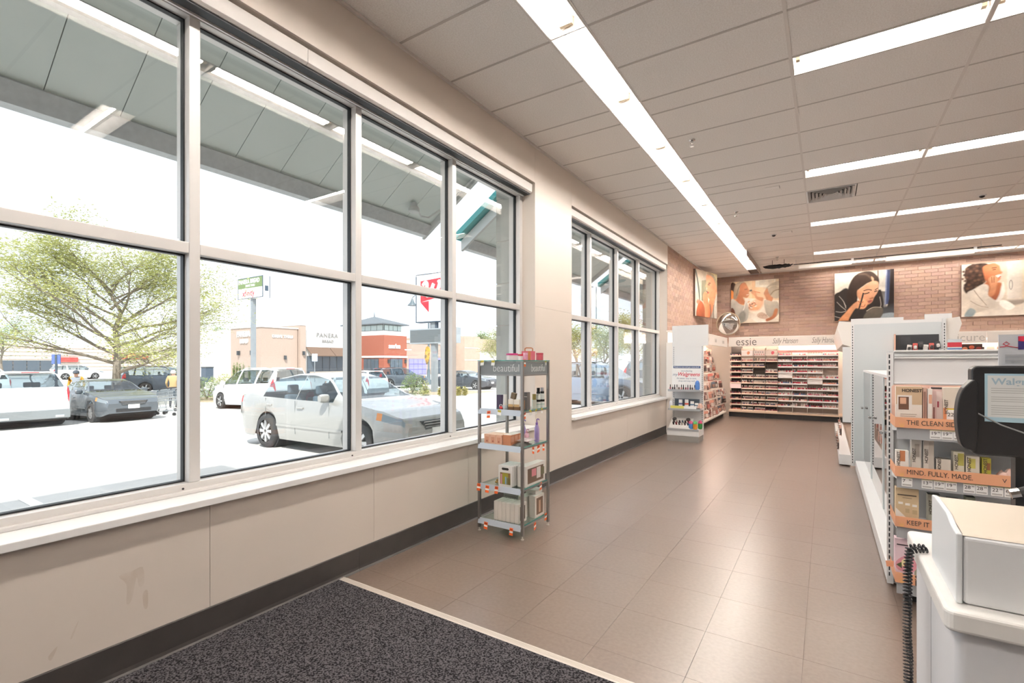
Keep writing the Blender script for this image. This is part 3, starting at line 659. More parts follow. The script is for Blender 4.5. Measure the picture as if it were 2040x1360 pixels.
carton('window_box', 'white box with brush in window at the rear bottom of the rack', 'box', -2.18, -2.12, 3.66, 3.82, Z4, Z4 + 0.19, '#e4dfd7', [('window', 'r', 0.15, 0.85, 0.12, 0.88, '#7a5f4c'), ('brush', 'r', 0.4, 0.6, 0.2, 0.75, '#caa88e')])
carton('window_box', 'white box behind the slim boxes on the bottom rack shelf', 'box', -2.27, -2.20, 3.62, 3.80, Z4, Z4 + 0.18, '#e4dfd7')
carton('small_box', 'small white box lying on top of the bottom-shelf boxes', 'box', -2.25, -2.15, 3.72, 3.84, Z4 + 0.1905, Z4 + 0.225, '#dcd8d2')
# ================================================================== white end stand by the second window
M_SHELF = mat('shelf_enamel', '#d9dadb', 0.4); M_RAIL = mat('shelf_rail_grey', '#a2a4a6', 0.45); M_LGREY = mat('light_grey_panel', '#cfd2d4', 0.5); M_SLOT = mat('slot_dark', '#2b2e33', 0.7)
SX0, SX1 = -2.50, -1.935
ST = thing('end_stand', 'narrow white end stand with three shelves beside the second window', 'display stand', ((SX0 + SX1) / 2, 9.55, 0)); w = (SX1 - SX0) / 2
MB().box(-w - .005, .10, 0.02, w + .0, .14, 1.78).build('back_panel', M_WHITE, ST); MB().box(-w - .01, .095, 1.78, w + .085, .145, 2.17).build('top_panel', M_WHITE, ST)
q = MB().box(-w, -.30, .0, w, .09, .105).build('plinth', mat('plinth_grey', '#96938f', 0.5), ST); MB().box(-w - .004, -.305, .107, w + .004, .095, .235).build('base_shelf', M_WHITE, ST, bevel=.004)
MB().box(-w, -.31, .2, w, -.306, .24).build('price_rail', M_RAIL, ST)
for z in (.60, .955):
    MB().box(-w, -.21, z - .025, w, .095, z).build('shelf', M_SHELF, ST); MB().box(-w - .008, -.222, z - .035, w + .008, -.211, z + .004).build('price_rail', M_RAIL, ST)
for s in (-1, 1):
    for k in range(40): MB().box(s * (w - .02) - .004, .0985, .26 + .038 * k, s * (w - .02) + .004, .0995, .282 + .038 * k).build('slot', M_SLOT, ST)
SG = thing('promo_sign', 'white and blue cardboard promotion sign reading my Walgreens on the end stand', 'sign', (-2.205, 9.50, .956))
MB().box(-.27, 0, 0, .27, .012, .45).build('card', M_PAPER, SG); MB().box(-.245, -.001, .395, .25, -.0002, .44).build('blue_header', mat('sign_navy', '#4c5f86', 0.6), SG)
text('small_print', 'Ready to save and get rewarded?', .034, FX((0, -.0015, .418)), M_PAPER, SG, 'CENTER', .0004); text('small_print', 'introducing', .045, FX((0, -.001, .345)), mat('print_slate', '#6d7a92', 0.6), SG, 'CENTER', .0004)
text('script_lettering', 'Walgreens', .098, FX((.03, -.001, .28)), mat('script_red', '#c8354a', 0.6), SG, 'CENTER', .0005, shear=.35, bold=.0015, sx=.95); text('script_prefix', 'my', .075, FX((-.215, -.001, .275)), MATS['print_slate'], SG, 'CENTER', .0005, shear=.35)
text('small_print', 'An easier way to save,', .04, FX((0, -.001, .205)), MATS['print_slate'], SG, 'CENTER', .0004); text('small_print', 'shop and stay well', .04, FX((0, -.001, .155)), MATS['print_slate'], SG, 'CENTER', .0004)
pc = ['#8c4a5c', '#3a2c2c', '#4b3436', '#c0b0a8', '#5d4038', '#b06a6a', '#2d2528', '#7a3a44']
for k in range(12):
    x = -2.475 + .040 * k
    bottle('nail_polish_bottle', 'small nail polish bottle on the top stand shelf, %s from the left' % ordw[k], 'nail polish', (x, 9.38 + .012 * (k % 2), .956), [('glass_body', [(.012, 0), (.014, .004), (.014, .035), (.008, .042)], pc[k % 8]), ('cap', [(.008, .042), (.009, .045), (.0075, .09)], ('#26221f', '#d8d2cc', '#26221f')[k % 3])], 'polish bottles on the stand', 8)
def egg(label, x, y, z, c1, c2, r=.036, h=.155):
    bottle('round_bottle', label, 'bottle', (x, y, z), [('body', [(r * .7, 0), (r, .02), (r, h * .65)], c1), ('cap', [(r, h * .65), (r * .85, h * .85), (r * .35, h)], c2)])
egg('blue rounded bottle with pink cap on the top stand shelf', -1.99, 9.40, .956, '#5a86c8', '#4a78c0', .042, .17)
t = thing('lotion_tray', 'dark tray of white lotion tubes on the middle stand shelf', 'tray', (-2.20, 9.45, .601))
MB().box(-.22, -.04, 0, .23, .05, .012).box(-.22, .04, 0, .23, .05, .175).build('tray_back', mat('tray_slate', '#4b5560', 0.5), t)
q = MB().box(-.265, -.095, .0, .20, -.088, .05).build('front_strip', M_PAPER, t); MB().box(-.265, -.0965, .0, -.02, -.0955, .05).build('yellow_strip', mat('tag_yellow', '#dcd36a', 0.6), q)
for k, (x, c, hh) in enumerate(((-.10, '#5d5a8a', .15), (.01, '#d9604a', .155), (.11, '#5a7a94', .125), (.19, '#3f5566', .095))):
    tt = thing('lotion_tube', 'white lotion tube with %s band in the dark tray' % ('violet', 'orange', 'pale blue', 'dark teal')[k], 'lotion tube', (-2.20 + x, 9.435, .614))
    MB().loft([[(.036 * (1 - .1 * q_) * math.cos(a), .026 * (1 - .85 * q_) * math.sin(a), .025 + (hh - .025) * q_) for a in (2 * PI * i / 12 for i in range(12))] for q_ in (0, .5, 1)]).build('tube_body', pm('#eceae6', .3), tt, smooth=True); MB().lathe([(.03, 0), (.03, .026)], 12).build('cap', pm('#d8d8d8', .3), tt)
    MB().loft([[(.0368 * (1 - .1 * q_) * math.cos(a), .0268 * (1 - .85 * q_) * math.sin(a), .025 + (hh - .025) * q_) for a in (2 * PI * i / 12 for i in range(12))] for q_ in (.25, .5)]).build('band', pm(c, .3), tt, smooth=True)
pump('white lotion bottle with purple label at left of the dark tray', -2.462, 9.40, .601, .19, '#e8e6e2', pm('#e6e4e8', .3), 1.7); 
bag('peach plastic bag hanging over the right edge of the stand shelf', -1.99, -1.90, 9.36, 9.50, .62, .12, mat('peach_bag', '#d9b5a4', 0.3, noise=(20, '#b58a78', 1)), 9)
t = thing('polish_tray', 'sloped white tray of dark nail colours on the bottom stand shelf', 'tray', (-2.28, 9.44, .236))
MB().prism([(-.14, 0), (.1, 0), (.1, .17), (.08, .17), (-.14, .02)], -.2, .19, 'x').build('tray_body', M_WHITEW, t)
Sl = frame((0, -.03, .095), (1, 0, 0), (0, .22, .15))
for r_ in range(2):
    for k in range(6): MB().cyl(Sl @ Vector((-.13 + .052 * k, -.055 + .055 * r_, .0)), Sl @ Vector((-.13 + .052 * k, -.055 + .055 * r_, .05)), .016, n=10).build('polish_pot', pm(('#2a2426', '#7a2c34', '#3d3438', '#b0a49c', '#4c3c40', '#5d6a76')[(k + r_ * 2) % 6], .25), t, smooth=True)
for s in (-.14, .11): MB().cyl(Sl @ Vector((s, .085, .0)), Sl @ Vector((s, .085, .02)), .04, n=14).build('dark_swatch', pm('#4a4644'), t)
egg('blue and pink rounded bottle on the bottom stand shelf', -2.09, 9.33, .236, '#4f86c6', '#d0507c', .04, .15); egg('orange and green rounded bottle on the bottom stand shelf', -2.01, 9.32, .236, '#d8902c', '#3f9a50', .04, .15); egg('green rounded bottle with pink cap at the stand edge', -1.94, 9.40, .236, '#3a9048', '#c84470', .038, .16)
# ================================================================== lit canopy gondolas along the left and back walls
M_CANOPY = mat('canopy_white', '#efe9e2', 0.4); M_KICK = mat('kick_black', '#1f1e1e', 0.5); M_GBACK = mat('gondola_back', '#e3d8cd', 0.55); M_LIP = mat('wood_lip', '#c7b09b', 0.5)
M_CLED = mat('canopy_tube', '#ffffff', 0.3, emit=(1.0, 0.80, 0.68), estr=CANOPY_W); M_TXT = mat('header_text', '#8a8480', 0.6); M_TXTP = mat('header_text_pale', '#c4beb8', 0.6)
GL = thing('wall_gondola', 'white shelving along the left wall packed with hanging beauty packs', 'shelving', (XW + .005, 10.2, 0)); LG = 4.05
MB().box(.0, 0, 0, .03, LG, 1.86).build('back_panel', M_GBACK, GL); MB().box(.0, 0, 0, .42, LG, .11).build('kick', M_KICK, GL); MB().box(.0, -.0, .112, .50, LG, .15).build('deck', M_CANOPY, GL, bevel=.004)
MB().box(.001, -.03, 0, .46, -.003, 1.87).build('end_panel', M_CANOPY, GL)
MB().box(.49, -.02, 1.87, .52, LG + .04, 2.09).build('canopy_fascia', M_CANOPY, GL, bevel=.006); MB().box(0, -.02, 2.095, .52, LG + .04, 2.12).build('canopy_top', M_CANOPY, GL)
MB().cyl((.42, .1, 1.95), (.42, LG - .1, 1.95), .014, n=8).build('canopy_tube', M_CLED, GL)
for k, s_ in enumerate(('brow', 'eyes', 'lash', 'tools')): text('lettering', s_, .15, FYP((.522, .35 + k * .98, 1.995)), M_TXTP, GL)
r = random.Random(5); pcols = ['#caa08c', '#e6d6cc', '#8c5c50', '#d8b8ac', '#3a3230', '#c26a5c', '#efe6de', '#a58474', '#d99a84', '#6c4a44', '#e2cfc4', '#5a6470']
M_BUB = glass_mat('blister', (.93, .92, .92), 2.0, .08)
def blister(name, label, cat, M, wd, hh, c1, c2, group, c3=None):
    """hang-tab pack: card, item and clear bubble; local y = up, z = out"""
    t = thing(name, label, cat, group=group); t.matrix_world = M
    MB().prism(rrect(wd, hh, .006, 2, 0, -hh / 2), 0, .002).build('card', pm(c1), t)
    MB().prism(rrect(wd * .62, hh * .5, .01, 2, 0, -hh * .62), .002, .018).build('item', pm(c2), t)
    MB().prism(rrect(wd * .8, hh * .62, .012, 2, 0, -hh * .62), .003, .026).build('bubble', M_BUB, t)
    return t
rowsn = ['top', 'second', 'third', 'fourth', 'fifth', 'sixth', 'seventh', 'lowest']
for row in range(8):
    z = 1.80 - .205 * row
    for c in range(16):
        y = 10.36 + .235 * c + r.uniform(-.03, .03); dep = .16 + .055 * row + r.uniform(-.05, .05)
        px_ = XW + .04 + min(dep, .46); wd, hh = r.uniform(.12, .19), r.uniform(.14, .19)
        M = Matrix.Translation((px_, y, z)) @ Matrix.Rotation(PI / 2 + r.uniform(-.25, .25) - .12, 4, 'Z') @ Matrix.Rotation(PI / 2 - .08 + r.uniform(-.1, .1), 4, 'X')
        blister('beauty_pack', 'beauty tool pack on the %s hook row of the left wall, %s from the front' % (rowsn[row], ordw[c]), 'blister pack', M, wd, hh, r.choice(pcols), r.choice(pcols), 'hanging packs on the left wall')
        MB().cyl((.03, y - 10.2, z - .005), (px_ - XW - .005, y - 10.2, z - .005), .004, n=5).build('peg_hook', M_CHROME, GL)
t = thing('shelf_talker', 'red white and blue shelf sign at the front of the left wall packs', 'sign', (-2.27, 10.18, 1.50)); MB().box(-.06, -.006, -.11, .09, -.002, .11).build('card', M_PAPER, t); MB().box(-.06, -.007, .0, .09, -.0062, .06).build('red_band', pm('#c9404c'), t); MB().box(-.06, -.007, -.07, .09, -.0062, -.01).build('blue_band', pm('#5a86b8'), t)
# back wall display
GB = thing('polish_gondola', 'lit nail polish wall display across the back of the aisle', 'shelving', (0, 14.3, 0)); BX0, BX1 = -2.215, 8.5
MB().box(BX0, .62, 0, BX1, .695, 1.87).build('back_panel', M_GBACK, GB)
for k in range(7):
    a = BX0 + .02 + (2.56 / 3) * k; c = a + 2.56 / 3 - .006
    MB().box(a, .02, 0, min(c, BX1), .05, .125).build('kick_panel', M_KICK, GB)
MB().box(BX0, .05, 0.0, BX1, .6, .125).build('kick', M_KICK, GB); MB().box(BX0, -.03, .127, BX1, .62, .165).build('deck', M_LIP, GB, bevel=.004)
HP = 2.56
for k in range(4):
    a = BX0 + HP * k; MB().box(a + .002, -.01, 1.885, min(a + HP - .002, BX1), .02, 2.118).build('canopy_fascia', M_CANOPY, GB, bevel=.006); MB().box(a + .002, -.01, 2.12, min(a + HP - .002, BX1), .69, 2.14).build('canopy_top', M_CANOPY, GB)
MB().cyl((BX0 + .05, .07, 1.97), (BX1 - .05, .07, 1.97), .014, n=8).build('canopy_tube', M_CLED, GB)
text('lettering', 'essie', .30, FX((-2.04, -.0125, 2.005)), mat('essie_grey', '#6f6862', 0.6), GB, sx=.88, bold=-.001)
text('lettering', 'Sally Hansen', .20, FX((-1.17, -.0125, 2.01)), mat('sally_grey', '#6b645f', 0.6), GB, shear=.4, sx=.60, bold=-.002, space=.95); text('lettering', 'Sally Hansen', .20, FX((-.30, -.0125, 2.01)), MATS['sally_grey'], GB, shear=.4, sx=.56, bold=-.002, space=.95)
text('lettering', 'manicure', .24, FX((2.03, -.0125, 2.0)), M_TXTP, GB, sx=.95); text('lettering', 'accessories', .24, FX((3.35, -.0125, 2.0)), M_TXTP, GB)
M_UNIT_D = mat('polish_unit_dark', '#3c3733', 0.5); M_UNIT_G = mat('polish_unit_taupe', '#7d7268', 0.5); M_UNIT_W = mat('polish_unit_pale', '#d8c8bc', 0.5); M_STRIP = mat('shelf_strip', '#e3cfbb', 0.45)
ew = .287; sw = .327
colsx = [(BX0 + .02 + ew * k, BX0 + .02 + ew * (k + 1), 'e') for k in range(4)] + [(-1.045 + sw * k, -1.045 + sw * (k + 1), 's') for k in range(4)]
BOT = {}
def pol_mesh(c, cap, hh, sq):
    k = (c, cap, hh, sq)
    if k not in BOT:
        q = MB(); q.k = 0
        q.lathe([(.0145, 0), (.016, .003), (.016, hh * .48), (.008, hh * .56)], 4 if sq else 6, M=Matrix.Rotation(PI / 4, 4, 'Z') if sq else None); q.k = 1; q.lathe([(.0085, hh * .56), (.008, hh)], 6)
        BOT[k] = q.mesh('nail_polish_bottle', [pm(c, .2), pm(cap, .35)])
    return BOT[k]
rr_ = random.Random(9); polist = []
SH = {'e': ['#7a2c34', '#a8545c', '#c4888c', '#d9a8a0', '#8c3c44', '#c9a08c', '#5a2a34', '#b06a5c', '#4a4a5c', '#8c8478', '#e0c8b8', '#6c5a78'], 's': ['#c9384c', '#e07a84', '#e8b4b0', '#d8506c', '#efd8d0', '#b83444', '#f0e4de', '#d890a0', '#6a7a9c', '#e8a088', '#9c2c3c', '#f2ece8']}
for ci, (a, c, ty) in enumerate(colsx):
    dark = ci == 0; um = M_UNIT_D if dark else (M_UNIT_G if ty == 'e' else M_UNIT_W)
    MB().box(a + .002, .30, .17, c - .002, .34, 2.0).build('unit_back', um, GB)
    MB().box(c - .004, .02, .17, c + .001, .34, 1.84).build('divider', M_CANOPY if ty == 's' else M_UNIT_G, GB)
    n = 11
    skip = {0: (4,), 1: (), 2: (7,), 3: (8,), 4: (6, 0), 5: (0,), 6: (5, 0), 7: (7, 0)}.get(ci, ())
    for rw in range(n):
        z = .185 + .145 * rw
        if ci in (1, 2, 3) and rw == 10:
            q = MB().box(a + .006, .02, z, c - .006, .03, z + .14).build('graphic_panel', pm(('#f0e6e2', '#d8c8c0', '#e0d0c4')[ci - 1]), GB)
            if ci == 2:
                for k in range(9): MB().ball((a + .04 + .027 * k, .018, z + .035 + .03 * ((k * 2) % 4)), (.012, .002, .012), 8, 6).build('dot_print', pm(('#b03444', '#5a6a78', '#c05058', '#3c3a3c')[k % 4]), q)
            else: MB().prism(smooth_poly([(a + .16, z + .03), (a + .2, z + .05), (a + .21, z + .1), (a + .17, z + .12), (a + .14, z + .08)], 4), .0185, .02, 'y').build('flower_print', pm('#c0505c' if ci == 3 else '#d9906c'), q)
            continue
        if ci >= 4 and rw == 10:
            MB().box(a, .0, z + .075, c, .012, z + .135).build('pink_header', pm('#e8a49c'), GB)
        if rw in skip:
            if ci in (4, 6) and rw: MB().box(a + .006, .06, z, c - .006, .07, z + .13).build('white_panel', pm('#f6f2f0'), GB)
            if ci == 0: MB().box(a + .006, .04, z, c - .006, .05, z + .12).build('graphic_panel', pm('#ead4d4'), GB)
            if rw == 0: MB().box(a + .002, .05, z - .012, c - .002, .30, z - .002).build('tier', um, GB)
            continue
        MB().box(a + .003, .05, z - .012, c - .003, .30, z - .002).build('tier', um, GB)
        MB().box(a + .003, .035, z - .018, c - .006, .049, z + .016).build('price_strip', M_STRIP if ty == 'e' else M_PAPER, GB)
        nb = 10 if ty == 'e' else 9
        base = rr_.choice(SH[ty]); cap = ('#1f1c1c' if dark else '#efe9e4') if ty == 'e' else rr_.choice(('#1f1c1c', '#efe9e4', '#efe9e4', '#2c2628'))
        if ci == 3 and rw == 0: cap = '#2a2426'
        for k in range(nb):
            if rr_.random() < .06: continue
            x = a + .020 + (c - a - .04) * k / (nb - 1); cc = rr_.choice(SH[ty]) if rr_.random() < .45 else base
            polist.append((x, 14.3 + .085 + rr_.uniform(-.004, .004), z - .002, cc, cap, rw, ci, k))
cn = ['dark first', 'second', 'third', 'fourth', 'fifth', 'sixth', 'seventh', 'last']
polist.sort(key=lambda t_: (abs(t_[5] - 6.2), t_[6])); restq = {}
for i, (x, y, z, cc, cap, rw, ci, kb) in enumerate(polist):
    me = pol_mesh(cc, cap, .088 if ci < 4 else .092, ci < 4)
    if i < 300:
        o = obj('nail_polish_bottle', me, None, (x, y, z)); tag(o, 'nail polish bottle, back wall %s column, %s tier up, %s from the left' % (cn[ci], ordw[rw], ordw[kb]), 'nail polish', 'nail polish bottles on the back wall')
    else: restq.setdefault((cc, cap), MB()).add([(v.co.x + x, v.co.y + y, v.co.z + z) for v in me.vertices], [tuple(f.vertices) for f in me.polygons]); restq[(cc, cap)].m[-len(me.polygons):] = [p_.material_index for p_ in me.polygons]
allm = []; al = MB()
for (cc, cap), q in restq.items():
    i0 = len(allm); allm += [pm(cc, .2), pm(cap, .35)]; o0 = len(al.v); al.v += q.v; al.f += [tuple(i + o0 for i in f) for f in q.f]; al.m += [i0 + k for k in q.m]
tag(al.build('nail_polish_rows', allm), 'remaining rows of small nail polish bottles on the back wall display', 'nail polish', None, 'stuff')
# packs on the right stretch of the back display
for c in range(14):
    for row in range(9):
        x = 1.55 + .16 * c; z = 1.80 - .185 * row
        if x > 3.9 or (row > 1 and x > 1.9): continue
        M = Matrix.Translation((x, 14.3 + .12, z)) @ Matrix.Rotation(PI / 2, 4, 'X')
        blister('beauty_pack', 'hanging pack under the manicure header, %s row, %s from the left' % ((rowsn[:7] + ['eighth', 'lowest'])[row], ordw[c]), 'blister pack', M, .12, .15, r.choice(pcols), r.choice(pcols), 'packs under the manicure header')
t = thing('header_photo', 'small dark red photo strip below the manicure header', 'photo strip', (2.55, 14.27, 1.70)); MB().box(-.28, 0, 0, .28, .02, .16).build('strip', pm('#3a2420'), t)
for k in range(5): MB().ball((-.22 + .11 * k, -.001, .06 + .03 * (k % 2)), (.045, .003, .04), 10, 6).build('photo_spot', pm(('#c05a3c', '#7a2c24', '#d98a68')[k % 3]), t)
# ---- convex mirror
MR = thing('convex_mirror', 'round convex security mirror above the corner of the displays', 'mirror', (-2.21, 14.20, 2.50)); Mm = Matrix.Rotation(.45, 4, 'Z') @ Matrix.Rotation(PI / 2 + .12, 4, 'X')
MB().lathe([(.295 * math.sin(a), .12 * math.cos(a)) for a in (PI / 2 * k / 8 for k in range(8, -1, -1))], 32, M=Mm).build('dome', mat('mirror', '#e8e6e2', 0.03, 1.0), MR, smooth=True, angle=80)
MB().tube([Mm @ Vector((.298 * math.cos(a), .298 * math.sin(a), .0)) for a in (2 * PI * k / 32 for k in range(32))], .012, 6, closed=True).build('rim', mat('mirror_rim', '#b8a98e', 0.4), MR, smooth=True)
MB().tube([(0, .05, 0), (.0, .3, .05), (-.1, .79, .1)], .012, 6).build('bracket', M_STEEL, MR)
# ================================================================== aisle gondola with the tall white end panel
AG = thing('aisle_gondola', 'tall white aisle shelving with a blank end panel', 'shelving', (0.80, 8.30, 0))
MB().box(-.50, 0, .02, .50, .03, 2.03).build('end_panel', M_WHITE, AG); MB().box(-.47, -.008, .06, .455, -.001, 1.99).build('face_sheet', mat('panel_cool', '#d3d8da', 0.5), AG)
for s in (-1, 1):
    q = MB().box(s * .485 - .016, -.012, .02, s * .485 + .016, -.001, 2.03).build('upright', M_WHITE, AG)
    for k in range(52): MB().box(s * .485 - .0045, -.0128, .06 + .037 * k, s * .485 + .0045, -.0121, .083 + .037 * k).build('slot', M_SLOT, q)
    MB().prism([(s * .50, 2.03), (s * .64, 2.05), (s * .66, 1.96), (s * .60, 1.72), (s * .502, 1.68)], .031, 4.3, 'y').build('canopy', M_CANOPY, AG)
    MB().box(min(s * .502, s * .64), .031, .02, max(s * .502, s * .64), 4.3, .16).build('base_deck', M_WHITE, AG)
    MB().box(min(s * .502, s * .60), .031, .62, max(s * .502, s * .60), .05, 1.68).build('side_panel', M_WHITE, AG)
MB().box(-.03, .031, .0, .03, 4.3, 2.0).build('spine', M_WHITE, AG)
MB().box(-.5, .06, 2.031, .08, .10, 2.075).box(.3, .06, 2.031, .57, .1, 2.10).build('top_edge', M_WHITE, AG)
q = MB().box(-.02, -.13, 1.56, .43, -.009, 1.60).box(-.02, -.02, 1.601, .43, -.0125, 1.83).build('dark_tray', mat('tray_black', '#34363a', 0.5), AG); MB().box(-.03, -.13, 1.56, -.021, -.0125, 1.84).build('tray_side', pm('#d8a890'), AG)
for k in range(6):
    blister('eyelash_pack', 'small lash pack, %s in the dark tray on the white end panel' % ordw[k], 'blister pack', Matrix.Translation((.93 + .055 * k, 8.235 - .012 * (k % 2), 1.695 + .02 * (k % 3))) @ Matrix.Rotation(PI / 2 - .15, 4, 'X') @ Matrix.Rotation(.12 * (k % 3 - 1), 4, 'Z'), .05, .09, ('#e2ded8', '#c95a50', '#3a3a3c')[k % 3], ('#2a2a2c', '#e8e4e0')[k % 2], 'lash packs in the dark tray')
r2 = random.Random(12)
for row in range(2):
    for c in range(5):
        M = Matrix.Translation((.30 - .11 - .03 * (row % 2), 8.36 + .3 * c, .58 - .2 * row)) @ Matrix.Rotation(-PI / 2, 4, 'Z') @ Matrix.Rotation(PI / 2, 4, 'X')
        blister('beauty_pack', 'pack on the left side of the white aisle shelving, %s row, %s along' % (rowsn[row], ordw[c]), 'blister pack', M, .14, .16, r2.choice(pcols), r2.choice(pcols), 'packs on the aisle side')
t = thing('shelf_talker', 'red white and blue shelf sign right of the white end panel', 'sign', (1.365, 8.27, 1.67)); MB().box(-.055, -.004, -.12, .085, 0, .09).build('card', pm('#d8e0e4'), t); MB().box(-.055, -.005, -.01, .085, -.0042, .05).build('red_band', pm('#c9404c'), t); MB().box(-.055, -.005, -.085, .085, -.0042, -.025).build('blue_band', pm('#4f74a4'), t)
# ================================================================== locked glass cases and peach end cap
GC = thing('glass_case', 'row of locked glass-door display cases along the right of the aisle', 'display case', (0.34, 4.09, 0))
MB().box(0, 0, .012, .12, 4.0, .13).build('plinth', M_WHITE, GC, bevel=.006); MB().box(.10, 0, .131, .62, 4.0, .17).build('floor_board', M_WHITE, GC); MB().box(.60, 0, .17, .64, 4.0, 1.36).build('back_panel', M_LGREY, GC)
MB().box(.085, 0, 1.335, .62, 4.0, 1.36).build('top_frame', M_WHITE, GC)
for z in (.55, .95): MB().box(.14, .02, z, .6, 3.98, z + .008).build('shelf', M_SHELFGLASS, GC)
for k in range(3):
    y = 1.3333 * k; MB().box(.09, y + .045, .172, .098, y + 1.29, 1.334).build('glass_door', M_GLASS, GC)
    for a in (y, y + 1.29): MB().box(.084, a + .002, .171, .106, a + .042, 1.334).build('door_stile', mat('stile_alu', '#d2dadc', 0.35, .2), GC)
    q = MB().lathe([(.013, 0), (.013, .03)], 12, M=Matrix.Translation((.083, y + 1.24, .86)) @ Matrix.Rotation(-PI / 2, 4, 'Y')).build('lock', M_CHROME, GC, smooth=True); MB().box(.055, y + 1.15, .85, .075, y + 1.26, .87).build('lock_bar', M_CHROME, q)
EC = thing('skincare_endcap', 'white slotted end cap with peach trays of skincare', 'shelving', (0.35, 4.04, 0)); EW = 1.25
MB().box(.0, .0, .02, EW, .045, 1.54).build('back_panel', M_LGREY, EC)
for x in (0.0, EW - .03):
    q = MB().box(x - .012, -.02, .02, x + .022, -.001, 1.53).build('upright', M_WHITE, EC)
    for k in range(40): MB().box(x - .003, -.0208, .07 + .0365 * k, x + .004, -.0201, .094 + .0365 * k).build('slot', M_SLOT, q)
MB().box(.024, -.012, 1.33, EW, -.001, 1.54).build('header_board', M_WHITE, EC); 
for z, d in ((1.325, .018), (1.49, .018), (1.505, .012), (1.533, .022)): MB().box(.024, -.012 - d, z, EW, -.0125, z + .012).build('moulding', M_WHITE, EC, bevel=.003)
MB().box(.06, .0, 0, EW, -.2, .08).build('kick', M_KICK, EC)
M_PEACH = mat('peach_card', '#dfa37e', 0.55); M_PTXT = mat('peach_text', '#4a4038', 0.6); M_GRASS = mat('gold_leaf', '#e3b46c', 0.5)
for z, s_ in ((1.075, 'THE CLEAN SIDE'), (.78, 'MIND. FULLY. MADE.'), (.478, 'KEEP IT'), (.14, 'S    B')):
    MB().box(.03, -.285, z - .012, EW, -.021, z - .002).build('shelf', M_SHELF, EC); MB().box(.012, -.297, z - .07, EW, -.286, z - .003).build('price_rail', M_RAIL, EC)
    MB().prism([(-.021, z - .05), (-.29, z - .02), (-.29, z - .002), (-.021, z - .002)], .014, .028, 'x').build('bracket', M_WHITE, EC)
    tr = MB().box(.003, -.312, z, EW, -.309, z + .062).box(.003, -.309, z, .0055, -.03, z + .062).build('peach_tray', M_PEACH, EC)
    if s_ != 'S    B': text('lettering', s_, .040, FX((.056, -.3128, z + .031)), M_PTXT, tr, bold=0, sx=.80)
    else: text('lettering', 'S', .04, FX((.095, -.3128, z + .045)), M_PTXT, tr, bold=.001); text('lettering', 'B', .04, FX((.095, -.3128, z + .014)), M_PTXT, tr, bold=.001)
    for k in range(5): MB().prism([(.033 + .003 * (k - 2), z + .004), (.036 + .003 * (k - 2), z + .004), (.0345 + .007 * (k - 2), z + .036)], -.3128, -.3122, 'y').build('leaf_print', M_GRASS, tr)
    text('maker_mark', 'V', .03, FX((.47, -.3128, z + .031)), M_PTXT, tr)
def ptick(x, z, s_, sup):
    o = MB().box(x, -.2995, z - .058, x + .050, -.2975, z - .006).build('price_label', M_PAPER, EC); MB().box(x, -.3003, z - .0085, x + .050, -.2996, z - .006).build('yellow_edge', MATS['tag_yellow'], o)
    text('price', s_, .027, FX((x + .004, -.3, z - .026)), M_INK, o, ext=.0003); text('price_cents', sup, .012, FX((x + .034, -.3, z - .019)), M_INK, o, ext=.0003); MB().box(x + .004, -.3003, z - .052, x + .045, -.2996, z - .044).build('fine_print', mat('fine_grey', '#b5b2ae', .7), o)
for x, s_, z in ((.165, '19', 1.075), (.217, '19', 1.075), (.269, '19', 1.075), (.035, '7', .78), (.128, '13', .78), (.182, '19', .78), (.234, '19', .78), (.312, '28', .78), (.364, '28', .78), (.427, '22', .78), (.482, '6', .78)): ptick(x, z, s_, '99')
PXc = .35
def hon(label, x0, x1, y0, y1, z, h, c, parts=(), txt=True, vert=True, sz=.022):
    o = carton('skincare_carton', label, 'carton', PXc + x0 * .69 - .018, PXc + x1 * .69 - .018, y0, y1, z, z + h, c, parts)
    if txt:
        d = (y1 - y0) / 2 + .0008; wd = (x1 - x0) * .69
        Mt = frame((-wd / 2 + .014, -d, h * .35), (0, 0, 1), (-1, 0, 0)) if vert else FX((-wd / 2 + .02, -d, h * .88))
        text('lettering', 'HONEST', sz, Mt, M_PTXT, o, ext=.0003, bold=.0005, sx=1.0 if vert else 1.3)
    return o
za = 1.0765; CRM = '#e2d6c6'
o = carton('display_card', 'large cream HONEST display card with a portrait, upper peach tray', 'display card', PXc + 0.01305, PXc + 0.1373, 3.80, 3.84, za, za + .243, '#e8dfd4', [('tan_panel', 'f', 0, 1, .55, 1, '#cdb191'), ('lower_panel', 'f', .0, 1, .0, .10, '#c9825a'), ('photo', 'f', .05, .62, .42, .78, '#e9e2dc'), ('hair_print', 'f', .10, .50, .42, .74, '#6b4a38'), ('face_print', 'f', .16, .40, .56, .72, '#d9a98c'), ('line_print', 'f', .18, .8, .30, .315, '#b5a898'), ('line_print', 'f', .18, .75, .25, .265, '#b5a898')])
text('lettering', 'HONEST', .026, FX((-.034, -.0232, .218)), M_PTXT, o, ext=.0003, bold=.0008, sx=.95)
carton('skincare_carton', 'slim patterned carton right of the portrait card', 'carton', PXc + 0.1421, PXc + 0.158, 3.80, 3.88, za, za + .238, '#c9a896', [('pattern', 'f', .2, .8, .1, .9, '#8c6a5c'), ('pattern', 'l', .1, .9, .1, .9, '#b08a78')])
carton('skincare_carton', 'tall white slim carton with peach swirl in upper tray', 'carton', PXc + 0.1628, PXc + 0.1835, 3.79, 3.83, za, za + .232, '#ece4da', [('swirl', 'f', .2, .9, .62, .85, '#e0a98c')])
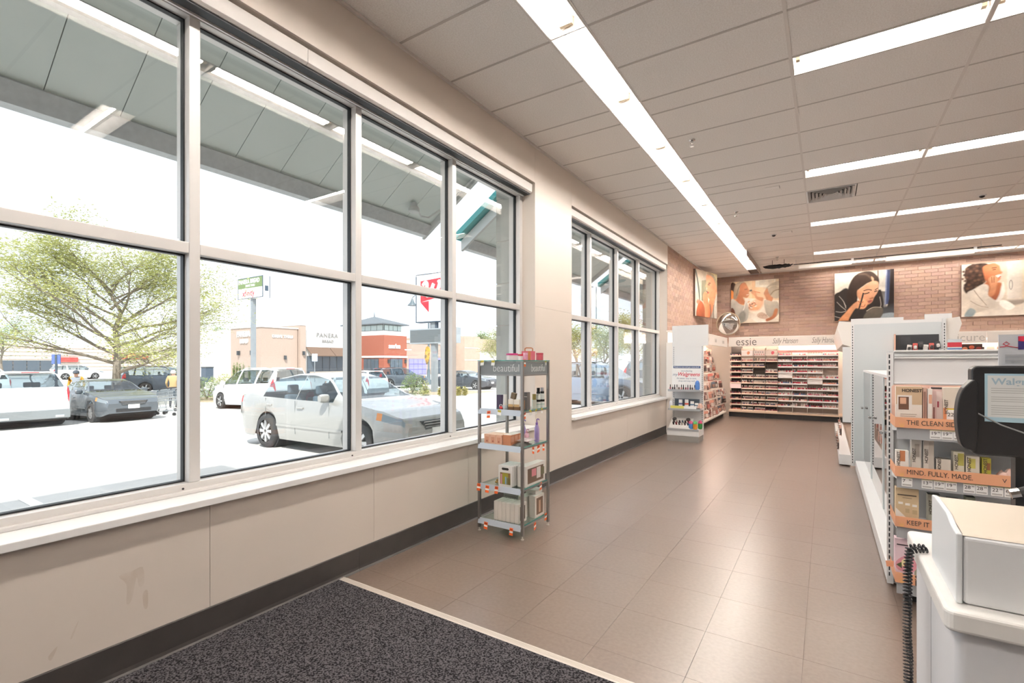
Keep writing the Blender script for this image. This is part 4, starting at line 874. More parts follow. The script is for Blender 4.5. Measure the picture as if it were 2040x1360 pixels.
carton('skincare_carton', 'pink makeup kit card with black top edge in upper tray', 'carton', PXc + 0.1835, PXc + 0.2407, 3.84, 3.88, za, za + .24, '#e6c9c6', [('black_edge', 'f', 0, 1, .955, 1, '#3a302e'), ('brush_print', 'f', .2, .3, .2, .5, '#8c5a50'), ('pale_print', 'f', .45, .9, .1, .9, '#efdcd8'), ('rose_print', 'f', .5, .65, .5, .65, '#b85a68')])
o = hon('wide peach and cream carton priced 22 in the upper tray', .365, .52, 3.80, 3.86, za, .242, CRM, [('peach_base', 'f', 0, 1, 0, .5, '#d98c60'), ('price_card', 'f', .14, .58, .22, .46, '#f2eee8'), ('yellow_edge', 'f', .14, .58, .46, .49, '#d8c24a')])
text('price', '22', .03, FX((-.036, -.0325, .082)), M_INK, o, ext=.0003)
t = thing('tray_liner', 'curved clear peach liner standing in the upper tray', 'tray liner', (PXc + 0.189, 3.93, za)); MB().prism([(-.185, .0), (-.185, .235), (-.175, .248), (-.08, .252), (.05, .248), (.2, .252), (.4, .245), (.4, 0)], .0, .003, 'y').build('liner', mat('liner', '#ecc6b4', .3), t)
zb2 = .7815
o = hon('short white HONEST carton with brown window, middle tray', .045, .135, 3.80, 3.85, zb2, .145, '#e9e4dc', [('brown_cutout', 'f', .3, .72, .55, 1.0, '#b5764f')])
hon('tall grey-white HONEST carton with leaf print, middle tray', .155, .225, 3.82, 3.88, zb2, .222, '#dcd6cc', [('leaf_print', 'f', .35, .8, .5, .85, '#b5aca0')])
hon('tallest silver-grey HONEST carton with brown top, middle tray', .235, .305, 3.80, 3.86, zb2, .23, '#cfc8be', [('brown_top', 't', 0, 1, 0, 1, '#5a2c26'), ('stripe_print', 'f', .5, .95, .1, .9, '#bdb5aa')])
hon('small square HONEST carton next to the tallest one', .32, .415, 3.80, 3.86, zb2, .113, '#d5ccc0', [('grey_top', 't', 0, 1, 0, 1, '#8c8478')])
hon('cream HONEST carton with yellow leaf, behind the terminal', .435, .505, 3.82, 3.88, zb2, .16, '#e3dcc8', [('leaf_print', 'f', .4, .95, .5, .95, '#b5ae5a')]); hon('cream HONEST carton with yellow spots, middle tray', .515, .60, 3.82, 3.88, zb2, .14, '#e0d8c8', [('spot_print', 'f', .2, .7, .5, .9, '#c9c064')]); hon('slim green HONEST carton with avocado print', .615, .67, 3.82, 3.87, zb2, .135, '#b0a840', [('avocado', 'f', .5, .9, .5, .8, '#8c5a3a')])
bag('peach and white wipes pouch at the right of the middle tray', PXc + 0.4581, PXc + 0.5892, 3.80, 3.90, zb2, .09, mat('wipes_peach', '#e0a890', .4, noise=(8, '#efe6e2', 2)), 21)
zc2 = .4795
o = carton('display_card', 'tan melting balm display card in the lower peach tray', 'display card', PXc + 0.0096, PXc + 0.12, 3.78, 3.84, zc2, zc2 + .222, '#cfb894', [('oval_print', 'f', .12, .32, .56, .62, '#f0ece6'), ('oval_print', 'f', .42, .62, .54, .60, '#f0ece6'), ('oval_print', 'f', .72, .92, .52, .58, '#f0ece6'), ('text_line', 'f', .08, .9, .80, .83, '#5a4c3e'), ('text_line', 'f', .3, .7, .73, .745, '#8c7c68'), ('print_patch', 'f', .42, .6, .34, .46, '#bca682'), ('print_patch', 'f', .72, .92, .32, .44, '#bca682')]); MB().prism([(-.055, .0), (.04, .0), (-.055, .1)], -.0332, -.0327, 'y').build('white_corner', pm('#e6e2da'), o)
for k, (x, h) in enumerate(((.275, .185), (.405, .17), (.525, .195))): hon('grey-green HONEST carton, %s behind the counter in the lower tray' % ('left', 'middle', 'right')[k], x, x + (.085, .085, .06)[k], 3.86, 3.92, zc2, h, ('#c9cabc', '#cdcec2', '#a8b09a')[k], [('dark_top', 't', 0, 1, 0, 1, '#4a4f48')])
zd2 = .1415
o = carton('display_card', 'pink avocado display card in the lowest peach tray', 'display card', PXc + 0.00615, PXc + 0.0993, 3.78, 3.84, zd2, zd2 + .25, '#e6cdd4', [('text_line', 'f', .1, .7, .84, .87, '#4a3c40')]); MB().prism(smooth_poly([(-.03, .06), (.04, .06), (.06, .12), (.02, .16), (-.04, .11)], 4), -.0312, -.0303, 'y').build('pink_blob', pm('#dc98a4'), o); MB().ball((.005, -.031, .105), (.022, .002, .028), 12, 6).build('avocado', pm('#e6dca8'), o); MB().ball((.005, -.033, .1), (.01, .002, .012), 10, 6).build('avocado_stone', pm('#c05a34'), o); MB().prism([(-.04, .09), (-.015, .11), (-.012, .07)], -.0318, -.0313, 'y').build('leaf_print', pm('#54603c'), o)
hon('olive carton half hidden by the counter in the lowest tray', .19, .27, 3.82, 3.90, zd2, .17, '#c6c4a4', [('dark_top', 't', 0, 1, 0, 1, '#5a4c3c')])
o = MB().box(-.075, -.003, 0, -.02, 0, .035).build('peach_tab', M_PEACH, EC); o.location = (.045, -.2, .20); o.rotation_euler = (0, -.15, 0)
# ================================================================== checkout counter
CT_ = thing('checkout_counter', 'white checkout counter with rounded solid top at the lower right', 'counter', (.21, 1.35, 0)); M_CTOP = mat('counter_top', '#eeece8', 0.3, noise=(30, '#e6e3de', .6))
MB().prism([(a + .65, c + .29) for a, c in rrect(1.30, .58, .02, 5)], .905, .95).build('top', M_CTOP, CT_, bevel=.008, seg=3)
MB().prism([(a + .66, c + .29) for a, c in rrect(1.28, .54, .018, 5)], .0065, .904).build('body', mat('counter_body', '#dcdcde', .45), CT_, smooth=True); MB().box(.0195, .30, .03, .0215, .302, .9).build('panel_seam', M_GREY, CT_)
SB = thing('privacy_box', 'white raised box with beige top on the checkout counter', 'counter box', (.235, 1.395, .951)); 
MB().box(.012, .002, 0, .9, .28, .145).build('box_body', mat('box_white', '#e0e1e2', .45), SB, bevel=.008, seg=3); MB().prism([(.006, .1455), (.28, .1455), (.28, .165), (.05, .153), (.012, .149)], .012, .9, 'x').build('beige_top', mat('box_beige', '#d9cdbd', .5), SB)
MB().prism([(.0, 0), (.285, 0), (.285, .168), (.25, .172), (.11, .168), (.05, .154), (.0, .150)], .0, .011, 'x').build('side_panel', mat('box_side', '#e3e6e8', .4), SB, bevel=.003)
# coiled cord
def coil(path, r, pitch, n):
    P = [Vector((a, b_, c)) for a, b_, c in path]; out = []; L = [0]
    for a, c in zip(P[:-1], P[1:]): L.append(L[-1] + (c - a).length)
    N = int(L[-1] / pitch * n); k = 0
    for i in range(N + 1):
        s_ = L[-1] * i / N
        while k < len(L) - 2 and s_ > L[k + 1]: k += 1
        f_ = (s_ - L[k]) / (L[k + 1] - L[k]); p_ = P[k].lerp(P[k + 1], f_); t_ = (P[k + 1] - P[k]).normalized(); u_ = t_.cross(Vector((.3, 1, .2))).normalized(); v_ = t_.cross(u_); a = 2 * PI * i / n
        out.append(p_ + u_ * r * math.cos(a) + v_ * r * math.sin(a))
    return out
CC = thing('coiled_cord', 'black coiled cable hanging down the side of the counter', 'cord', (.2, 1.70, .95))
pA = [(.03, .015, .0105), (.018, .01, .0105), (-.006, .0, .006), (-.012, -.012, -.05), (-.013, -.02, -.12), (-.016, -.03, -.2), (-.012, -.03, -.28), (-.014, -.04, -.36), (-.013, -.045, -.45), (-.013, -.05, -.6)]
pB = [(.03, .03, .0105), (.012, .03, .0105), (-.006, .03, .004), (-.012, .02, -.06), (-.013, .01, -.13), (-.014, .005, -.22), (-.014, -.005, -.3), (-.013, -.01, -.42), (-.013, -.015, -.6)]
for pth in (pA, pB): MB().tube(coil(smooth_path := [tuple(p_) for p_ in pth], .0075, .0088, 9), .0021, 5).build('coil', M_BLACK, CC, smooth=True)
# payment terminal back with notice
TR = thing('register_display', 'black register screen housing seen from behind with a taped notice', 'register screen', (.32, 1.755, .951))
MB().box(.02, -.02, 0, .26, .12, .012).build('base', M_BLACK, TR, bevel=.004); MB().box(.10, .04, .012, .18, .08, .33).build('stand', M_BLACK, TR)
MB().prism(rrect(.36, .235, .014, 4, .185, .39), -.01, .035, 'y').build('housing', M_BLACK, TR, bevel=.005, seg=3)
MB().prism(smooth_poly([(-.018, .30), (-.026, .36), (-.022, .42), (-.008, .455), (.014, .46), (.014, .30), (.0, .285)], 4), -.022, .02, 'y').build('card_reader', M_BLACK, TR, bevel=.003, smooth=False)
MB().tube([(.012, -.012, .385), (.06, -.013, .355), (.12, -.013, .33), (.2, -.013, .30)], .0022, 6).build('thin_cable', M_GREY, TR, smooth=True); MB().box(.108, -.0145, .285, .112, -.0105, .36).build('groove', M_GASKET, TR)
nt_ = MB().box(.030, -.0125, .362, .33, -.0112, .487).build('notice_sheet', mat('notice_blue', '#a9c9d8', .4), TR); MB().box(.0355, -.0132, .374, .33, -.0126, .482).build('notice_paper', mat('notice_grey', '#d8dada', .5), nt_)
text('lettering', 'Walgreens return', .0235, FX((.043, -.0136, .466)), mat('notice_text', '#9fb5c4', .6), nt_, ext=.0002, bold=.0005, sx=1.1)
for k in range(13):
    if k in (3, 7): continue
    MB().box(.042, -.0136, .448 - .0056 * k, .042 + .12 + .03 * ((k * 7) % 5) / 5, -.0133, .4498 - .0056 * k).build('text_line', mat('notice_line', '#b3b5b5', .6), nt_)
GCd = thing('gift_card_sign', 'grey card sign with red and blue gift cards on the register screen', 'sign', (.378, 1.752, 1.4590)); MB().box(0, -.002, 0, .30, .002, .08).build('card', mat('card_grey', '#c6cad0', .5), GCd)
for k, (x, z) in enumerate(((.036, .041), (.064, .033))):
    o = MB().box(x, -.0032 - .0006 * k, z, x + .08, -.0022 - .0006 * k, z + .034).build('gift_card', mat('card_navy', '#3a3470', .35), GCd); MB().prism([(x, z + .034), (x, z + .022), (x + .08, z + .012), (x + .08, z + .034)], -.0037 - .0006 * k, -.0033 - .0006 * k, 'y').build('red_corner', mat('card_red', '#c8344c', .35), o)
MB().tube([(.002, -.003, .048), (.012, -.003, .049), (.02, -.003, .056), (.014, -.003, .062), (.008, -.003, .056), (.016, -.003, .050), (.036, -.003, .046)], .0010, 5).build('ribbon_print', mat('card_red', '#c8344c', .35), GCd)
for k in range(7): MB().box(.012, -.0027, .006 + .0034 * k, .26, -.0022, .0074 + .0034 * k).build('text_line', mat('fine_slate', '#8d9299', .7), GCd)
t = thing('scanner_handle', 'black curved scanner handle resting behind the white counter box', 'scanner', (.50, 1.73, .951)); MB().tube([(-.09, 0, .185), (-.06, 0, .196), (0, .0, .195), (.06, -.01, .18), (.1, -.02, .15)], [.012, .017, .018, .017, .015], 10).build('handle', M_BLACK, t, smooth=True); MB().cyl((.02, .0, 0), (.02, 0, .19), .012, n=8).build('stem', M_BLACK, t); MB().tube([(-.105, .0, .181), (-.088, .0, .187)], .013, 10).build('silver_tip', M_CHROME, t, smooth=True)
# ================================================================== hanging items near the back ceiling
t = thing('cable_bundle', 'black bundled cables hanging below the ceiling at the end of light strip', 'cable bundle', (-0.98, 13.25, 3.76))
rc = random.Random(2)
for k in range(7): MB().tube([(.30 * math.cos(a) * (1 - .05 * k) + rc.uniform(-.02, .02), .06 * math.sin(a), .035 * math.sin(a) + rc.uniform(-.02, .02)) for a in (2 * PI * i / 14 for i in range(14))], .014, 5, closed=True).build('cable_loop', M_BLACK, t, smooth=True)
MB().cyl((-.1, 0, .03), (-.1, 0, .155), .006, n=5).build('hanger', M_BLACK, t); MB().cyl((.15, 0, .03), (.15, 0, .155), .006, n=5).build('hanger', M_BLACK, t)
t = thing('curtain_rail', 'thin dark rail with white valance boxes under the back ceiling', 'rail', (-.65, 13.45, 3.80))
MB().cyl((0, 0, 0), (3.6, .0, 0), .010, n=6).build('rail', M_BLACK, t)
for a, c in ((.1, 1.15), (1.75, 3.2)):
    MB().box(a, -.05, -.13, c, .05, -.02).build('valance_box', M_CANOPY, t, bevel=.02); MB().box(c - .02, -.055, -.10, c + .03, .055, .02).build('end_clip', M_WHITE, t)
for x in (.05, 1.6, 3.3): MB().cyl((x, 0, 0), (x, 0, .115), .006, n=5).build('hanger', M_WHITE, t)
t = thing('light_shade_panel', 'grey shade strip tilted under the far end of the light strip', 'light shade', (-1.44, 13.2, 3.77)); MB().box(-.003, -1.6, 0, .003, 1.05, .14).build('shade', mat('shade_grey', '#a89a8c', .5), t)
# ================================================================== photo canvases (flat prints painted as colour attributes)
class Paint:
    def __init__(s, nx, ny, bgc):
        s.nx, s.ny = nx, ny; y, x = np.mgrid[0:ny, 0:nx]; s.x = x / (nx - 1); s.y = y / (ny - 1); s.asp = nx / ny
        s.c = np.empty((ny, nx, 3)); s.c[:] = lin(bgc)
    def mask(s, pts, soft):
        P = np.array(pts, float); x0, y0 = P.min(0) - soft * 2; x1, y1 = P.max(0) + soft * 2
        ix0, ix1 = max(0, int(x0 * (s.nx - 1))), min(s.nx, int(x1 * (s.nx - 1)) + 2); iy0, iy1 = max(0, int(y0 * (s.ny - 1))), min(s.ny, int(y1 * (s.ny - 1)) + 2)
        if ix1 <= ix0 or iy1 <= iy0: return None
        X = s.x[iy0:iy1, ix0:ix1]; Y = s.y[iy0:iy1, ix0:ix1]; ins = np.zeros(X.shape, bool); dm = np.full(X.shape, 9.0)
        for i in range(len(P)):
            (ax, ay), (bx, by) = P[i - 1], P[i]
            c = ((ay > Y) != (by > Y)); 
            if ay != by: ins ^= c & (X < (bx - ax) * (Y - ay) / (by - ay) + ax)
            dx, dy = bx - ax, by - ay; L = dx * dx + dy * dy + 1e-12
            t_ = np.clip(((X - ax) * dx + (Y - ay) * dy) / L, 0, 1); dm = np.minimum(dm, np.hypot(X - ax - t_ * dx, Y - ay - t_ * dy))
        sd = np.where(ins, dm, -dm); return (slice(iy0, iy1), slice(ix0, ix1)), np.clip(sd / (2 * soft) + 0.5, 0, 1), X, Y
    def poly(s, pts, c1, c2=None, g=(0, 1), soft=0.011, smooth=True, al=1.0, k=5):
        r = s.mask(smooth_poly(pts, k) if smooth else pts, soft)
        if r is None: return s
        sl, m, X, Y = r; a = np.array(lin(c1))
        if c2:
            q = X * g[0] + Y * g[1]; q = (q - q.min()) / (q.max() - q.min() + 1e-9); col = a * (1 - q[..., None]) + np.array(lin(c2)) * q[..., None]
        else: col = a
        m = (m * al)[..., None]; s.c[sl] = s.c[sl] * (1 - m) + col * m; return s
    def ell(s, cx, cy, rx, ry, c1, c2=None, g=(0, 1), soft=0.006, rot=0, al=1.0):
        P = []
        for i in range(24):
            a = 2 * PI * i / 24; u, v = rx * math.cos(a), ry * math.sin(a); P.append((cx + u * math.cos(rot) - v * math.sin(rot), cy + u * math.sin(rot) + v * math.cos(rot)))
        return s.poly(P, c1, c2, g, soft, False, al)
    def line(s, pts, w, c, soft=0.004, al=1.0):
        P = smooth_poly(pts, 5, False); L = []; R = []
        for i, p in enumerate(P):
            a = np.array(P[min(i + 1, len(P) - 1)]) - np.array(P[max(i - 1, 0)]); a = a / (np.hypot(*a) + 1e-9); L.append((p[0] - a[1] * w, p[1] + a[0] * w)); R.append((p[0] + a[1] * w, p[1] - a[0] * w))
        return s.poly(L + R[::-1], c, None, (0, 1), soft, False, al)
    def mesh(s, name, w, h, m):
        R_ = np.random.RandomState(4); nz_ = np.zeros((s.ny, s.nx))
        for k_, a_ in ((7, .10), (17, .07), (45, .04)):
            g_ = R_.normal(0, 1, (k_, k_)); yi = s.y * (k_ - 1.001); xi = s.x * (k_ - 1.001); y0 = yi.astype(int); x0 = xi.astype(int); fy = yi - y0; fx = xi - x0
            nz_ += a_ * (g_[y0, x0] * (1 - fy) * (1 - fx) + g_[y0 + 1, x0] * fy * (1 - fx) + g_[y0, x0 + 1] * (1 - fy) * fx + g_[y0 + 1, x0 + 1] * fy * fx)
        s.c = np.clip(s.c * (1 + nz_[..., None]), 0, 1)          # the print's own mottling
        n = s.nx * s.ny; me = bpy.data.meshes.new(name)
        co = np.stack([(s.x - 0.5) * w, np.zeros_like(s.x), s.y * h], -1).reshape(-1, 3).astype(np.float32)
        j, i = np.mgrid[0:s.ny - 1, 0:s.nx - 1]; b_ = (j * s.nx + i).ravel(); F_ = np.stack([b_, b_ + 1, b_ + 1 + s.nx, b_ + s.nx], 1).astype(np.int32); nf = len(F_)
        me.vertices.add(n); me.vertices.foreach_set('co', co.ravel()); me.loops.add(nf * 4); me.loops.foreach_set('vertex_index', F_.ravel()); me.polygons.add(nf)
        me.polygons.foreach_set('loop_start', np.arange(0, nf * 4, 4, dtype=np.int32)); me.polygons.foreach_set('loop_total', np.full(nf, 4, dtype=np.int32)); me.update(calc_edges=True)
        a = me.color_attributes.new('Col', 'FLOAT_COLOR', 'POINT'); a.data.foreach_set('color', np.concatenate([s.c.reshape(-1, 3), np.ones((n, 1))], 1).astype(np.float32).ravel())
        me.materials.append(m); return me
M_PRINT = attr_mat('canvas_print', 0.45, 0.3)
def canvas(label, loc, rz, w, h, P):
    t = thing('photo_canvas', label, 'canvas print', loc, rz)
    MB().box(-w / 2, 0.001, 0, w / 2, 0.05, h).build('stretcher', mat('canvas_side', '#6d5548', 0.7), t)
    obj('printed_face', P.mesh('printed_face', w, h, M_PRINT), t)
N_ = 200
# woman with lipstick
P = Paint(150, N_, '#cfc6b6')
P.poly([(0, 0), (.5, 0), (.5, 1), (0, 1)], '#d4cbbb', '#bdb4a4', (1, 0), smooth=False).poly([(.02, 1), (.12, .8), (.2, .5), (.2, .2), (.14, .5), (.06, .8), (-.05, 1)], '#4f5a52', soft=.01)
P.poly([(.28, .35), (.28, .78), (.5, .82), (.5, .3)], '#6f6d58', '#8f8a70', smooth=False, soft=.012).poly([(.72, .95), (1.02, .9), (1.02, .3), (.8, .3)], '#8d8a62', '#5c5f44', soft=.02).poly([(.62, .93), (.8, .93), (1, .86), (1, 1.02), (.6, 1.02)], '#c9c09c', soft=.02)
P.poly([(.50, .92), (.62, .96), (.78, .93), (.92, .78), (1.0, .62), (1.0, .4), (.86, .36), (.70, .38), (.57, .44), (.52, .50), (.54, .56), (.50, .60), (.53, .64), (.46, .68), (.50, .76), (.48, .84)], '#b8603c', '#e3a884', (-.5, .6))
P.poly([(.52, .95), (.6, 1.0), (.85, .96), (1.02, .8), (1.02, .55), (.97, .7), (.86, .86), (.7, .93)], '#b9ae98', '#8c8064', (1, 0)).poly([(.60, .74), (.70, .76), (.68, .78), (.60, .77)], '#5b3c2c').poly([(.56, .71), (.66, .72), (.63, .735), (.57, .73)], '#3a2a22')
P.poly([(.52, .57), (.60, .565), (.62, .545), (.55, .52), (.52, .54)], '#8e3a34').poly([(.93, .58), (1, .6), (1, .50), (.93, .50)], '#d99470').poly([(.62, .38), (.92, .42), (.95, .2), (.8, .05), (.6, .02)], '#a9552f', '#c98560')
P.poly([(.88, .4), (1.02, .55), (1.02, -.02), (.72, -.02), (.8, .2)], '#7d7468', '#b8afa2', (1, 0)).line([(.95, .4), (.9, .2), (.92, 0)], .012, '#d8d2c8').line([(.84, .3), (.82, .1), (.84, 0)], .012, '#4f463c').line([(.66, .3), (.7, .1), (.68, 0)], .02, '#5a5048')
P.poly([(.04, .06), (.1, .22), (.2, .34), (.36, .28), (.48, .1), (.48, -.02), (.1, -.02)], '#7a3c26', '#c26a46', (-.3, 1)).poly([(.34, .46), (.40, .54), (.46, .55), (.52, .54), (.56, .46), (.58, .34), (.62, .2), (.62, -.02), (.44, -.02), (.42, .18), (.36, .32)], '#d79a78', '#b3683f', (1, 0))
for a in (.40, .46, .52): P.line([(a, .53), (a - .01, .42), (a + .02, .3)], .006, '#8d4c2e')
P.line([(.50, .58), (.55, .545)], .015, '#3c3a3a').poly([(.05, .30), (.12, .26), (.2, .32), (.12, .36)], '#c98068', soft=.02)
canvas('canvas photo of a woman putting on lipstick, angled off the left wall', (-2.575, 13.22, 2.62), math.atan2(1.19, 0.30), 1.22, 1.17, P)
# mother and child with a brush
P = Paint(N_, 190, '#e3c9a4')
P.poly([(.45, 1), (1, 1), (1, .55), (.45, .5)], '#dcae7c', '#ecdcc0', (1, .3), smooth=False).poly([(.52, 1.0), (.94, 1.0), (.94, .80), (.52, .84)], '#f2ead8', smooth=False).poly([(.6, .98), (.9, .98), (.9, .86), (.6, .88)], '#d9cdb8', smooth=False)
P.poly([(.3, .0), (1, 0), (1, .5), (.3, .6)], '#d8cbb8', '#efe6d8', smooth=False).poly([(.36, .4), (.55, .58), (.7, .5), (.6, .3), (.4, .3)], '#c98a5c', '#e3bfa0', soft=.03)
for k in range(14): P.ell(.38 + .025 * (k % 7), .36 + .16 * ((k * 5) % 9) / 9, .03, .015, ('#9c5a3a', '#e8d8c4', '#6b4432', '#d9a47c')[k % 4], soft=.008, rot=k)
P.poly([(.40, .27), (.75, .02), (.60, -.02), (.36, .18)], '#e9e2d6', '#c9b8a2').poly([(0, .62), (.12, .55), (.16, .75), (.1, .95), (0, .97)], '#3b2418').poly([(0, .58), (0, .8), (.07, .74), (.13, .6), (.1, .52)], '#e08c48')
P.poly([(.05, .62), (.08, .9), (.16, .99), (.28, .99), (.30, .9), (.22, .8), (.15, .6), (.1, .58)], '#8b7a66', '#b5a48c', (1, .5)).line([(.12, .66), (.16, .84), (.24, .96)], .01, '#6f5f4c')
P.poly([(.20, .92), (.30, .97), (.36, .86), (.38, .80), (.41, .77), (.38, .73), (.39, .66), (.34, .60), (.26, .62), (.30, .5), (.26, .44), (.12, .50), (.13, .62), (.18, .76)], '#a85f3c', '#c98a60', (1, .3)).line([(.29, .80), (.35, .81)], .006, '#3c2418').line([(.33, .67), (.38, .675)], .008, '#f0dccc')
P.poly([(.0, .55), (.08, .57), (.18, .47), (.28, .42), (.34, .48), (.38, .3), (.32, .05), (.0, .02)], '#8d867c', '#d5cdc0', (.6, 1)).poly([(.0, .36), (.08, .3), (.1, .0), (0, 0)], '#5a3222', soft=.01).line([(.3, .5), (.28, .35), (.2, .2)], .006, '#f0ebe2').poly([(.17, .2), (.26, .3), (.32, .2), (.28, .04), (.18, .02)], '#7d7a72', soft=.02)
P.poly([(.70, .66), (.72, .74), (.78, .85), (.9, .92), (1.02, .92), (1.02, .58), (.9, .55), (.8, .58), (.77, .66)], '#a3957e', '#c9bca6', (1, .4)).line([(.82, .62), (.9, .72), (1, .75)], .012, '#85775f').line([(.78, .8), (.88, .84), (1, .82)], .008, '#d8ccb6')
P.poly([(.70, .68), (.76, .8), (.79, .7), (.84, .6), (.88, .56), (.84, .45), (.76, .5), (.73, .58)], '#a3643e', '#c58a60').poly([(.43, .74), (.48, .77), (.53, .72), (.56, .62), (.68, .58), (.66, .5), (.54, .56), (.50, .64), (.44, .70)], '#b5744c', '#d39c74').line([(.40, .765), (.45, .77)], .018, '#2b1d16').line([(.5, .74), (.62, .70)], .008, '#c96a3a')
P.poly([(.70, .5), (.76, .52), (.86, .48), (.98, .45), (1, .2), (.9, .1), (.78, .14), (.72, .3)], '#8f8576', '#b8ae9e').poly([(.92, .3), (.98, .28), (.92, .1), (.76, .02), (.74, .08), (.86, .14)], '#8c4f30', '#b07148').poly([(.56, .2), (.66, .24), (.78, .14), (.72, .08), (.58, .12)], '#b39a86', soft=.01)
for k in range(12): P.ell(.59 + .015 * k, .15 + .05 * ((k * 3) % 5) / 5, .008, .006, '#6b4436', soft=.004)
canvas('canvas photo of a smiling woman and a child holding a makeup brush', (-1.655, 14.93, 2.555), 0, 1.19, 1.165, P)
# woman with dark hair drawing eyeliner
P = Paint(N_, N_, '#d6cdbf')
P.poly([(0, .55), (.72, .6), (.72, 1), (0, 1)], '#d9d0c1', '#c8bfb0', (1, 0), smooth=False).poly([(.73, 1), (.755, 1), (.755, .6), (.735, .6)], '#4c342c', smooth=False).poly([(.755, 1), (.87, 1), (.87, .58), (.755, .58)], '#cfc8bc', '#b5b0a8', smooth=False).poly([(.75, .58), (.88, .56), (.88, .2), (.7, .2)], '#8b8884', '#55524f', (0, 1), smooth=False)
P.poly([(.87, 1), (.90, 1), (.88, .3), (.85, .3)], '#7f8aa6', smooth=False).poly([(.89, 1), (.95, 1), (.93, .3), (.87, .3)], '#3c4a70', '#27304a', smooth=False).poly([(.94, 1.02), (1.02, 1.02), (1.02, .1), (.88, .2), (.92, .4)], '#221a18', smooth=False).poly([(.7, .3), (.85, .25), (1, .3), (1, 0), (.7, 0)], '#2c2624', '#4b5056', (0, -1), soft=.02).poly([(.72, -.02), (.8, .1), (1, .12), (1, -.02)], '#8d979d', soft=.01)
P.poly([(-.02, .5), (.1, .62), (.2, .68), (.28, .6), (.5, .3), (.75, .6), (.81, .5), (.83, .25), (.7, .02), (-.02, -.02)], '#1d1917', '#2c2623')
for L_ in (((.08, .52), (.16, .4), (.2, .26)), ((.04, .4), (.12, .3), (.2, .22)), ((.02, .2), (.12, .18), (.2, .2)), ((.17, .36), (.2, .3)), ((.0, .1), (.1, .06)), ((.77, .46), (.79, .3), (.76, .2)), ((.14, .66), (.2, .69))): P.line(L_, .006, '#a29a94', soft=.006)
P.poly([(.23, .62), (.27, .78), (.35, .92), (.48, .99), (.62, .99), (.72, .9), (.76, .8), (.74, .7), (.6, .76), (.5, .7), (.42, .62), (.40, .45), (.36, .3), (.28, .26), (.22, .4)], '#241a15', '#3a2c24', (.3, 1)).line([(.42, .95), (.55, .93), (.66, .8)], .012, '#5c4a3e', soft=.02).poly([(.63, .88), (.67, .84), (.665, .78), (.645, .8)], '#c9a284')
P.poly([(.40, .62), (.46, .66), (.56, .74), (.66, .79), (.74, .76), (.75, .66), (.73, .55), (.68, .46), (.64, .36), (.56, .31), (.48, .36), (.41, .46), (.39, .54)], '#b87a54', '#e0b292', (.6, .8)).line([(.50, .60), (.58, .62), (.64, .60)], .008, '#2b1c15').line([(.69, .60), (.74, .64)], .007, '#2b1c15').line([(.51, .535), (.56, .545), (.60, .56)], .01, '#1d1410').line([(.68, .57), (.73, .585)], .009, '#1d1410')
P.poly([(.57, .38), (.62, .405), (.65, .385), (.6, .345)], '#8c4a44').poly([(.6, .44), (.66, .46), (.66, .43), (.61, .42)], '#9a6446', soft=.01)
P.poly([(.06, -.02), (.2, .18), (.31, .32), (.38, .38), (.48, .44), (.54, .40), (.57, .33), (.52, .24), (.44, .23), (.36, .24), (.27, .08), (.22, -.02)], '#c17f55', '#dca580', (.4, 1)).line([(.5, .56), (.47, .42), (.44, .3), (.4, .14)], .014, '#26201e').line([(.4, .4), (.46, .36), (.5, .38)], .006, '#8e5538').line([(.44, .3), (.5, .27), (.53, .32)], .006, '#8e5538')
P.poly([(.5, .06), (.58, .2), (.7, .26), (.82, .22), (.8, .06), (.7, -.02), (.52, -.02)], '#4a443c', '#5d564c').line([(.55, .18), (.66, .25), (.8, .24)], .007, '#a59c8c', soft=.005)
canvas('canvas photo of a dark-haired woman drawing eyeliner', (0.79, 14.93, 2.515), 0, 1.20, 1.21, P)
# curly-haired woman in a robe
P = Paint(220, 190, '#cfc3b4')
P.poly([(.4, 0), (1, 0), (1, 1), (.4, 1)], '#c6b7a4', '#dccfbe', (1, 0), smooth=False).poly([(.50, 1.0), (.66, 1), (.66, .3), (.5, .3)], '#d8d0c6', '#bfb5a8', (1, 0), smooth=False).poly([(.66, 1), (1, 1), (1, .2), (.66, .25)], '#c9b8a2', '#a98e76', (1, 0), smooth=False)
P.ell(.54, .56, .02, .09, '#6d6660').ell(.54, .56, .012, .075, '#d5cdc2').poly([(.38, .25), (.66, .28), (.66, .2), (.38, .16)], '#8b8076', soft=.02).poly([(.0, .0), (.2, .1), (.42, .24), (.6, .16), (.7, .24), (1, .42), (1, 0)], '#d9cfc3', '#b5a898', (0, 1), soft=.01)
P.poly([(.40, .25), (.48, .28), (.58, .16), (.5, .1)], '#efe8df', soft=.01)
P.poly([(.06, .95), (.16, 1.0), (.28, .99), (.32, .9), (.3, .75), (.24, .6), (.14, .5), (.06, .44), (.02, .55), (.05, .68), (.03, .8)], '#2a1c16', '#3a271e')
for k in range(46):
    a = k * 2.399; r_ = math.sqrt((k + .5) / 46); P.ell(.15 + .15 * r_ * math.cos(a), .74 + .26 * r_ * math.sin(a), .018, .02, ('#23160f', '#452f24', '#5a4030')[k % 3], soft=.012)
P.poly([(.24, .92), (.30, .97), (.37, .98), (.42, .92), (.43, .84), (.45, .80), (.43, .76), (.43, .68), (.38, .62), (.32, .60), (.27, .66), (.25, .78)], '#8e4a2c', '#cf8a62', (1, .5)).line([(.345, .86), (.38, .865)], .006, '#2b1a12').line([(.335, .895), (.39, .90)], .006, '#3a2418').poly([(.37, .74), (.42, .765), (.435, .74), (.40, .70)], '#f2e4da').line([(.36, .75), (.40, .70), (.435, .735)], .006, '#9c4a40')
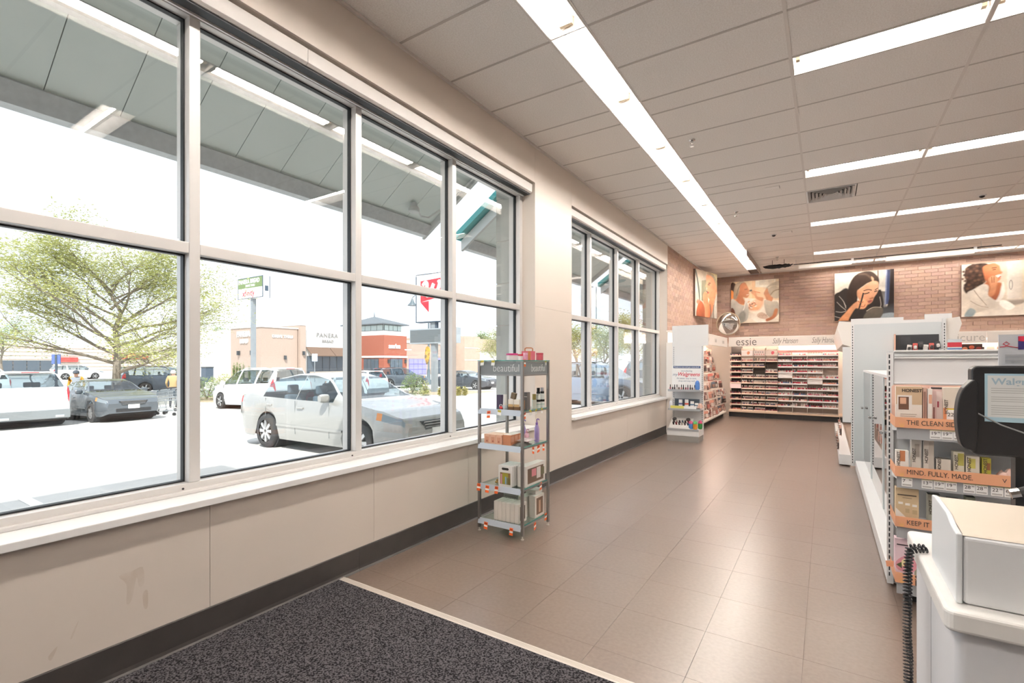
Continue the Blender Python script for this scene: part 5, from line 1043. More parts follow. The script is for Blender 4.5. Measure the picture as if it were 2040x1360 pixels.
P.poly([(.26, .62), (.36, .62), (.44, .6), (.46, .45), (.4, .3), (.30, .34)], '#7d4228', '#a9643f').poly([(.06, .44), (.14, .52), (.24, .6), (.3, .56), (.30, .4), (.36, .3), (.42, .25), (.38, .16), (.28, .12), (.14, .06), (.06, .1), (.1, .26)], '#b3a697', '#e0d8cc', (.3, 1)).poly([(.46, .62), (.48, .46), (.44, .3), (.38, .26), (.42, .4), (.44, .55)], '#e3dbd0')
P.poly([(.30, .68), (.33, .74), (.37, .74), (.40, .70), (.39, .56), (.37, .42), (.33, .36), (.30, .40), (.32, .54)], '#a86a48', '#d39a74').line([(.335, .73), (.34, .62)], .004, '#7d4428').line([(.36, .73), (.36, .62)], .004, '#7d4428').line([(.14, .5), (.2, .36), (.28, .2)], .006, '#9a8c7c').line([(.1, .3), (.2, .2), (.3, .16)], .006, '#9a8c7c').poly([(.04, .06), (.1, .16), (.16, .1), (.12, .0), (.04, .0)], '#7f8a8c', soft=.01)
canvas('canvas photo of a curly-haired smiling woman in a white robe', (3.36, 14.93, 2.50), 0, 1.50, 1.19, P)
# ================================================================== outside
def gz(x): return -0.2 if x > -9 else max(-0.2 - 0.031 * (-x - 9), -0.65)
def gp(u, D):
    p = atd(u, 721, D); return Vector((p.x, p.y, gz(p.x)))
# ---- ground
q = MB(); xs = [XO, -9, -23.5, -160]
for a, c in zip(xs[:-1], xs[1:]): q.quad((a, -60, gz(a)), (a, 170, gz(a)), (c, 170, gz(c)), (c, -60, gz(c)))
GR = struct(q.build('floor_parking_lot', mat('asphalt_pale', '#cbc8c3', 0.85, noise=(2.5, '#bab7b2', 0.8), bump=(40, 0.3))), 'pale sunlit asphalt of the parking lot outside', 'ground')
M_STRIPE = mat('road_paint', '#f4f3ef', 0.7)
M_KERB = mat('kerb_concrete', '#d6d2cb', 0.8, noise=(6, '#c4c0b8', 0.8))
struct(MB().box(-4.35, -10, -0.35, XO, 40, -0.08).build('floor_sidewalk', M_KERB), 'concrete sidewalk along the storefront outside the windows', 'sidewalk')
stripes = [('near the first window pane, in the shade', -9.2, -4.6, 1.72), ('in front of the silver sedan', -10.4, -4.6, 4.55), ('right of the silver sedan', -10.4, -4.6, 8.1), ('before the blue-grey crossover', -10.4, -4.6, 13.2), ('under the blue-grey crossover', -10.4, -4.6, 16.2)]
for l, x0, x1, y in stripes:
    q = MB(); q.add([(x0, y, gz(x0) + 0.004), (-9, y, gz(-9) + 0.004), (x1, y, gz(x1) + 0.004), (x1, y + 0.11, gz(x1) + 0.004), (-9, y + 0.11, gz(-9) + 0.004), (x0, y + 0.11, gz(x0) + 0.004)], [(0, 5, 4, 1), (1, 4, 3, 2)])
    tag(q.build('parking_stripe', M_STRIPE), 'white painted parking stripe ' + l, 'road marking')
def island(label, pts, h=0.14):
    P = smooth_poly(pts, 5); z = min(gz(p[0]) for p in pts)
    t = thing('planting_island', label, 'planting island', (0, 0, 0))
    MB().prism(P, z - 0.1, z + h).build('kerb', M_KERB, t)
    cx = sum(p[0] for p in P) / len(P); cy = sum(p[1] for p in P) / len(P)
    MB().prism([(cx + (p[0] - cx) * 0.93, cy + (p[1] - cy) * 0.88) for p in P], z + h, z + h + 0.02).build('soil', mat('mulch', '#b5a48c', 0.9, noise=(8, '#93836c', 1)), t)
    return z + h + 0.02
IZ1 = island('kerbed island holding the big honey locust tree', [(-30.2, 8.2), (-29.8, 10.5), (-30.4, 12.4), (-33, 13.4), (-35.5, 12), (-35.5, 6.5), (-33, 5.6)])
IZ1B = island('small kerbed island with low shrubs left of the white minivan', [(-28.9, 12.4), (-26, 11.6), (-24.7, 13.0), (-26, 15.0), (-29.4, 15.2)])
IZ2 = island('kerbed island under the tall red and white pharmacy sign', [(-23.5, 22.4), (-20, 21.9), (-16.5, 23.5), (-15.5, 26.0), (-18, 27.2), (-22, 26.6), (-24, 25)])
IZ3 = island('kerbed island with trees across the lot by the second window', [(-24, 39), (-16, 40), (-9, 42), (-9, 49), (-24, 47)])
# ---- store exterior: brick pier, parapet and soffits
M_STONE = mat('pier_stone', '#b6b9b4', 0.8, noise=(5, '#a7aba6', 0.8), bump=(25, 0.3))
PAR = struct(MB().box(XO, -12, 4.42, 9.2, -0.75, 7.9).box(XO, -0.75, 4.42, 9.2, YB + 18, 6.5).box(XO, -12, -0.3, XO + 0.3, -4.21, 4.41).box(XO, YB + 0.21, -0.3, XO + 0.3, YB + 18, 4.41).build('wall_parapet', mat('stucco', '#c9c2b6', 0.9)), 'tall stucco parapet of the store above the windows', 'wall')
for lab, y in (('right of the nearest window', 4.80), ('right of the second window', 10.35)):
    t = thing('stone_pier', 'grey stone block pier outside, ' + lab, 'pier', (XO, y, -0.1))
    for k in range(8): MB().box(-0.20, 0, 0.5 * k + 0.004, -0.002, 0.42, 0.5 * k + 0.496).build('stone_block', M_STONE, t, bevel=0.006)
    MB().box(-0.19, 0.01, 0, -0.004, 0.41, 4.0).build('mortar_core', M_KERB, t)
# ---- awnings: sloped soffit panels, beam, front gutter, end fascia, teal roof
M_SOF = mat('soffit_panel', '#dfe8e3', 0.55, noise=(3, '#d6e0da', 0.7)); M_BEAM = mat('awning_beam', '#c6cbcc', 0.6, noise=(20, '#b4b9ba', 1)); M_TEAL = mat('teal_roof', '#3fa3a2', 0.45)
M_FAS = mat('awning_fascia', '#c9ccca', 0.5)
AX0, AZ0, AX1, AZ1 = -4.70, 3.34, XO - 0.01, 4.40
def awning(y0, y1, lab):
    t = thing('awning', lab, 'awning', (AX1, y0, AZ1)); L = y1 - y0; dx = AX0 - AX1; dz = AZ0 - AZ1
    P = lambda k, y, o=0: (dx * k, y, dz * k + o)
    n = max(1, round(L / 0.445)); s = L / n
    for i in range(n):
        for a, c in ((0.0, 0.58), (0.60, 0.97)):
            y_a, y_c = i * s + 0.003, (i + 1) * s - 0.003
            MB().add([P(a, y_a), P(a, y_c), P(c, y_c), P(c, y_a), P(a, y_a, 0.02), P(a, y_c, 0.02), P(c, y_c, 0.02), P(c, y_a, 0.02)], [(0, 1, 2, 3), (7, 6, 5, 4), (0, 4, 5, 1), (1, 5, 6, 2), (2, 6, 7, 3), (3, 7, 4, 0)]).build('soffit_panel', M_SOF, t)
    MB().add([P(0, 0.0, 0.022), P(0, L, 0.022), P(1, L, 0.022), P(1, 0.0, 0.022), P(0, 0.0, 0.06), P(0, L, 0.06), P(1, L, 0.06), P(1, 0, 0.06)], [(0, 1, 2, 3), (7, 6, 5, 4), (0, 4, 5, 1), (1, 5, 6, 2), (2, 6, 7, 3), (3, 7, 4, 0)]).build('deck', M_DARK, t)
    MB().box(dx * 0.61, 0.02, dz * 0.59 - 0.075, dx * 0.57, L - 0.02, dz * 0.59 + 0.02).build('beam', M_BEAM, t)
    MB().prism([(dx * 0.94, dz * 0.95 - 0.03), (dx * 0.985, dz * 1.0 - 0.11), (dx * 1.06, dz * 1.0 - 0.11), (dx * 1.06, dz + 0.07), (dx * 1.0, dz + 0.09)], 0, L, 'y').build('gutter', M_BEAM, t)
    for y_ in (-0.05, L):
        MB().add([(dx * k, yy, dz * k + o) for yy in (y_, y_ + 0.05) for k, o in ((0, -0.09), (1.05, -0.09), (1.05, 0.07), (0, 0.09))], [(0, 1, 2, 3), (7, 6, 5, 4), (0, 4, 5, 1), (1, 5, 6, 2), (2, 6, 7, 3), (3, 7, 4, 0)]).build('end_fascia', M_FAS, t)
    nr = max(2, round((L + 0.16) / 0.4))
    for i in range(nr):
        a, c = -0.16 + (L + 0.32) * i / nr, -0.16 + (L + 0.32) * (i + 1) / nr
        MB().add([P(0, a, 0.095), P(0, c, 0.095), P(1.07, c, 0.095), P(1.07, a, 0.095), P(0, a, 0.19), P(0, c, 0.19), P(1.07, c, 0.19), P(1.07, a, 0.19)], [(0, 1, 2, 3), (7, 6, 5, 4), (0, 4, 5, 1), (1, 5, 6, 2), (2, 6, 7, 3), (3, 7, 4, 0)]).add([P(0, c - 0.01, 0.19), P(0, c + 0.01, 0.19), P(1.07, c + 0.01, 0.19), P(1.07, c - 0.01, 0.19), P(0, c, 0.23), P(1.07, c, 0.23)], [(0, 1, 2, 3), (0, 3, 5, 4), (1, 4, 5, 2)]).build('roof_pan', M_TEAL, t)
    return t
A1 = awning(-2.0, 5.08, 'long sloped awning with grey-green soffit above the nearest window')
A2 = awning(6.0, 10.55, 'shorter sloped awning with teal metal roof above the second window')
A3 = awning(11.6, 16.0, 'third teal-roofed awning furthest along the storefront')
t = thing('floodlight', 'small round floodlight on conduit under the nearest awning end', 'floodlight', (-4.42, 4.55, 3.45))
MB().lathe([(0.055, 0.0), (0.07, -0.02), (0.07, -0.06), (0.058, -0.07)], 16).build('lamp_head', mat('flood_grey', '#c2c5c2', 0.5), t, smooth=True)
MB().lathe([(0.04, 0.05), (0.045, 0.0)], 12).build('mount', M_BEAM, t)
MB().tube([(0.0, 0.06, -0.02), (-0.05, 0.18, -0.07), (-0.03, 0.30, -0.06), (0.1, 0.42, 0.07), (0.4, 0.47, 0.27), (0.9, 0.48, 0.6)], 0.013, 6).build('conduit', M_FAS, t, smooth=True)
# ---- cars
M_TIRE = mat('tyre', '#3a3a3b', 0.85); M_RIM = mat('alloy_rim', '#c9c9ca', 0.3, 0.7); M_WELL = mat('wheel_well', '#232426', 0.9)
M_CGLASS = glass_mat('car_glass', (0.62, 0.70, 0.74), 1.6); M_SEAT = mat('car_seat', '#6f7a82', 0.8); M_RED = mat('tail_lamp', '#d0323c', 0.25); M_LAMP = mat('headlamp', '#7d888e', 0.15, 0.1); M_AMB = mat('amber_lens', '#d98a4a', 0.3)
M_PLATE = mat('licence_plate', '#e8e8e4', 0.5); M_TRIM = mat('car_trim', '#2b2d30', 0.5)
def interp(tab, x):
    if x <= tab[0][0]: return tab[0][1]
    for (a, va), (c, vc) in zip(tab[:-1], tab[1:]):
        if x <= c:
            t_ = (x - a) / (c - a); t_ = t_ * t_ * (3 - 2 * t_) * 0.5 + t_ * 0.5
            return va + (vc - va) * t_
    return tab[-1][1]
WHEEL = {}
def wheel_parts(R, nsp, par, loc, side):
    k = (round(R, 2), nsp)
    if k not in WHEEL:
        Mx = Matrix.Rotation(PI / 2, 4, 'X'); w = 0.105
        ty = MB().lathe([(R * 0.66, -w), (R * 0.93, -w), (R, -w * 0.7), (R, w * 0.7), (R * 0.93, w), (R * 0.66, w)], 24, (0, 0, 0), Mx, False).mesh('tyre', M_TIRE); ty.shade_smooth()
        rm = MB(); rm.lathe([(R * 0.69, -w * 0.98), (R * 0.66, -w * 1.02), (R * 0.62, -w * 0.7), (R * 0.60, w * 0.9)], 24, (0, 0, 0), Mx, False)
        for i in range(nsp):
            a = 2 * PI * i / nsp; c, s_ = math.cos(a), math.sin(a)
            f = lambda r, o, y: (c * r - s_ * o, y, s_ * r + c * o)
            rm.loft([[f(R * 0.10, -R * 0.075, -w * 0.95), f(R * 0.10, R * 0.075, -w * 0.95), f(R * 0.10, R * 0.075, -w * 0.6), f(R * 0.10, -R * 0.075, -w * 0.6)], [f(R * 0.65, -R * 0.095, -w * 0.9), f(R * 0.65, R * 0.095, -w * 0.9), f(R * 0.65, R * 0.095, -w * 0.6), f(R * 0.65, -R * 0.095, -w * 0.6)]])
        rm.lathe([(R * 0.16, -w * 0.5), (R * 0.16, -w * 0.98), (R * 0.12, -w * 1.04)][::-1], 14, (0, 0, 0), Mx)
        dk = MB().lathe([(R * 0.6, -w * 0.2), (R * 0.6, w * 0.5)], 20, (0, 0, 0), Mx).mesh('brake_disc', M_WELL)
        WHEEL[k] = (ty, rm.mesh('rim', M_RIM), dk)
    ty, rm, dk = WHEEL[k]
    rot = (0, 0, 0) if side < 0 else (0, 0, PI)
    o = obj('tyre', ty, par, loc, rot); obj('rim', rm, o); obj('brake_disc', dk, o)
SPEC = {
 # L, W, H, wheelbase, front axle from nose, wheel R; lower body top line, roof line, key x of glass (fractions of length from nose)
 'sedan': dict(L=4.82, W=1.80, H=1.47, wb=2.72, fo=0.98, R=0.325, belt=[(0, .62), (.02, .74), (.10, .84), (.30, .96), (.50, .97), (.80, 1.00), (.86, 1.03), (.985, .98), (1, .80)], roof=[(0, .62), (.02, .76), (.10, .88), (.285, 1.0), (.30, 1.02), (.44, 1.40), (.52, 1.47), (.62, 1.47), (.74, 1.38), (.86, 1.06), (.985, 1.0), (1, .80)], ws=(.295, .44), rw=(.74, .86), bp=.565, dl=(.345, .79), sp=8),
 'suv':   dict(L=4.9, W=1.96, H=1.78, wb=2.86, fo=0.95, R=0.37, belt=[(0, .72), (.02, .92), (.10, 1.02), (.26, 1.12), (.50, 1.15), (.98, 1.20), (1, .85)], roof=[(0, .72), (.02, .94), (.10, 1.07), (.25, 1.14), (.26, 1.16), (.385, 1.68), (.46, 1.76), (.60, 1.78), (.80, 1.75), (.93, 1.70), (.985, 1.24), (1, .85)], ws=(.255, .385), rw=(.935, .983), bp=.52, dl=(.30, .92), sp=5),
 'van':   dict(L=5.1, W=1.98, H=1.76, wb=3.06, fo=0.95, R=0.35, belt=[(0, .68), (.02, .86), (.08, .95), (.20, 1.08), (.50, 1.10), (.98, 1.12), (1, .85)], roof=[(0, .68), (.02, .88), (.08, 1.0), (.19, 1.10), (.20, 1.12), (.36, 1.66), (.44, 1.75), (.60, 1.76), (.82, 1.74), (.94, 1.68), (.985, 1.16), (1, .85)], ws=(.195, .36), rw=(.945, .982), bp=.47, dl=(.25, .93), sp=5),
}
def car(kind, label, nose, heading, paint, dims=None, seats=False, cat='car', grp=None, plate_f=None, plate_r=None, spokes=None, lower=None):
    """nose = (x, y) of the centre of the front bumper; heading = direction the car faces; local +x = backwards"""
    S = dict(SPEC[kind]); S.update(dims or {}); L, Wd, H, R = S['L'], S['W'], S['H'], S['R']; w2 = Wd / 2
    fa, ra = S['fo'], S['fo'] + S['wb']
    hx, hy = math.cos(heading), math.sin(heading)
    cx, cy = nose[0] - hx * L / 2, nose[1] - hy * L / 2
    zf, zr = gz(nose[0] - hx * fa), gz(nose[0] - hx * ra)
    t = thing(kind + '_car', label, cat, (nose[0], nose[1], zf + (zf - zr) * fa / S['wb']), heading + PI, grp)
    t.rotation_euler = (0, math.atan2(zf - zr, S['wb']), heading + PI)
    hs = H / {'sedan': 1.47, 'suv': 1.78, 'van': 1.76}[kind]
    belt = lambda f: interp(S['belt'], f) * hs; roof = lambda f: interp(S['roof'], f) * hs
    xs = set(i / 44 for i in range(45)) | set(S['ws']) | set(S['rw']) | {S['bp'], S['dl'][0], S['dl'][1], .004, .012, .988, .996}
    arch = R + 0.055
    for ax in (fa, ra):
        for k in range(-8, 9): xs.add(min(.999, max(.001, (ax + arch * 1.0 * math.sin(k / 8 * PI / 2)) / L)))
    xs = sorted(xs); st = [xs[0]]
    for x in xs[1:]:
        if x - st[-1] > .0025: st.append(x)
    def half(f):
        e = 1.0
        if f < .12: e = 0.80 + 0.20 * math.sin(f / .12 * PI / 2)
        elif f > .90: e = 0.86 + 0.14 * math.cos((f - .90) / .10 * PI / 2)
        return w2 * e
    def ring(f):
        x = f * L; zb = 0.20 + (0.10 * max(0, (0.06 - f) / .06)) + 0.12 * max(0, (f - .93) / .07)
        for ax in (fa, ra):
            d = x - ax
            if abs(d) < arch: zb = max(zb, min(R + math.sqrt(max(arch * arch - d * d, 0)), belt(f) - 0.08))
        bz, rz_ = belt(f), roof(f); w = half(f); up = max(rz_ - bz, 0.0)
        ins = 0.27 * min(1, up / (0.45 * hs)) if up > 0.06 else 0.0
        wt = w * (0.94 - ins); wb_ = w * 0.955
        zs = [zb, zb + (bz - zb) * .22, zb + (bz - zb) * .55, zb + (bz - zb) * .82, bz]
        ws_ = [w * .94, w * .985, w, w * .985, wb_]
        pts = [(x, ws_[i], zs[i]) for i in range(5)]
        pts += [(x, wb_ + (wt - wb_) * .5, bz + up * .50), (x, wt, bz + up * .90), (x, wt * .93, bz + up * .955), (x, 0, rz_)]
        return pts
    rings = [ring(f) for f in st]; n = 9
    full = [[(p[0], -p[1], p[2]) for p in r] + [p for p in r[:-1][::-1]] for r in rings]; m = len(full[0])
    body = MB(); gl = {'windshield': MB(), 'rear_window': MB()}; side = {}; lamps = {}
    for q_ in gl.values(): pass
    vs = [p for r in full for p in r]
    fb = []
    for i in range(len(st) - 1):
        fm = (st[i] + st[i + 1]) / 2
        for j in range(m - 1):
            f = (i * m + j, i * m + j + 1, (i + 1) * m + j + 1, (i + 1) * m + j)
            jj = j if j < n - 1 else m - 2 - j      # 0..7 from the sill up
            P = [vs[k] for k in f]; g_ = None
            if S['ws'][0] < fm < S['ws'][1] and jj >= 7: g_ = gl['windshield']
            elif S['rw'][0] < fm < S['rw'][1] and jj >= 7: g_ = gl['rear_window']
            elif jj in (4, 5) and S['dl'][0] < fm < S['dl'][1]:
                top = (roof(fm) - belt(fm))
                if top > 0.10:
                    nb = 0 if fm < S['bp'] - .008 else (1 if fm > S['bp'] + .008 else None)
                    if kind != 'sedan' and nb == 1 and fm > .735: nb = 2 if fm > .755 else None
                    if nb is not None: g_ = side.setdefault((nb, j < n - 1), MB())
            elif .008 < fm < .112 and jj == 3: g_ = lamps.setdefault(('headlamp' if fm < .1 else 'amber_lens', j < n - 1), MB())
            elif kind == 'sedan' and fm > .955 and jj == 3: g_ = lamps.setdefault(('tail_lamp', j < n - 1), MB())
            elif kind != 'sedan' and fm > .955 and jj in (3, 4): g_ = lamps.setdefault(('tail_lamp', j < n - 1), MB())
            if g_ is not None: g_.add(P, [(0, 1, 2, 3)])
            else: fb.append(f)
    body.add(vs, fb); body.add(full[0], [tuple(range(m))]); body.add(full[-1], [tuple(range(m))[::-1]])
    pmx = mat('paint_' + paint.strip('#'), paint, 0.22, 0.25 if paint not in ('#eeeeec', '#f0f0ee') else 0.0, coat=0.6)
    body.build('body', pmx, t, smooth=True, angle=28)
    for k_, q_ in gl.items(): q_.build(k_, M_CGLASS, t, smooth=True)
    for k_ in sorted(side, key=str): side[k_].build('side_window', M_CGLASS, t, smooth=True)
    for k_ in sorted(lamps, key=str): lamps[k_].build(k_[0], {'headlamp': M_LAMP, 'amber_lens': M_AMB}.get(k_[0], M_RED), t, smooth=True)
    # dark wheel wells, floor and cabin
    for ax in (fa, ra):
        MB().cyl((ax, -w2 * 0.90, R), (ax, w2 * 0.90, R), arch * 0.97, n=20).build('wheel_well', M_WELL, t)
        for s in (-1, 1): wheel_parts(R, spokes or S['sp'], t, (ax, s * (w2 * 0.90 - 0.02), R), s)
    MB().box(L * .04, -w2 * .85, 0.22, L * .96, w2 * .85, 0.34).build('underbody', M_WELL, t)
    zb_ = belt(.5)
    MB().box(L * (S['ws'][0] + .03), -w2 * .84, zb_ - .16, L * (S['ws'][0] + .11), w2 * .84, zb_ - .02).build('dashboard', M_SEAT, t, bevel=0.02)
    rows_ = (S['bp'] - .06, S['bp'] + .13) if kind == 'sedan' else (S['bp'] - .07, S['bp'] + .11)
    for ri, fr in enumerate(rows_):
        for s in (-1, 1):
            q_ = MB(); xx = fr * L
            q_.loft([[(xx + dx_ + k * .16, s * w2 * .45 + dy_, zb_ - .45 + k * .62) for dx_, dy_ in ((-.06, -.22 * e), (.06, -.22 * e), (.06, .22 * e), (-.06, .22 * e))] for k, e in ((0, 1), (.6, 1), (.82, .85))])
            q_.box(xx + .13, s * w2 * .45 - .11, zb_ + .08, xx + .22, s * w2 * .45 + .11, zb_ + .25)
            q_.build('seat', M_SEAT, t, bevel=0.03)
    MB().box(L * .30, -w2 * .8, zb_ - .62, L * .9, w2 * .8, zb_ - .5).build('cabin_floor', M_WELL, t)
    # face
    zt = belt(.03)
    for s in (-1, 1):
        mz = belt(S['dl'][0]); mx_ = S['dl'][0] * L + .12
        MB().loft([[(mx_ + dx_ - .0, s * (w2 * .93 + yy), mz + .075 + dz_) for dx_, dz_ in rrect(.13 * e, .15 * e, .04 * e, 3)] for yy, e in ((0.02, .5), (.06, 1), (.16, 1), (.21, .7))]).build('wing_mirror', pmx, t, smooth=True, angle=50)
        for fr in ((S['bp'] - .035), (S['bp'] + .17)):
            MB().box(fr * L - .09, s * (w2 * .985), belt(fr) - .16, fr * L + .09, s * (w2 * .985 + .03), belt(fr) - .125).build('door_handle', pmx, t, bevel=.012)
        for fr in (S['dl'][0] + .015, S['bp'], S['bp'] + .20):
            MB().box(fr * L - .002, s * (w2 * .990) - .008, .34, fr * L + .002, s * (w2 * .990) + .003, belt(fr) - .02).build('door_gap', M_GREY, t)
        MB().box(fa + arch + .02, s * w2 * 1.0 - .006, .46, ra - arch - .02, s * w2 * 1.0 + .012, .50).build('side_moulding', pmx, t)
    gw = w2 * .45
    q_ = MB().prism([(-gw, zt - .05), (gw, zt - .05), (gw * .8, zt - .2), (-gw * .8, zt - .2)], 0.0, .06, 'x').build('grille', M_TRIM, t)
    for k in range(3): MB().box(-.012, -gw * .9 + .02 * k, zt - .075 - .045 * k, .0, gw * .9 - .02 * k, zt - .062 - .045 * k).build('grille_bar', M_CHROME, q_)
    MB().box(-.01, -w2 * .55, .34, .10, w2 * .55, .45).build('front_intake', M_TRIM, t)
    (MB().box(L - .05, -w2 * .6, .30, L + .012, w2 * .6, .42) if kind == 'sedan' else MB().box(L - .25, -w2 * .88, .27, L + .02, w2 * .88, .55)).build('rear_bumper_insert', M_GREY, t, bevel=.02)
    pr_ = MB().box(L - .03, -.16, belt(.97) - .38, L + .012, .16, belt(.97) - .22).build('rear_plate', M_PLATE, t)
    pf = MB().box(-.02, -.16, .44, .02, .16, .57).build('front_plate', M_PLATE, t)
    if kind != 'sedan':
        MB().box(roof(.9) * 0 + L * .90, -w2 * .55, roof(.92) - .01, L * .955, w2 * .55, roof(.92) + .035).build('spoiler', pmx, t, bevel=.01)
        MB().box(L * .955, -.2, roof(.92) - .0, L * .957 + .004, .2, roof(.92) + .02).build('brake_light', M_RED, t)
        for s in (-1, 1): MB().tube([(L * .45, s * w2 * .62, roof(.5) - .03), (L * .5, s * w2 * .62, roof(.5) + .03), (L * .8, s * w2 * .62, roof(.8) + .02), (L * .86, s * w2 * .62, roof(.86) - .03)], .016, 6).build('roof_rail', M_TRIM if kind == 'suv' else pmx, t, smooth=True)
    else:
        for s in (-1, 1): MB().tube([(L * (S['ws'][0] + .01), s * .05 - .45, belt(.3) + .045), (L * (S['ws'][0] + .03), s * .05 + .25 * 1, belt(.3) + .075)], .01, 5).build('wiper', M_TRIM, t)
    return t, S
PX = 0.0
car('sedan', 'silver sedan parked nose-in right outside the window', (-5.55, 6.30), 0.0, '#a3a29e', spokes=8)
t, S = car('suv', 'white crossover parked at far left, its tailgate toward the window', (-25.2, 4.55), PI, '#eeeeec', dims=dict(L=4.95, W=2.0))
MB().lathe([(0.075, 0), (0.075, 0.01), (0.06, 0.012)], 20, (0, 0, 0), Matrix.Translation((4.86, 0, 1.12)) @ Matrix.Rotation(PI / 2, 4, 'Y') @ Matrix.Diagonal((0.5, 1.3, 1, 1))).build('oval_badge', mat('badge_blue', '#53647e', 0.3), t, smooth=True)
for s in (-1, 1): MB().box(4.9, s * .62 - .11, .30, 4.98, s * .62 + .11, .38).build('exhaust_tip', M_CHROME, t, bevel=.015)
car('sedan', 'dark grey sedan facing the store beside the white crossover', (-19.75, 6.95), 0.0, '#5d646a', spokes=5)
car('van', 'white minivan parked tail toward the store, left of the silver sedan', (-23.85, 12.25), PI, '#f0f0ee')
car('suv', 'white hatchback seen over the roof of the silver sedan', (-26.9, 20.3), PI, '#eeeeec', dims=dict(L=4.3, H=1.62, wb=2.6, W=1.82))
car('suv', 'dark crossover driving behind the tree trunk on the left', (-39.2, 17.9), PI / 2, '#4d5a68', dims=dict(L=5.1, H=1.84))
car('suv', 'dark grey crossover driving past, behind the white hatchback', (-29.3, 31.2), PI / 2 - 0.2, '#5a626a', dims=dict(L=4.7, H=1.66))
car('sedan', 'black sedan parked by the pharmacy sign post', (-20.85, 29.7), 0.0, '#43484f', spokes=5)
car('sedan', 'white sedan parked just behind the black sedan', (-20.9, 33.6), 0.0, '#eeeeec', spokes=5)
car('suv', 'small dark hatchback crossing far behind the black sedan', (-36.5, 55.5), PI * 0.97, '#5b6168', dims=dict(L=4.2, H=1.6, W=1.8, wb=2.6))
car('suv', 'blue-grey crossover parked nose-in outside the second window', (-5.35, 18.2), 0.0, '#7d8fa4', dims=dict(L=4.7, H=1.66))
car('suv', 'small white crossover far off between tree and signs on the left', (-78, 24), PI / 2, '#eeeeec')
car('sedan', 'small grey sedan far off under the tree on the left', (-72, 30.5), -0.2, '#8b8d8e')
car('van', 'white van with red tail lamps at the far left edge behind crossover', (-44.1, 7.0), PI, '#f0f0ee', dims=dict(H=1.72))
# ---- trees
M_BARK = mat('bark', '#8d8478', 0.9, noise=(12, '#746b60', 1, (1, 1, 0.2)), bump=(20, 0.6))
def leaf_mat(nm, a, c):
    m = mat(nm, a, 0.6, noise=(0.9, c, 0.8)); B = m.node_tree.nodes['Principled BSDF']; n = m.node_tree.nodes; l = m.node_tree.links
    tr = n.new('ShaderNodeBsdfTranslucent'); mx = n.new('ShaderNodeMixShader'); mx.inputs[0].default_value = 0.35
    tr.inputs['Color'].default_value = (*lin(c), 1); out = n['Material Output']
    l.new(B.outputs[0], mx.inputs[1]); l.new(tr.outputs[0], mx.inputs[2]); l.new(mx.outputs[0], out.inputs['Surface']); return m
LEAF = leaf_mat('locust_leaf', '#a3a862', '#b9ba7c'); LEAF2 = leaf_mat('dark_leaf', '#7f9560', '#97a872'); LEAF3 = leaf_mat('evergreen_leaf', '#6f8f3c', '#7f9c48')
def leaves(pts, n, spread, size, seed, flat=0.35):
    r = np.random.RandomState(seed); P = np.array(pts); idx = r.randint(0, len(P), n)
    c = P[idx] + r.normal(0, 1, (n, 3)) * np.array([spread, spread, spread * flat])
    a = r.uniform(0, 2 * PI, n); tl_ = r.normal(0, 0.35, n); L = size * r.uniform(0.6, 1.3, n); wv = L * 0.34
    d = np.stack([np.cos(a), np.sin(a), np.sin(tl_)], 1); d /= np.linalg.norm(d, axis=1)[:, None]
    s = np.stack([-np.sin(a), np.cos(a), r.normal(0, 0.5, n)], 1); s /= np.linalg.norm(s, axis=1)[:, None]
    v = np.empty((n, 4, 3)); v[:, 0] = c - d * L[:, None]; v[:, 1] = c + s * wv[:, None]; v[:, 2] = c + d * L[:, None]; v[:, 3] = c - s * wv[:, None]
    return v.reshape(-1, 3)
def quadmesh(name, v, m):
    n = len(v) // 4; me = bpy.data.meshes.new(name); me.vertices.add(n * 4); me.vertices.foreach_set('co', v.astype(np.float32).ravel())
    me.loops.add(n * 4); me.loops.foreach_set('vertex_index', np.arange(n * 4, dtype=np.int32)); me.polygons.add(n)
    me.polygons.foreach_set('loop_start', np.arange(0, n * 4, 4, dtype=np.int32)); me.polygons.foreach_set('loop_total', np.full(n, 4, dtype=np.int32))
    me.update(calc_edges=True); me.materials.append(m); return me
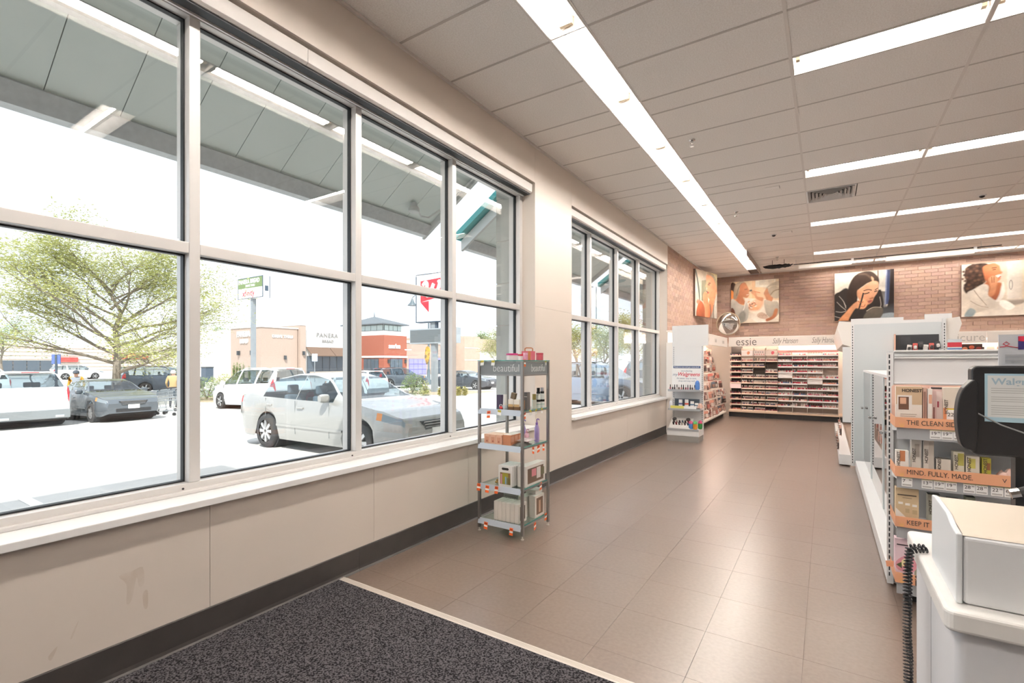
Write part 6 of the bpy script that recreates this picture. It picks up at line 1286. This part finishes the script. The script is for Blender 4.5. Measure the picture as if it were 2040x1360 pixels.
def grow(seed, H, trunk_r, spread, first, nl, depth=3, lift=0.45):
    """returns branch MB and twig end points"""
    R = random.Random(seed); q = MB(); tips = []
    tp = [(0, 0, 0)]; 
    for k in range(1, 8): tp.append((R.uniform(-.06, .06) * k, R.uniform(-.06, .06) * k, H * k / 8))
    q.tube(tp, [trunk_r * (1 - 0.11 * k) for k in range(8)], 9)
    def br(p, d, L, r, dep):
        pts = [Vector(p)]; dd = Vector(d).normalized()
        for k in range(4):
            dd = (dd + Vector((R.uniform(-.22, .22), R.uniform(-.22, .22), R.uniform(-.10, .16)))).normalized(); pts.append(pts[-1] + dd * (L / 4))
        q.tube(pts, [r, r * .8, r * .62, r * .45, r * .3], 6 if dep > 1 else 4)
        if dep == 1: tips.extend([tuple(pts[3]), tuple(pts[4])])
        if dep == 0: tips.extend([tuple(pts[2]), tuple(pts[3]), tuple(pts[4])]); return
        for k in (1, 2, 3, 4):
            for s in range(2 if k > 1 else 1):
                nd = (dd + Vector((R.uniform(-.9, .9), R.uniform(-.9, .9), R.uniform(-.25, .35)))).normalized()
                br(pts[k], nd, L * R.uniform(.42, .6), r * .45 * (1 - .1 * k), dep - 1)
        if dep <= 1: tips.append(tuple(pts[4]))
    for k in range(nl):
        f = first + (1 - first) * (k / nl) ** 1.0; a = k * 2.4 + R.uniform(-.4, .4)
        z = H * f * 0.98; i = min(6, int(f * 8)); base = tp[i] if i else (0, 0, z)
        L = spread * (1.1 - 0.6 * f) * R.uniform(.8, 1.1)
        br((tp[i][0], tp[i][1], z * 0.86), (math.cos(a), math.sin(a), lift + f * 0.75), L, trunk_r * (.55 - .3 * f), depth - 1)
    return q, tips
def tree(name, label, loc, seed, H, r, spread, first, nl, nleaf, lsz, m, sp=0.5, depth=3, flat=0.35, cat='tree', lift=0.45):
    t = thing(name, label, cat, loc); q, tips = grow(seed, H, r, spread, first, nl, depth, lift)
    q.build('trunk_and_branches', M_BARK, t, smooth=True)
    o = obj('foliage', quadmesh('foliage', leaves(tips, nleaf, sp, lsz, seed, flat), m), t); o['kind'] = 'stuff'; return t
tp = gp(232, 26); 
tree('honey_locust', 'big feathery yellow-green honey locust in the parking lot island', (tp.x, tp.y, IZ1), 11, 7.4, 0.22, 5.0, 0.22, 20, 52000, 0.085, LEAF, 0.5, 3, 0.35, lift=0.10)
for lab, u, D, sd, H, sp, m in (('round dark green tree rising behind the bakery on the left', 448, 85, 3, 7.6, 3.2, LEAF2), ('bushy green tree behind shops at left of the stone pier', 920, 120, 4, 8.0, 2.4, LEAF2), ('taller green tree behind shops beside the stone pier', 965, 135, 5, 9.6, 4.2, LEAF2), ('pale leafy tree close to the stone pier', 992, 60, 6, 5.2, 2.6, LEAF),
                           ('leafy tree at the left side of the second window', 1150, 45, 7, 5.0, 2.8, LEAF), ('leafy tree at the middle of the second window', 1207, 50, 8, 5.0, 3.0, LEAF2), ('leafy tree at the right side of the second window', 1268, 42, 9, 5.6, 3.0, LEAF), ('dark tree at the far left edge beyond the locust', 4, 60, 12, 7.0, 4.0, LEAF2)):
    g_ = gp(u, D); tree('street_tree', lab, (g_.x, g_.y, IZ3 if 1100 < u < 1300 else g_.z), sd, H, 0.16, sp, 0.32, 8, 5200, 0.13 * max(1, D / 60), m, 0.42 * max(1, D / 70), 2, 0.7, lift=0.7)
# ---- shrubs
def shrub(label, u, D, rx, rz_, m, n, lsz, seed, base=None, cat='shrub', name='shrub'):
    g_ = gp(u, D); r = np.random.RandomState(seed); d = r.normal(0, 1, (n, 3)); d /= np.linalg.norm(d, axis=1)[:, None]; rr = r.uniform(0.55, 1.0, n)[:, None]
    P = d * rr * np.array([rx, rx, rz_]); P[:, 2] = np.abs(P[:, 2])
    t = thing(name, label, cat, (g_.x, g_.y, base if base is not None else g_.z))
    o = obj('foliage', quadmesh('foliage', leaves(P, n * 2, 0.05, lsz, seed, 1), m), t); o['kind'] = 'stuff'
    q = MB()
    for k in range(6):
        a = k * 1.05; q.tube([(0, 0, 0), (rx * .4 * math.cos(a), rx * .4 * math.sin(a), rz_ * .5), (rx * .7 * math.cos(a), rx * .7 * math.sin(a), rz_ * .8)], [.02, .015, .006], 5)
    q.build('stems', M_BARK, t)
shrub('low leafy shrub between shopping carts and the white minivan', 412, 25.3, 0.95, 1.25, LEAF2, 900, 0.06, 1, IZ1B + .05)
shrub('low shrub at the right tip of the locust island', 449, 27.5, 0.5, 0.8, LEAF, 400, 0.06, 2, IZ1B + .05)
shrub('round dark green shrub at the foot of the pharmacy sign', 822, 30.0, 0.75, 1.35, LEAF2, 900, 0.06, 3, IZ2 + .05)
shrub('small yellow-green shrub left of the pharmacy sign post', 847, 29.0, 0.3, 0.8, LEAF, 300, 0.06, 4, IZ2 + .05)
for k, u in enumerate((878, 890, 902, 914, 926)):
    shrub('tuft of dry yellow grass, %s right of the sign post' % ('nearest', 'second', 'third', 'fourth', 'furthest')[k], u, 28.2, 0.14, 0.5, leaf_mat('dry_grass', '#b5ad62', '#c6bd78'), 260, 0.07, 20 + k, IZ2 + .05, 'grass tuft', 'grass_tuft')
for k, u in enumerate((466, 472, 478, 485, 497)):
    shrub('small conical evergreen, %s along the bakery wall' % ('leftmost', 'second', 'third', 'fourth', 'last')[k], u, 58.5, 0.15, 2.1 if k < 4 else 1.8, LEAF3 if k < 3 else LEAF2, 300, 0.09, 30 + k, None, 'evergreen', 'conical_evergreen')
shrub('wide low hedge before the bakery wall', 452, 50, 1.6, 1.0, LEAF, 500, 0.1, 41)
# ---- buildings
M_BRK1 = mat('far_brick_tan', '#b3a093', 0.85, noise=(6, '#a39083', 1, (1, 1, 3))); M_BRK2 = mat('far_brick_red', '#a3604c', 0.85, noise=(6, '#955543', 1, (1, 1, 3))); M_BRK3 = mat('far_block_tan', '#b9a391', 0.85, noise=(1.5, '#ac9684', 1))
M_WST = mat('far_white_stucco', '#d8d6d2', 0.85); M_WIN = mat('far_window_dark', '#55606a', 0.15); M_MUL = mat('far_mullion', '#3d4449', 0.5); M_BRN = mat('brown_canopy', '#6b5546', 0.7); M_ROOF = mat('grey_shingle', '#646b70', 0.8); M_SIGNW = mat('letter_white', '#f2f2f0', 0.5)
def face_windows(t, x, y0, y1, z0, z1, nx, nz, m=M_WIN, mm=M_MUL, axis='x', sgn=1):
    """glazing on a wall facing +x (axis x) or -y (axis y): each pane its own part"""
    g = 0.05
    for i in range(nx):
        for j in range(nz):
            a, c = y0 + (y1 - y0) * i / nx + g, y0 + (y1 - y0) * (i + 1) / nx - g; b_, d = z0 + (z1 - z0) * j / nz + g, z0 + (z1 - z0) * (j + 1) / nz - g
            (MB().box(x, a, b_, x + .09, c, d) if axis == 'x' else MB().box(a, x - .09, b_, c, x, d)).build('pane', m, t)
    (MB().box(x - .02, y0, z0, x + .06, y1, z1) if axis == 'x' else MB().box(y0, x - .06, z0, y1, x + .02, z1)).build('window_frame', mm, t)
ZG = -0.65
B = thing('bakery_building', 'low tan brick bakery building with white front and brown canopies', 'building', (0, 0, 0))
MB().box(-82, 33.75, ZG, -65.6, 52, 5.75).build('white_wing', M_WST, B)
MB().box(-65.6, 33.7, ZG, -58.5, 38.6, 5.8).build('brick_wing', M_BRK1, B); MB().box(-65.7, 33.6, 5.8, -58.4, 38.7, 5.95).build('coping', M_WST, B)
MB().box(-65, 38.7, ZG, -58.0, 39.5, 6.3).build('brick_pier', M_BRK1, B); MB().box(-65, 38.65, 6.3, -57.95, 39.55, 6.42).build('coping', M_WST, B)
MB().box(-70, 39.6, ZG, -58.5, 47.5, 6.2).build('white_front', M_WST, B)
face_windows(B, -58.5, 40.0, 47.0, -0.1, 2.3, 6, 1)
for a, c in ((39.8, 43.4), (43.5, 47.2)):
    MB().add([(-58.4, a, 3.5), (-58.4, c, 3.5), (-57.0, c, 2.35), (-57.0, a, 2.35), (-58.4, a, 3.4), (-58.4, c, 3.4), (-57.0, c, 2.25), (-57.0, a, 2.25)], [(0, 3, 2, 1), (4, 5, 6, 7), (0, 1, 5, 4), (1, 2, 6, 5), (2, 3, 7, 6), (3, 0, 4, 7)]).build('canopy', M_BRN, B)
MB().box(-57.6, 39.8, ZG, -57.4, 47.0, 0.2).build('low_wall', mat('rail_wood', '#a39a90', 0.8), B)
M_LSH = mat('letter_grey', '#8e8c8a', 0.6)
text('lettering', 'PANERA', 1.0, FX((-63.9, 33.66, 5.0)), M_SIGNW, B, ext=0.09, bold=0.02, sx=0.8); text('lettering', 'BREAD', 0.75, FX((-63.2, 33.66, 4.1)), M_SIGNW, B, ext=0.09, bold=0.02, sx=0.8)
text('lettering', 'DRIVE THRU', 0.5, FYP((-58.46, 35.1, 4.72)), M_SIGNW, B, ext=0.05, bold=0.01)
text('lettering', 'PANERA', 0.85, FYP((-58.46, 41.4, 5.15)), M_LSH, B, ext=0.05, bold=0.01, space=1.15); text('lettering', 'BREAD', 0.55, FYP((-58.46, 42.3, 4.35)), M_LSH, B, ext=0.05, bold=0.01, space=1.15)
for x, y, s in ((-63.4, 33.7, 'y'), (-58.5, 36.8, 'x'), (-58.0, 39.1, 'x'), (-60.3, 33.7, 'y')):
    q = MB(); q.box(x - .12, y - .35, 2.35, x + .12, y - .02, 2.9) if s == 'y' else q.box(x + .02, y - .12, 1.8 if y < 38 else 2.4, x + .3, y + .12, 2.3 if y < 38 else 2.9); q.build('wall_lamp', M_MUL, B)
T = thing('brick_tower_shop', 'red brick corner shop with a glazed lantern and pyramid roof', 'building', (0, 0, 0))
MB().box(-67, 52.4, ZG, -57.2, 57.2, 5.65).build('brick_body', M_BRK2, T)
MB().box(-67.1, 52.3, 2.15, -57.1, 57.3, 2.45).build('belt_course', M_WST, T); MB().box(-66.6, 52.6, 5.66, -57.5, 57.0, 6.35).build('parapet', M_WST, T)
MB().box(-66.3, 52.95, 6.36, -57.9, 56.7, 7.35).build('lantern_core', mat('far_blind', '#c4cfcc', 0.4), T)
face_windows(T, -57.9, 53.0, 56.65, 6.4, 7.3, 4, 1, mat('lantern_glass', '#b9c8c4', 0.2)); face_windows(T, 52.95, -66.2, -58.0, 6.4, 7.3, 6, 1, MATS['lantern_glass'], axis='y')
cxr, cyr = -62.1, 54.8; e = 0.9
q = MB().add([(-66.3 - e, 52.95 - e, 7.36), (-57.9 + e, 52.95 - e, 7.36), (-57.9 + e, 56.7 + e, 7.36), (-66.3 - e, 56.7 + e, 7.36), (cxr, cyr, 8.9), (-66.3 - e, 52.95 - e, 7.5), (-57.9 + e, 52.95 - e, 7.5), (-57.9 + e, 56.7 + e, 7.5), (-66.3 - e, 56.7 + e, 7.5)], [(0, 3, 2, 1), (0, 1, 6, 5), (1, 2, 7, 6), (2, 3, 8, 7), (3, 0, 5, 8), (5, 6, 4), (6, 7, 4), (7, 8, 4), (8, 5, 4)]); q = q.build('roof', M_ROOF, T)
MB().cyl((cxr, cyr, 8.85), (cxr, cyr, 9.7), .1, .02, 6).build('finial', M_ROOF, q)
face_windows(T, -57.2, 53.6, 56.2, -0.6, 2.0, 3, 1); face_windows(T, 52.4, -66.0, -63.2, -0.6, 2.0, 3, 1, axis='y'); face_windows(T, 52.4, -61.8, -58.4, -0.6, 2.0, 4, 1, axis='y')
text('lettering', 'asurion', 1.05, FYP((-57.16, 53.3, 3.95)), M_SIGNW, T, ext=0.08, bold=0.03, sx=0.78)
for y in (53.2, 56.8): MB().box(-57.18, y - .12, 1.3, -56.9, y + .12, 1.9).build('wall_lamp', M_MUL, T)
T = thing('tan_shop_row', 'tan brick shop row with purple-tinted display windows', 'building', (0, 0, 0))
MB().box(-67, 57.3, ZG, -57.4, 69, 4.6).build('body', M_BRK1, T); MB().box(-67, 57.2, 4.61, -57.3, 69.1, 5.0).build('parapet', M_WST, T)
mpw = mat('purple_window', '#8d8cc4', 0.3)
face_windows(T, -57.4, 57.9, 62.0, -0.6, 2.0, 4, 3, mpw, mat('purple_frame', '#6b68a8', 0.5)); face_windows(T, -57.4, 63.2, 68.0, -0.6, 1.8, 5, 1); MB().box(-57.35, 63.2, 1.85, -57.2, 68, 2.2).build('sign_band', mpw, T)
T = thing('block_building', 'pale tan block building beyond the pharmacy sign', 'building', (0, 0, 0))
MB().box(-70, 69.5, ZG, -55, 74.2, 6.2).build('body', M_BRK3, T)
for z in (1.8, 4.0): MB().box(-54.98, 69.5, z, -54.95, 74.2, z + .12).build('band', M_WST, T)
T = thing('white_shop', 'low white shopfront beside the stone pier', 'building', (0, 0, 0))
MB().box(-62, 74.4, ZG, -56, 92, 3.6).build('body', M_WST, T); MB().box(-62.1, 74.3, 3.61, -55.8, 92.1, 5.9).build('parapet', M_BRK3, T); face_windows(T, -56, 75.5, 90, -0.4, 1.6, 7, 1)
T = thing('far_store', 'long pale store with red sign far behind the honey locust', 'building', (0, 0, 0))
MB().box(-112, 8, ZG, -97, 52, 4.3).build('body', mat('far_siding', '#d9d2c9', 0.8), T)
for k in range(7): MB().box(-96.99, 8, 0.2 + .55 * k, -96.93, 52, 0.27 + .55 * k).build('siding_line', M_BRK3, T)
face_windows(T, -97, 14, 24, -.4, 1.7, 7, 1); MB().box(-97, 31.2, 2.0, -96.6, 36.0, 2.9).build('red_sign', mat('sign_red', '#c94a44', 0.5), T); MB().box(-97, 24.5, 1.5, -96.6, 26.8, 2.2).build('red_sign', MATS['sign_red'], T)
# ---- pole signs
M_POLE = mat('sign_pole', '#8f9599', 0.6, noise=(3, '#7f868b', 0.8)); M_SFR = mat('sign_frame', '#465462', 0.5); M_SW = mat('sign_white', '#f1f1f1', 0.45)
t = thing('bakery_pole_sign', 'tall pole sign with green bakery panel over a white panel', 'sign', (-42.8, 23.95, ZG))
x0, x1, zb_, zt_ = -2.0, 2.0, 7.11 - ZG, 8.96 - ZG
MB().box(-.16, -.16, 0, .16, .16, zb_).build('pole', M_POLE, t)
MB().box(x0, -.28, zb_, x1, .32, zt_).build('cabinet', M_SW, t)
for a in ((x0, -.30, zb_, x1, -.27, zb_ + .05), (x0, -.30, zt_ - .05, x1, -.27, zt_), (x1 - .07, -.31, zb_, x1 + .01, -.27, zt_), (x0, -.30, zb_, x0 + .05, -.27, zt_), (x1 - .03, .30, zb_ - .05, x1 + .03, .34, zt_ - .0)): MB().box(*a).build('trim', M_SFR, t)
pg = MB().box(x0 + .05, -.295, zb_ + .93, x1 - .07, -.281, zt_ - .05).build('green_panel', mat('sign_green', '#6f8350', 0.5), t)
text('lettering', 'PANERA BREAD', .52, FX((-1.93, -.30, zb_ + 1.5)), M_SIGNW, pg, bold=.02, sx=.93); text('lettering', 'DRIVE THRU', .27, FX((-.75, -.30, zb_ + 1.12)), M_SIGNW, pg, bold=.008)
text('lettering', 'xfinity', .78, FX((-1.25, -.30, zb_ + .46)), mat('sign_crimson', '#c9303c', 0.5), t, bold=.004)
MB().box(x1, -.12, zb_ + .55, x1 + .03, .18, zb_ + 1.0).build('access_panel', M_SFR, t)
t = thing('pharmacy_pole_sign', 'tall white pole sign with a red W emblem above a dark message board', 'sign', (-21.7, 24.2, IZ2))
zo = IZ2
MB().box(-.17, -.12, 0, .17, .2, 4.2 - zo).build('pole', M_POLE, t)
MB().box(-1.40, -.2, 4.13 - zo, 1.40, .25, 7.27 - zo).build('cabinet', M_SW, t, bevel=.03)
for a in ((-1.44, -.22, 4.09 - zo, -1.38, .27, 7.31 - zo), (1.38, -.22, 4.09 - zo, 1.44, .27, 7.31 - zo), (-1.38, -.22, 4.09 - zo, 1.38, .27, 4.15 - zo), (-1.38, -.22, 7.25 - zo, 1.38, .27, 7.31 - zo)): MB().box(*a).build('frame', M_SFR, t)
M_WRED = mat('emblem_red', '#e0323f', 0.45)
em = MB().prism([(-1.02, 5.45 - zo), (.98, 5.75 - zo), (.98, 6.95 - zo), (-1.02, 6.85 - zo)], -.215, -.201, 'y').build('red_emblem', M_WRED, t)
MB().prism([(-1.02, 5.44 - zo), (-.28, 5.5 - zo), (-.28, 4.75 - zo)], -.213, -.201, 'y').build('emblem_tail', M_WRED, t)
W_ = smooth_poly([(-.78, .42), (-.5, .62), (-.3, .5), (-.42, .05), (-.48, -.3), (-.2, -.35), (.1, .1), (.2, .45), (.02, .1), (.0, -.28), (.25, -.32), (.55, .05), (.7, .5), (.62, .62), (.8, .62), (.82, .35), (.6, -.2), (.3, -.52), (-.08, -.5), (-.14, -.28), (-.35, -.55), (-.68, -.5), (-.7, -.15), (-.55, .3), (-.6, .4)], 5)
q = MB(); q.tube([(a * .95, -.225, 6.25 - zo + c * .8) for a, c in smooth_poly([(-.80, .38), (-.55, .6), (-.42, .35), (-.55, -.25), (-.40, -.52), (-.1, -.2), (.18, .42), (.02, -.05), (.1, -.42), (.3, -.45), (.6, 0), (.72, .42), (.62, .62)], 6, False)], .12, 8).build('script_letter', M_SIGNW, em, smooth=True)
MB().box(-1.25, -.212, 4.28 - zo, 1.25, -.201, 4.65 - zo).build('pale_text_band', mat('sign_pale', '#dfe1e4', 0.5), t)
MB().box(-.25, -.1, 3.69 - zo, -.05, .1, 4.1 - zo).build('bracket', M_SFR, t); MB().box(.1, -.1, 3.69 - zo, .3, .1, 4.1 - zo).build('bracket', M_SFR, t)
q = MB().box(-2.0, -.22, 2.69 - zo, 2.0, .3, 3.68 - zo).build('message_board', mat('board_frame', '#9aa1a6', 0.5), t); MB().box(-1.93, -.232, 2.78 - zo, 1.93, -.221, 3.6 - zo).build('led_face', mat('led_face', '#5f6669', 0.5, noise=(40, '#6b7275', 1)), q)
t = thing('street_lamp', 'old-style street lamp with bell shade left of pharmacy sign', 'street lamp', gp(854, 46))
M_LP = mat('lamp_post', '#5a666c', 0.5)
MB().lathe([(.28, 0), (.28, .3), (.18, .5), (.15, 1.3), (.09, 1.5), (.07, 8.6), (.05, 9.0)], 10).build('post', M_LP, t, smooth=True)
rx_, ry_ = -_C, -_S
MB().tube([(rx_ * k * 1.55, ry_ * k * 1.55, 8.2 + .45 * math.sin(k * PI)) for k in (0, .25, .5, .75, 1)], .04, 6).build('arm', M_LP, t, smooth=True)
MB().lathe([(.05, .35), (.12, .15), (.2, -.05), (.42, -.3), (.44, -.36)], 14, (rx_ * 1.55, ry_ * 1.55, 7.8)).build('bell_shade', M_LP, t, smooth=True)
MB().box(-.03, -.03, 2.0, .03, .03, 3.3).build('banner_bracket', M_LP, t)
MB().prism(smooth_poly([(-.35, 2.5), (-.1, 1.9), (.15, 2.4), (.3, 3.2), (.05, 3.6), (-.25, 3.4)], 4), -.16, -.12, 'y').build('yellow_banner', mat('banner', '#d6a437', 0.6, noise=(3, '#4a4a3a', 2)), t)
t = thing('parking_lot_light', 'slim double-headed parking lot light seen through second window', 'lamp post', gp(1188, 60))
MB().cyl((0, 0, 0), (0, 0, 11.4), .10, .07, 8).build('pole', M_POLE, t)
for s in (-1, 1): MB().box(s * .9 - .45, -.2, 11.35, s * .9 + .45, .2, 11.5).build('lamp_head', M_POLE, t)
t = thing('parking_sign', 'small white sign on a thin post before the bakery', 'sign', gp(627, 52)); MB().cyl((0, 0, 0), (0, 0, 3.0), .04, n=6).build('post', M_POLE, t); MB().box(-.28, -.03, 2.2, .28, .03, 3.0, Matrix.Rotation(0.6, 4, 'Z')).build('plate', mat('sign_bluewhite', '#c9d4e6', 0.5), t)
t = thing('sign_post', 'dark thin post left of the honey locust trunk', 'post', gp(112, 30)); MB().cyl((0, 0, 0), (0, 0, 2.6), .07, n=8).build('post', M_SFR, t); MB().box(-.22, -.03, 2.0, .22, .03, 2.6, Matrix.Rotation(0.9, 4, 'Z')).build('plate', mat('sign_blue', '#5a6fa8', 0.5), t)
t = thing('trash_bin', 'grey outdoor bin left of the bakery', 'bin', gp(413, 52)); MB().box(-.5, -.4, 0, .5, .4, 1.5).build('bin_body', M_SFR, t, bevel=.04); MB().box(-.52, -.42, 1.5, .52, .42, 1.62).build('lid', M_MUL, t)
car('van', 'long dark vehicle parked far behind the blue-grey crossover', (-5.5, 33), 0.0, '#5a646e', dims=dict(L=6.2))
# ---- shopping carts
M_WIRE = mat('cart_wire', '#b4b9bc', 0.3, 0.8)
def cart(label, u, D, rz):
    t = thing('shopping_cart', label, 'shopping cart', gp(u, D), rz)
    B_ = [(-.42, -.24, .55), (.42, -.28, .60), (.42, .28, .60), (-.42, .24, .55)]; T_ = [(-.46, -.27, .88), (.50, -.33, .98), (.50, .33, .98), (-.46, .27, .88)]
    q = MB(); lp = lambda a, c, k: tuple(a[i] + (c[i] - a[i]) * k for i in range(3))
    for i in range(4):
        j = (i + 1) % 4
        for k in range(0, 11): q.tube([lp(B_[i], B_[j], k / 10), lp(T_[i], T_[j], k / 10)], .007, 4)
        for k in (0, .33, .66, 1): q.tube([lp(B_[i], T_[i], k), lp(B_[j], T_[j], k)], .009, 4)
    for k in range(9): q.tube([lp(B_[0], B_[1], k / 8), lp(B_[3], B_[2], k / 8)], .006, 4)
    q.build('basket', M_WIRE, t)
    MB().tube([(.50, -.33, .98), (.6, -.33, 1.05), (.6, .33, 1.05), (.50, .33, .98)], .018, 6).build('handle', M_TRIM, t)
    q = MB()
    for s in (-1, 1): q.tube([(.42, s * .26, .60), (.35, s * .26, .2), (-.45, s * .22, .16)], .014, 5); q.tube([(-.40, s * .22, .55), (-.30, s * .24, .18)], .012, 5)
    q.build('frame', M_WIRE, t)
    for x in (-.42, .38):
        for s in (-1, 1): MB().cyl((x, s * .24 - .02, .065), (x, s * .24 + .02, .065), .065, n=12).build('wheel', M_TRIM, t)
    MB().box(.35, -.25, .75, .42, .25, .95).build('seat_flap', mat('cart_flap', '#52606a', 0.5), t)
cart('shopping cart nearest the dark sedan, left of the pair', 303, 19.5, 0.6); cart('shopping cart nearest the window mullion, right of the pair', 338, 18.8, 0.5); cart('shopping cart standing behind the other two carts', 324, 20.8, 0.5)
# ---- two people
M_SKIN = mat('skin', '#c99f86', 0.6); 
def person(label, u, D, facing, top, legs, hair, cap, accent=None):
    t = thing('person', label, 'person', gp(u, D), facing)
    J = dict(pel=(0, 0, .95), wai=(0, 0, 1.12), chest=(.0, 0, 1.33), neck=(.01, 0, 1.50), head=(.03, 0, 1.60), crown=(.03, 0, 1.73))
    for s, n_ in ((1, 'l'), (-1, 'r')):
        J.update({'hip' + n_: (0, s * .10, .90), 'kn' + n_: (.03, s * .11, .50), 'an' + n_: (-.01, s * .11, .09), 'toe' + n_: (.16, s * .12, .04), 'sh' + n_: (0, s * .19, 1.43), 'el' + n_: (-.03, s * .26, 1.16), 'wr' + n_: (.12, s * .24, .98), 'hd' + n_: (.19, s * .23, .95)})
        for f_ in range(4): J['f%d%s' % (f_, n_)] = (.27 - .01 * abs(f_ - 1), s * (.23 + .022 * (f_ - 1.5)), .925)
        J['th' + n_] = (.22, s * .185, .955)
    E_ = [('pel', 'wai'), ('wai', 'chest'), ('chest', 'neck'), ('neck', 'head'), ('head', 'crown')]
    for n_ in 'lr': E_ += [('pel', 'hip' + n_), ('hip' + n_, 'kn' + n_), ('kn' + n_, 'an' + n_), ('an' + n_, 'toe' + n_), ('chest', 'sh' + n_), ('sh' + n_, 'el' + n_), ('el' + n_, 'wr' + n_), ('wr' + n_, 'hd' + n_), ('hd' + n_, 'th' + n_)] + [('hd' + n_, 'f%d%s' % (k, n_)) for k in range(4)]
    names = list(J); rad = dict(pel=(.15, .13), wai=(.15, .12), chest=(.18, .13), neck=(.058, .058), head=(.095, .085), crown=(.07, .06))
    for n_ in 'lr': rad.update({'hip' + n_: (.095, .095), 'kn' + n_: (.065, .065), 'an' + n_: (.045, .045), 'toe' + n_: (.04, .035), 'sh' + n_: (.075, .07), 'el' + n_: (.048, .048), 'wr' + n_: (.032, .03), 'hd' + n_: (.04, .02), 'th' + n_: (.009, .009)}); rad.update({'f%d%s' % (k, n_): (.008, .008) for k in range(4)})
    me = bpy.data.meshes.new('body'); me.from_pydata([J[k] for k in names], [(names.index(a), names.index(c)) for a, c in E_], [])
    o = bpy.data.objects.new('body_tmp', me); COL.objects.link(o); o.modifiers.new('skin', 'SKIN'); 
    for i, k in enumerate(names): me.skin_vertices[0].data[i].radius = rad[k]; me.skin_vertices[0].data[i].use_root = (k == 'pel')
    o.modifiers.new('sub', 'SUBSURF').levels = 2
    dg = bpy.context.evaluated_depsgraph_get(); m2 = bpy.data.meshes.new_from_object(o.evaluated_get(dg)); bpy.data.objects.remove(o)
    m2.materials.clear(); [m2.materials.append(x) for x in (pm(top, .8), pm(legs, .8), M_SKIN, pm('#2c2a2a', .6), pm(accent or top, .8))]
    for f in m2.polygons:
        c = f.center; z = c.z
        f.material_index = 3 if z < .10 else (1 if z < .96 and abs(c.y) < .2 and c.x < .12 else (2 if z > 1.47 and abs(c.y) < .12 or (abs(c.y) > .17 and c.x > .10 and z < 1.0) else (4 if accent and abs(c.y) > .13 else 0)))
    m2.shade_smooth(); obj('body', m2, t)
    q = MB()
    for s in (-1, 1): MB().ball((.115, s * .035, 1.625), (.012, .014, .009), 8, 6).build('eye', pm('#2b2420'), t)
    MB().ball((.128, 0, 1.59), (.022, .016, .026), 8, 6).build('nose', M_SKIN, t, smooth=True); MB().ball((.112, 0, 1.545), (.012, .026, .007), 8, 6).build('mouth', pm('#a5655a'), t, smooth=True)
    for s in (-1, 1): MB().ball((.02, s * .098, 1.60), (.022, .012, .033), 8, 6).build('ear', M_SKIN, t, smooth=True)
    if cap:
        q = MB(); q.lathe([(.112, 0), (.114, .03), (.10, .085), (.06, .12), (.01, .13)], 16, (.025, 0, 1.645)); q.build('cap', pm(cap, .8), t, smooth=True); MB().prism(smooth_poly([(.10, -.09), (.2, -.07), (.235, 0), (.2, .07), (.10, .09)], 4), 1.64, 1.655).build('cap_visor', pm(cap, .8), t)
    MB().ball((.0, 0, 1.655), (.112, .108, .105 if not cap else .07), 14, 8).build('hair', pm(hair, .8), t, smooth=True)
person('person in a dark cap and grey jacket with ochre sleeves by the dark sedan', 152, 21.0, -0.5, '#8a9097', '#3c4048', '#3a3530', '#4a4f57', '#b98a2e')
person('grey-haired person in a tan jacket behind the shopping carts', 345, 22.4, 2.6, '#b79a6c', '#4a4d52', '#c9c5bf', None)
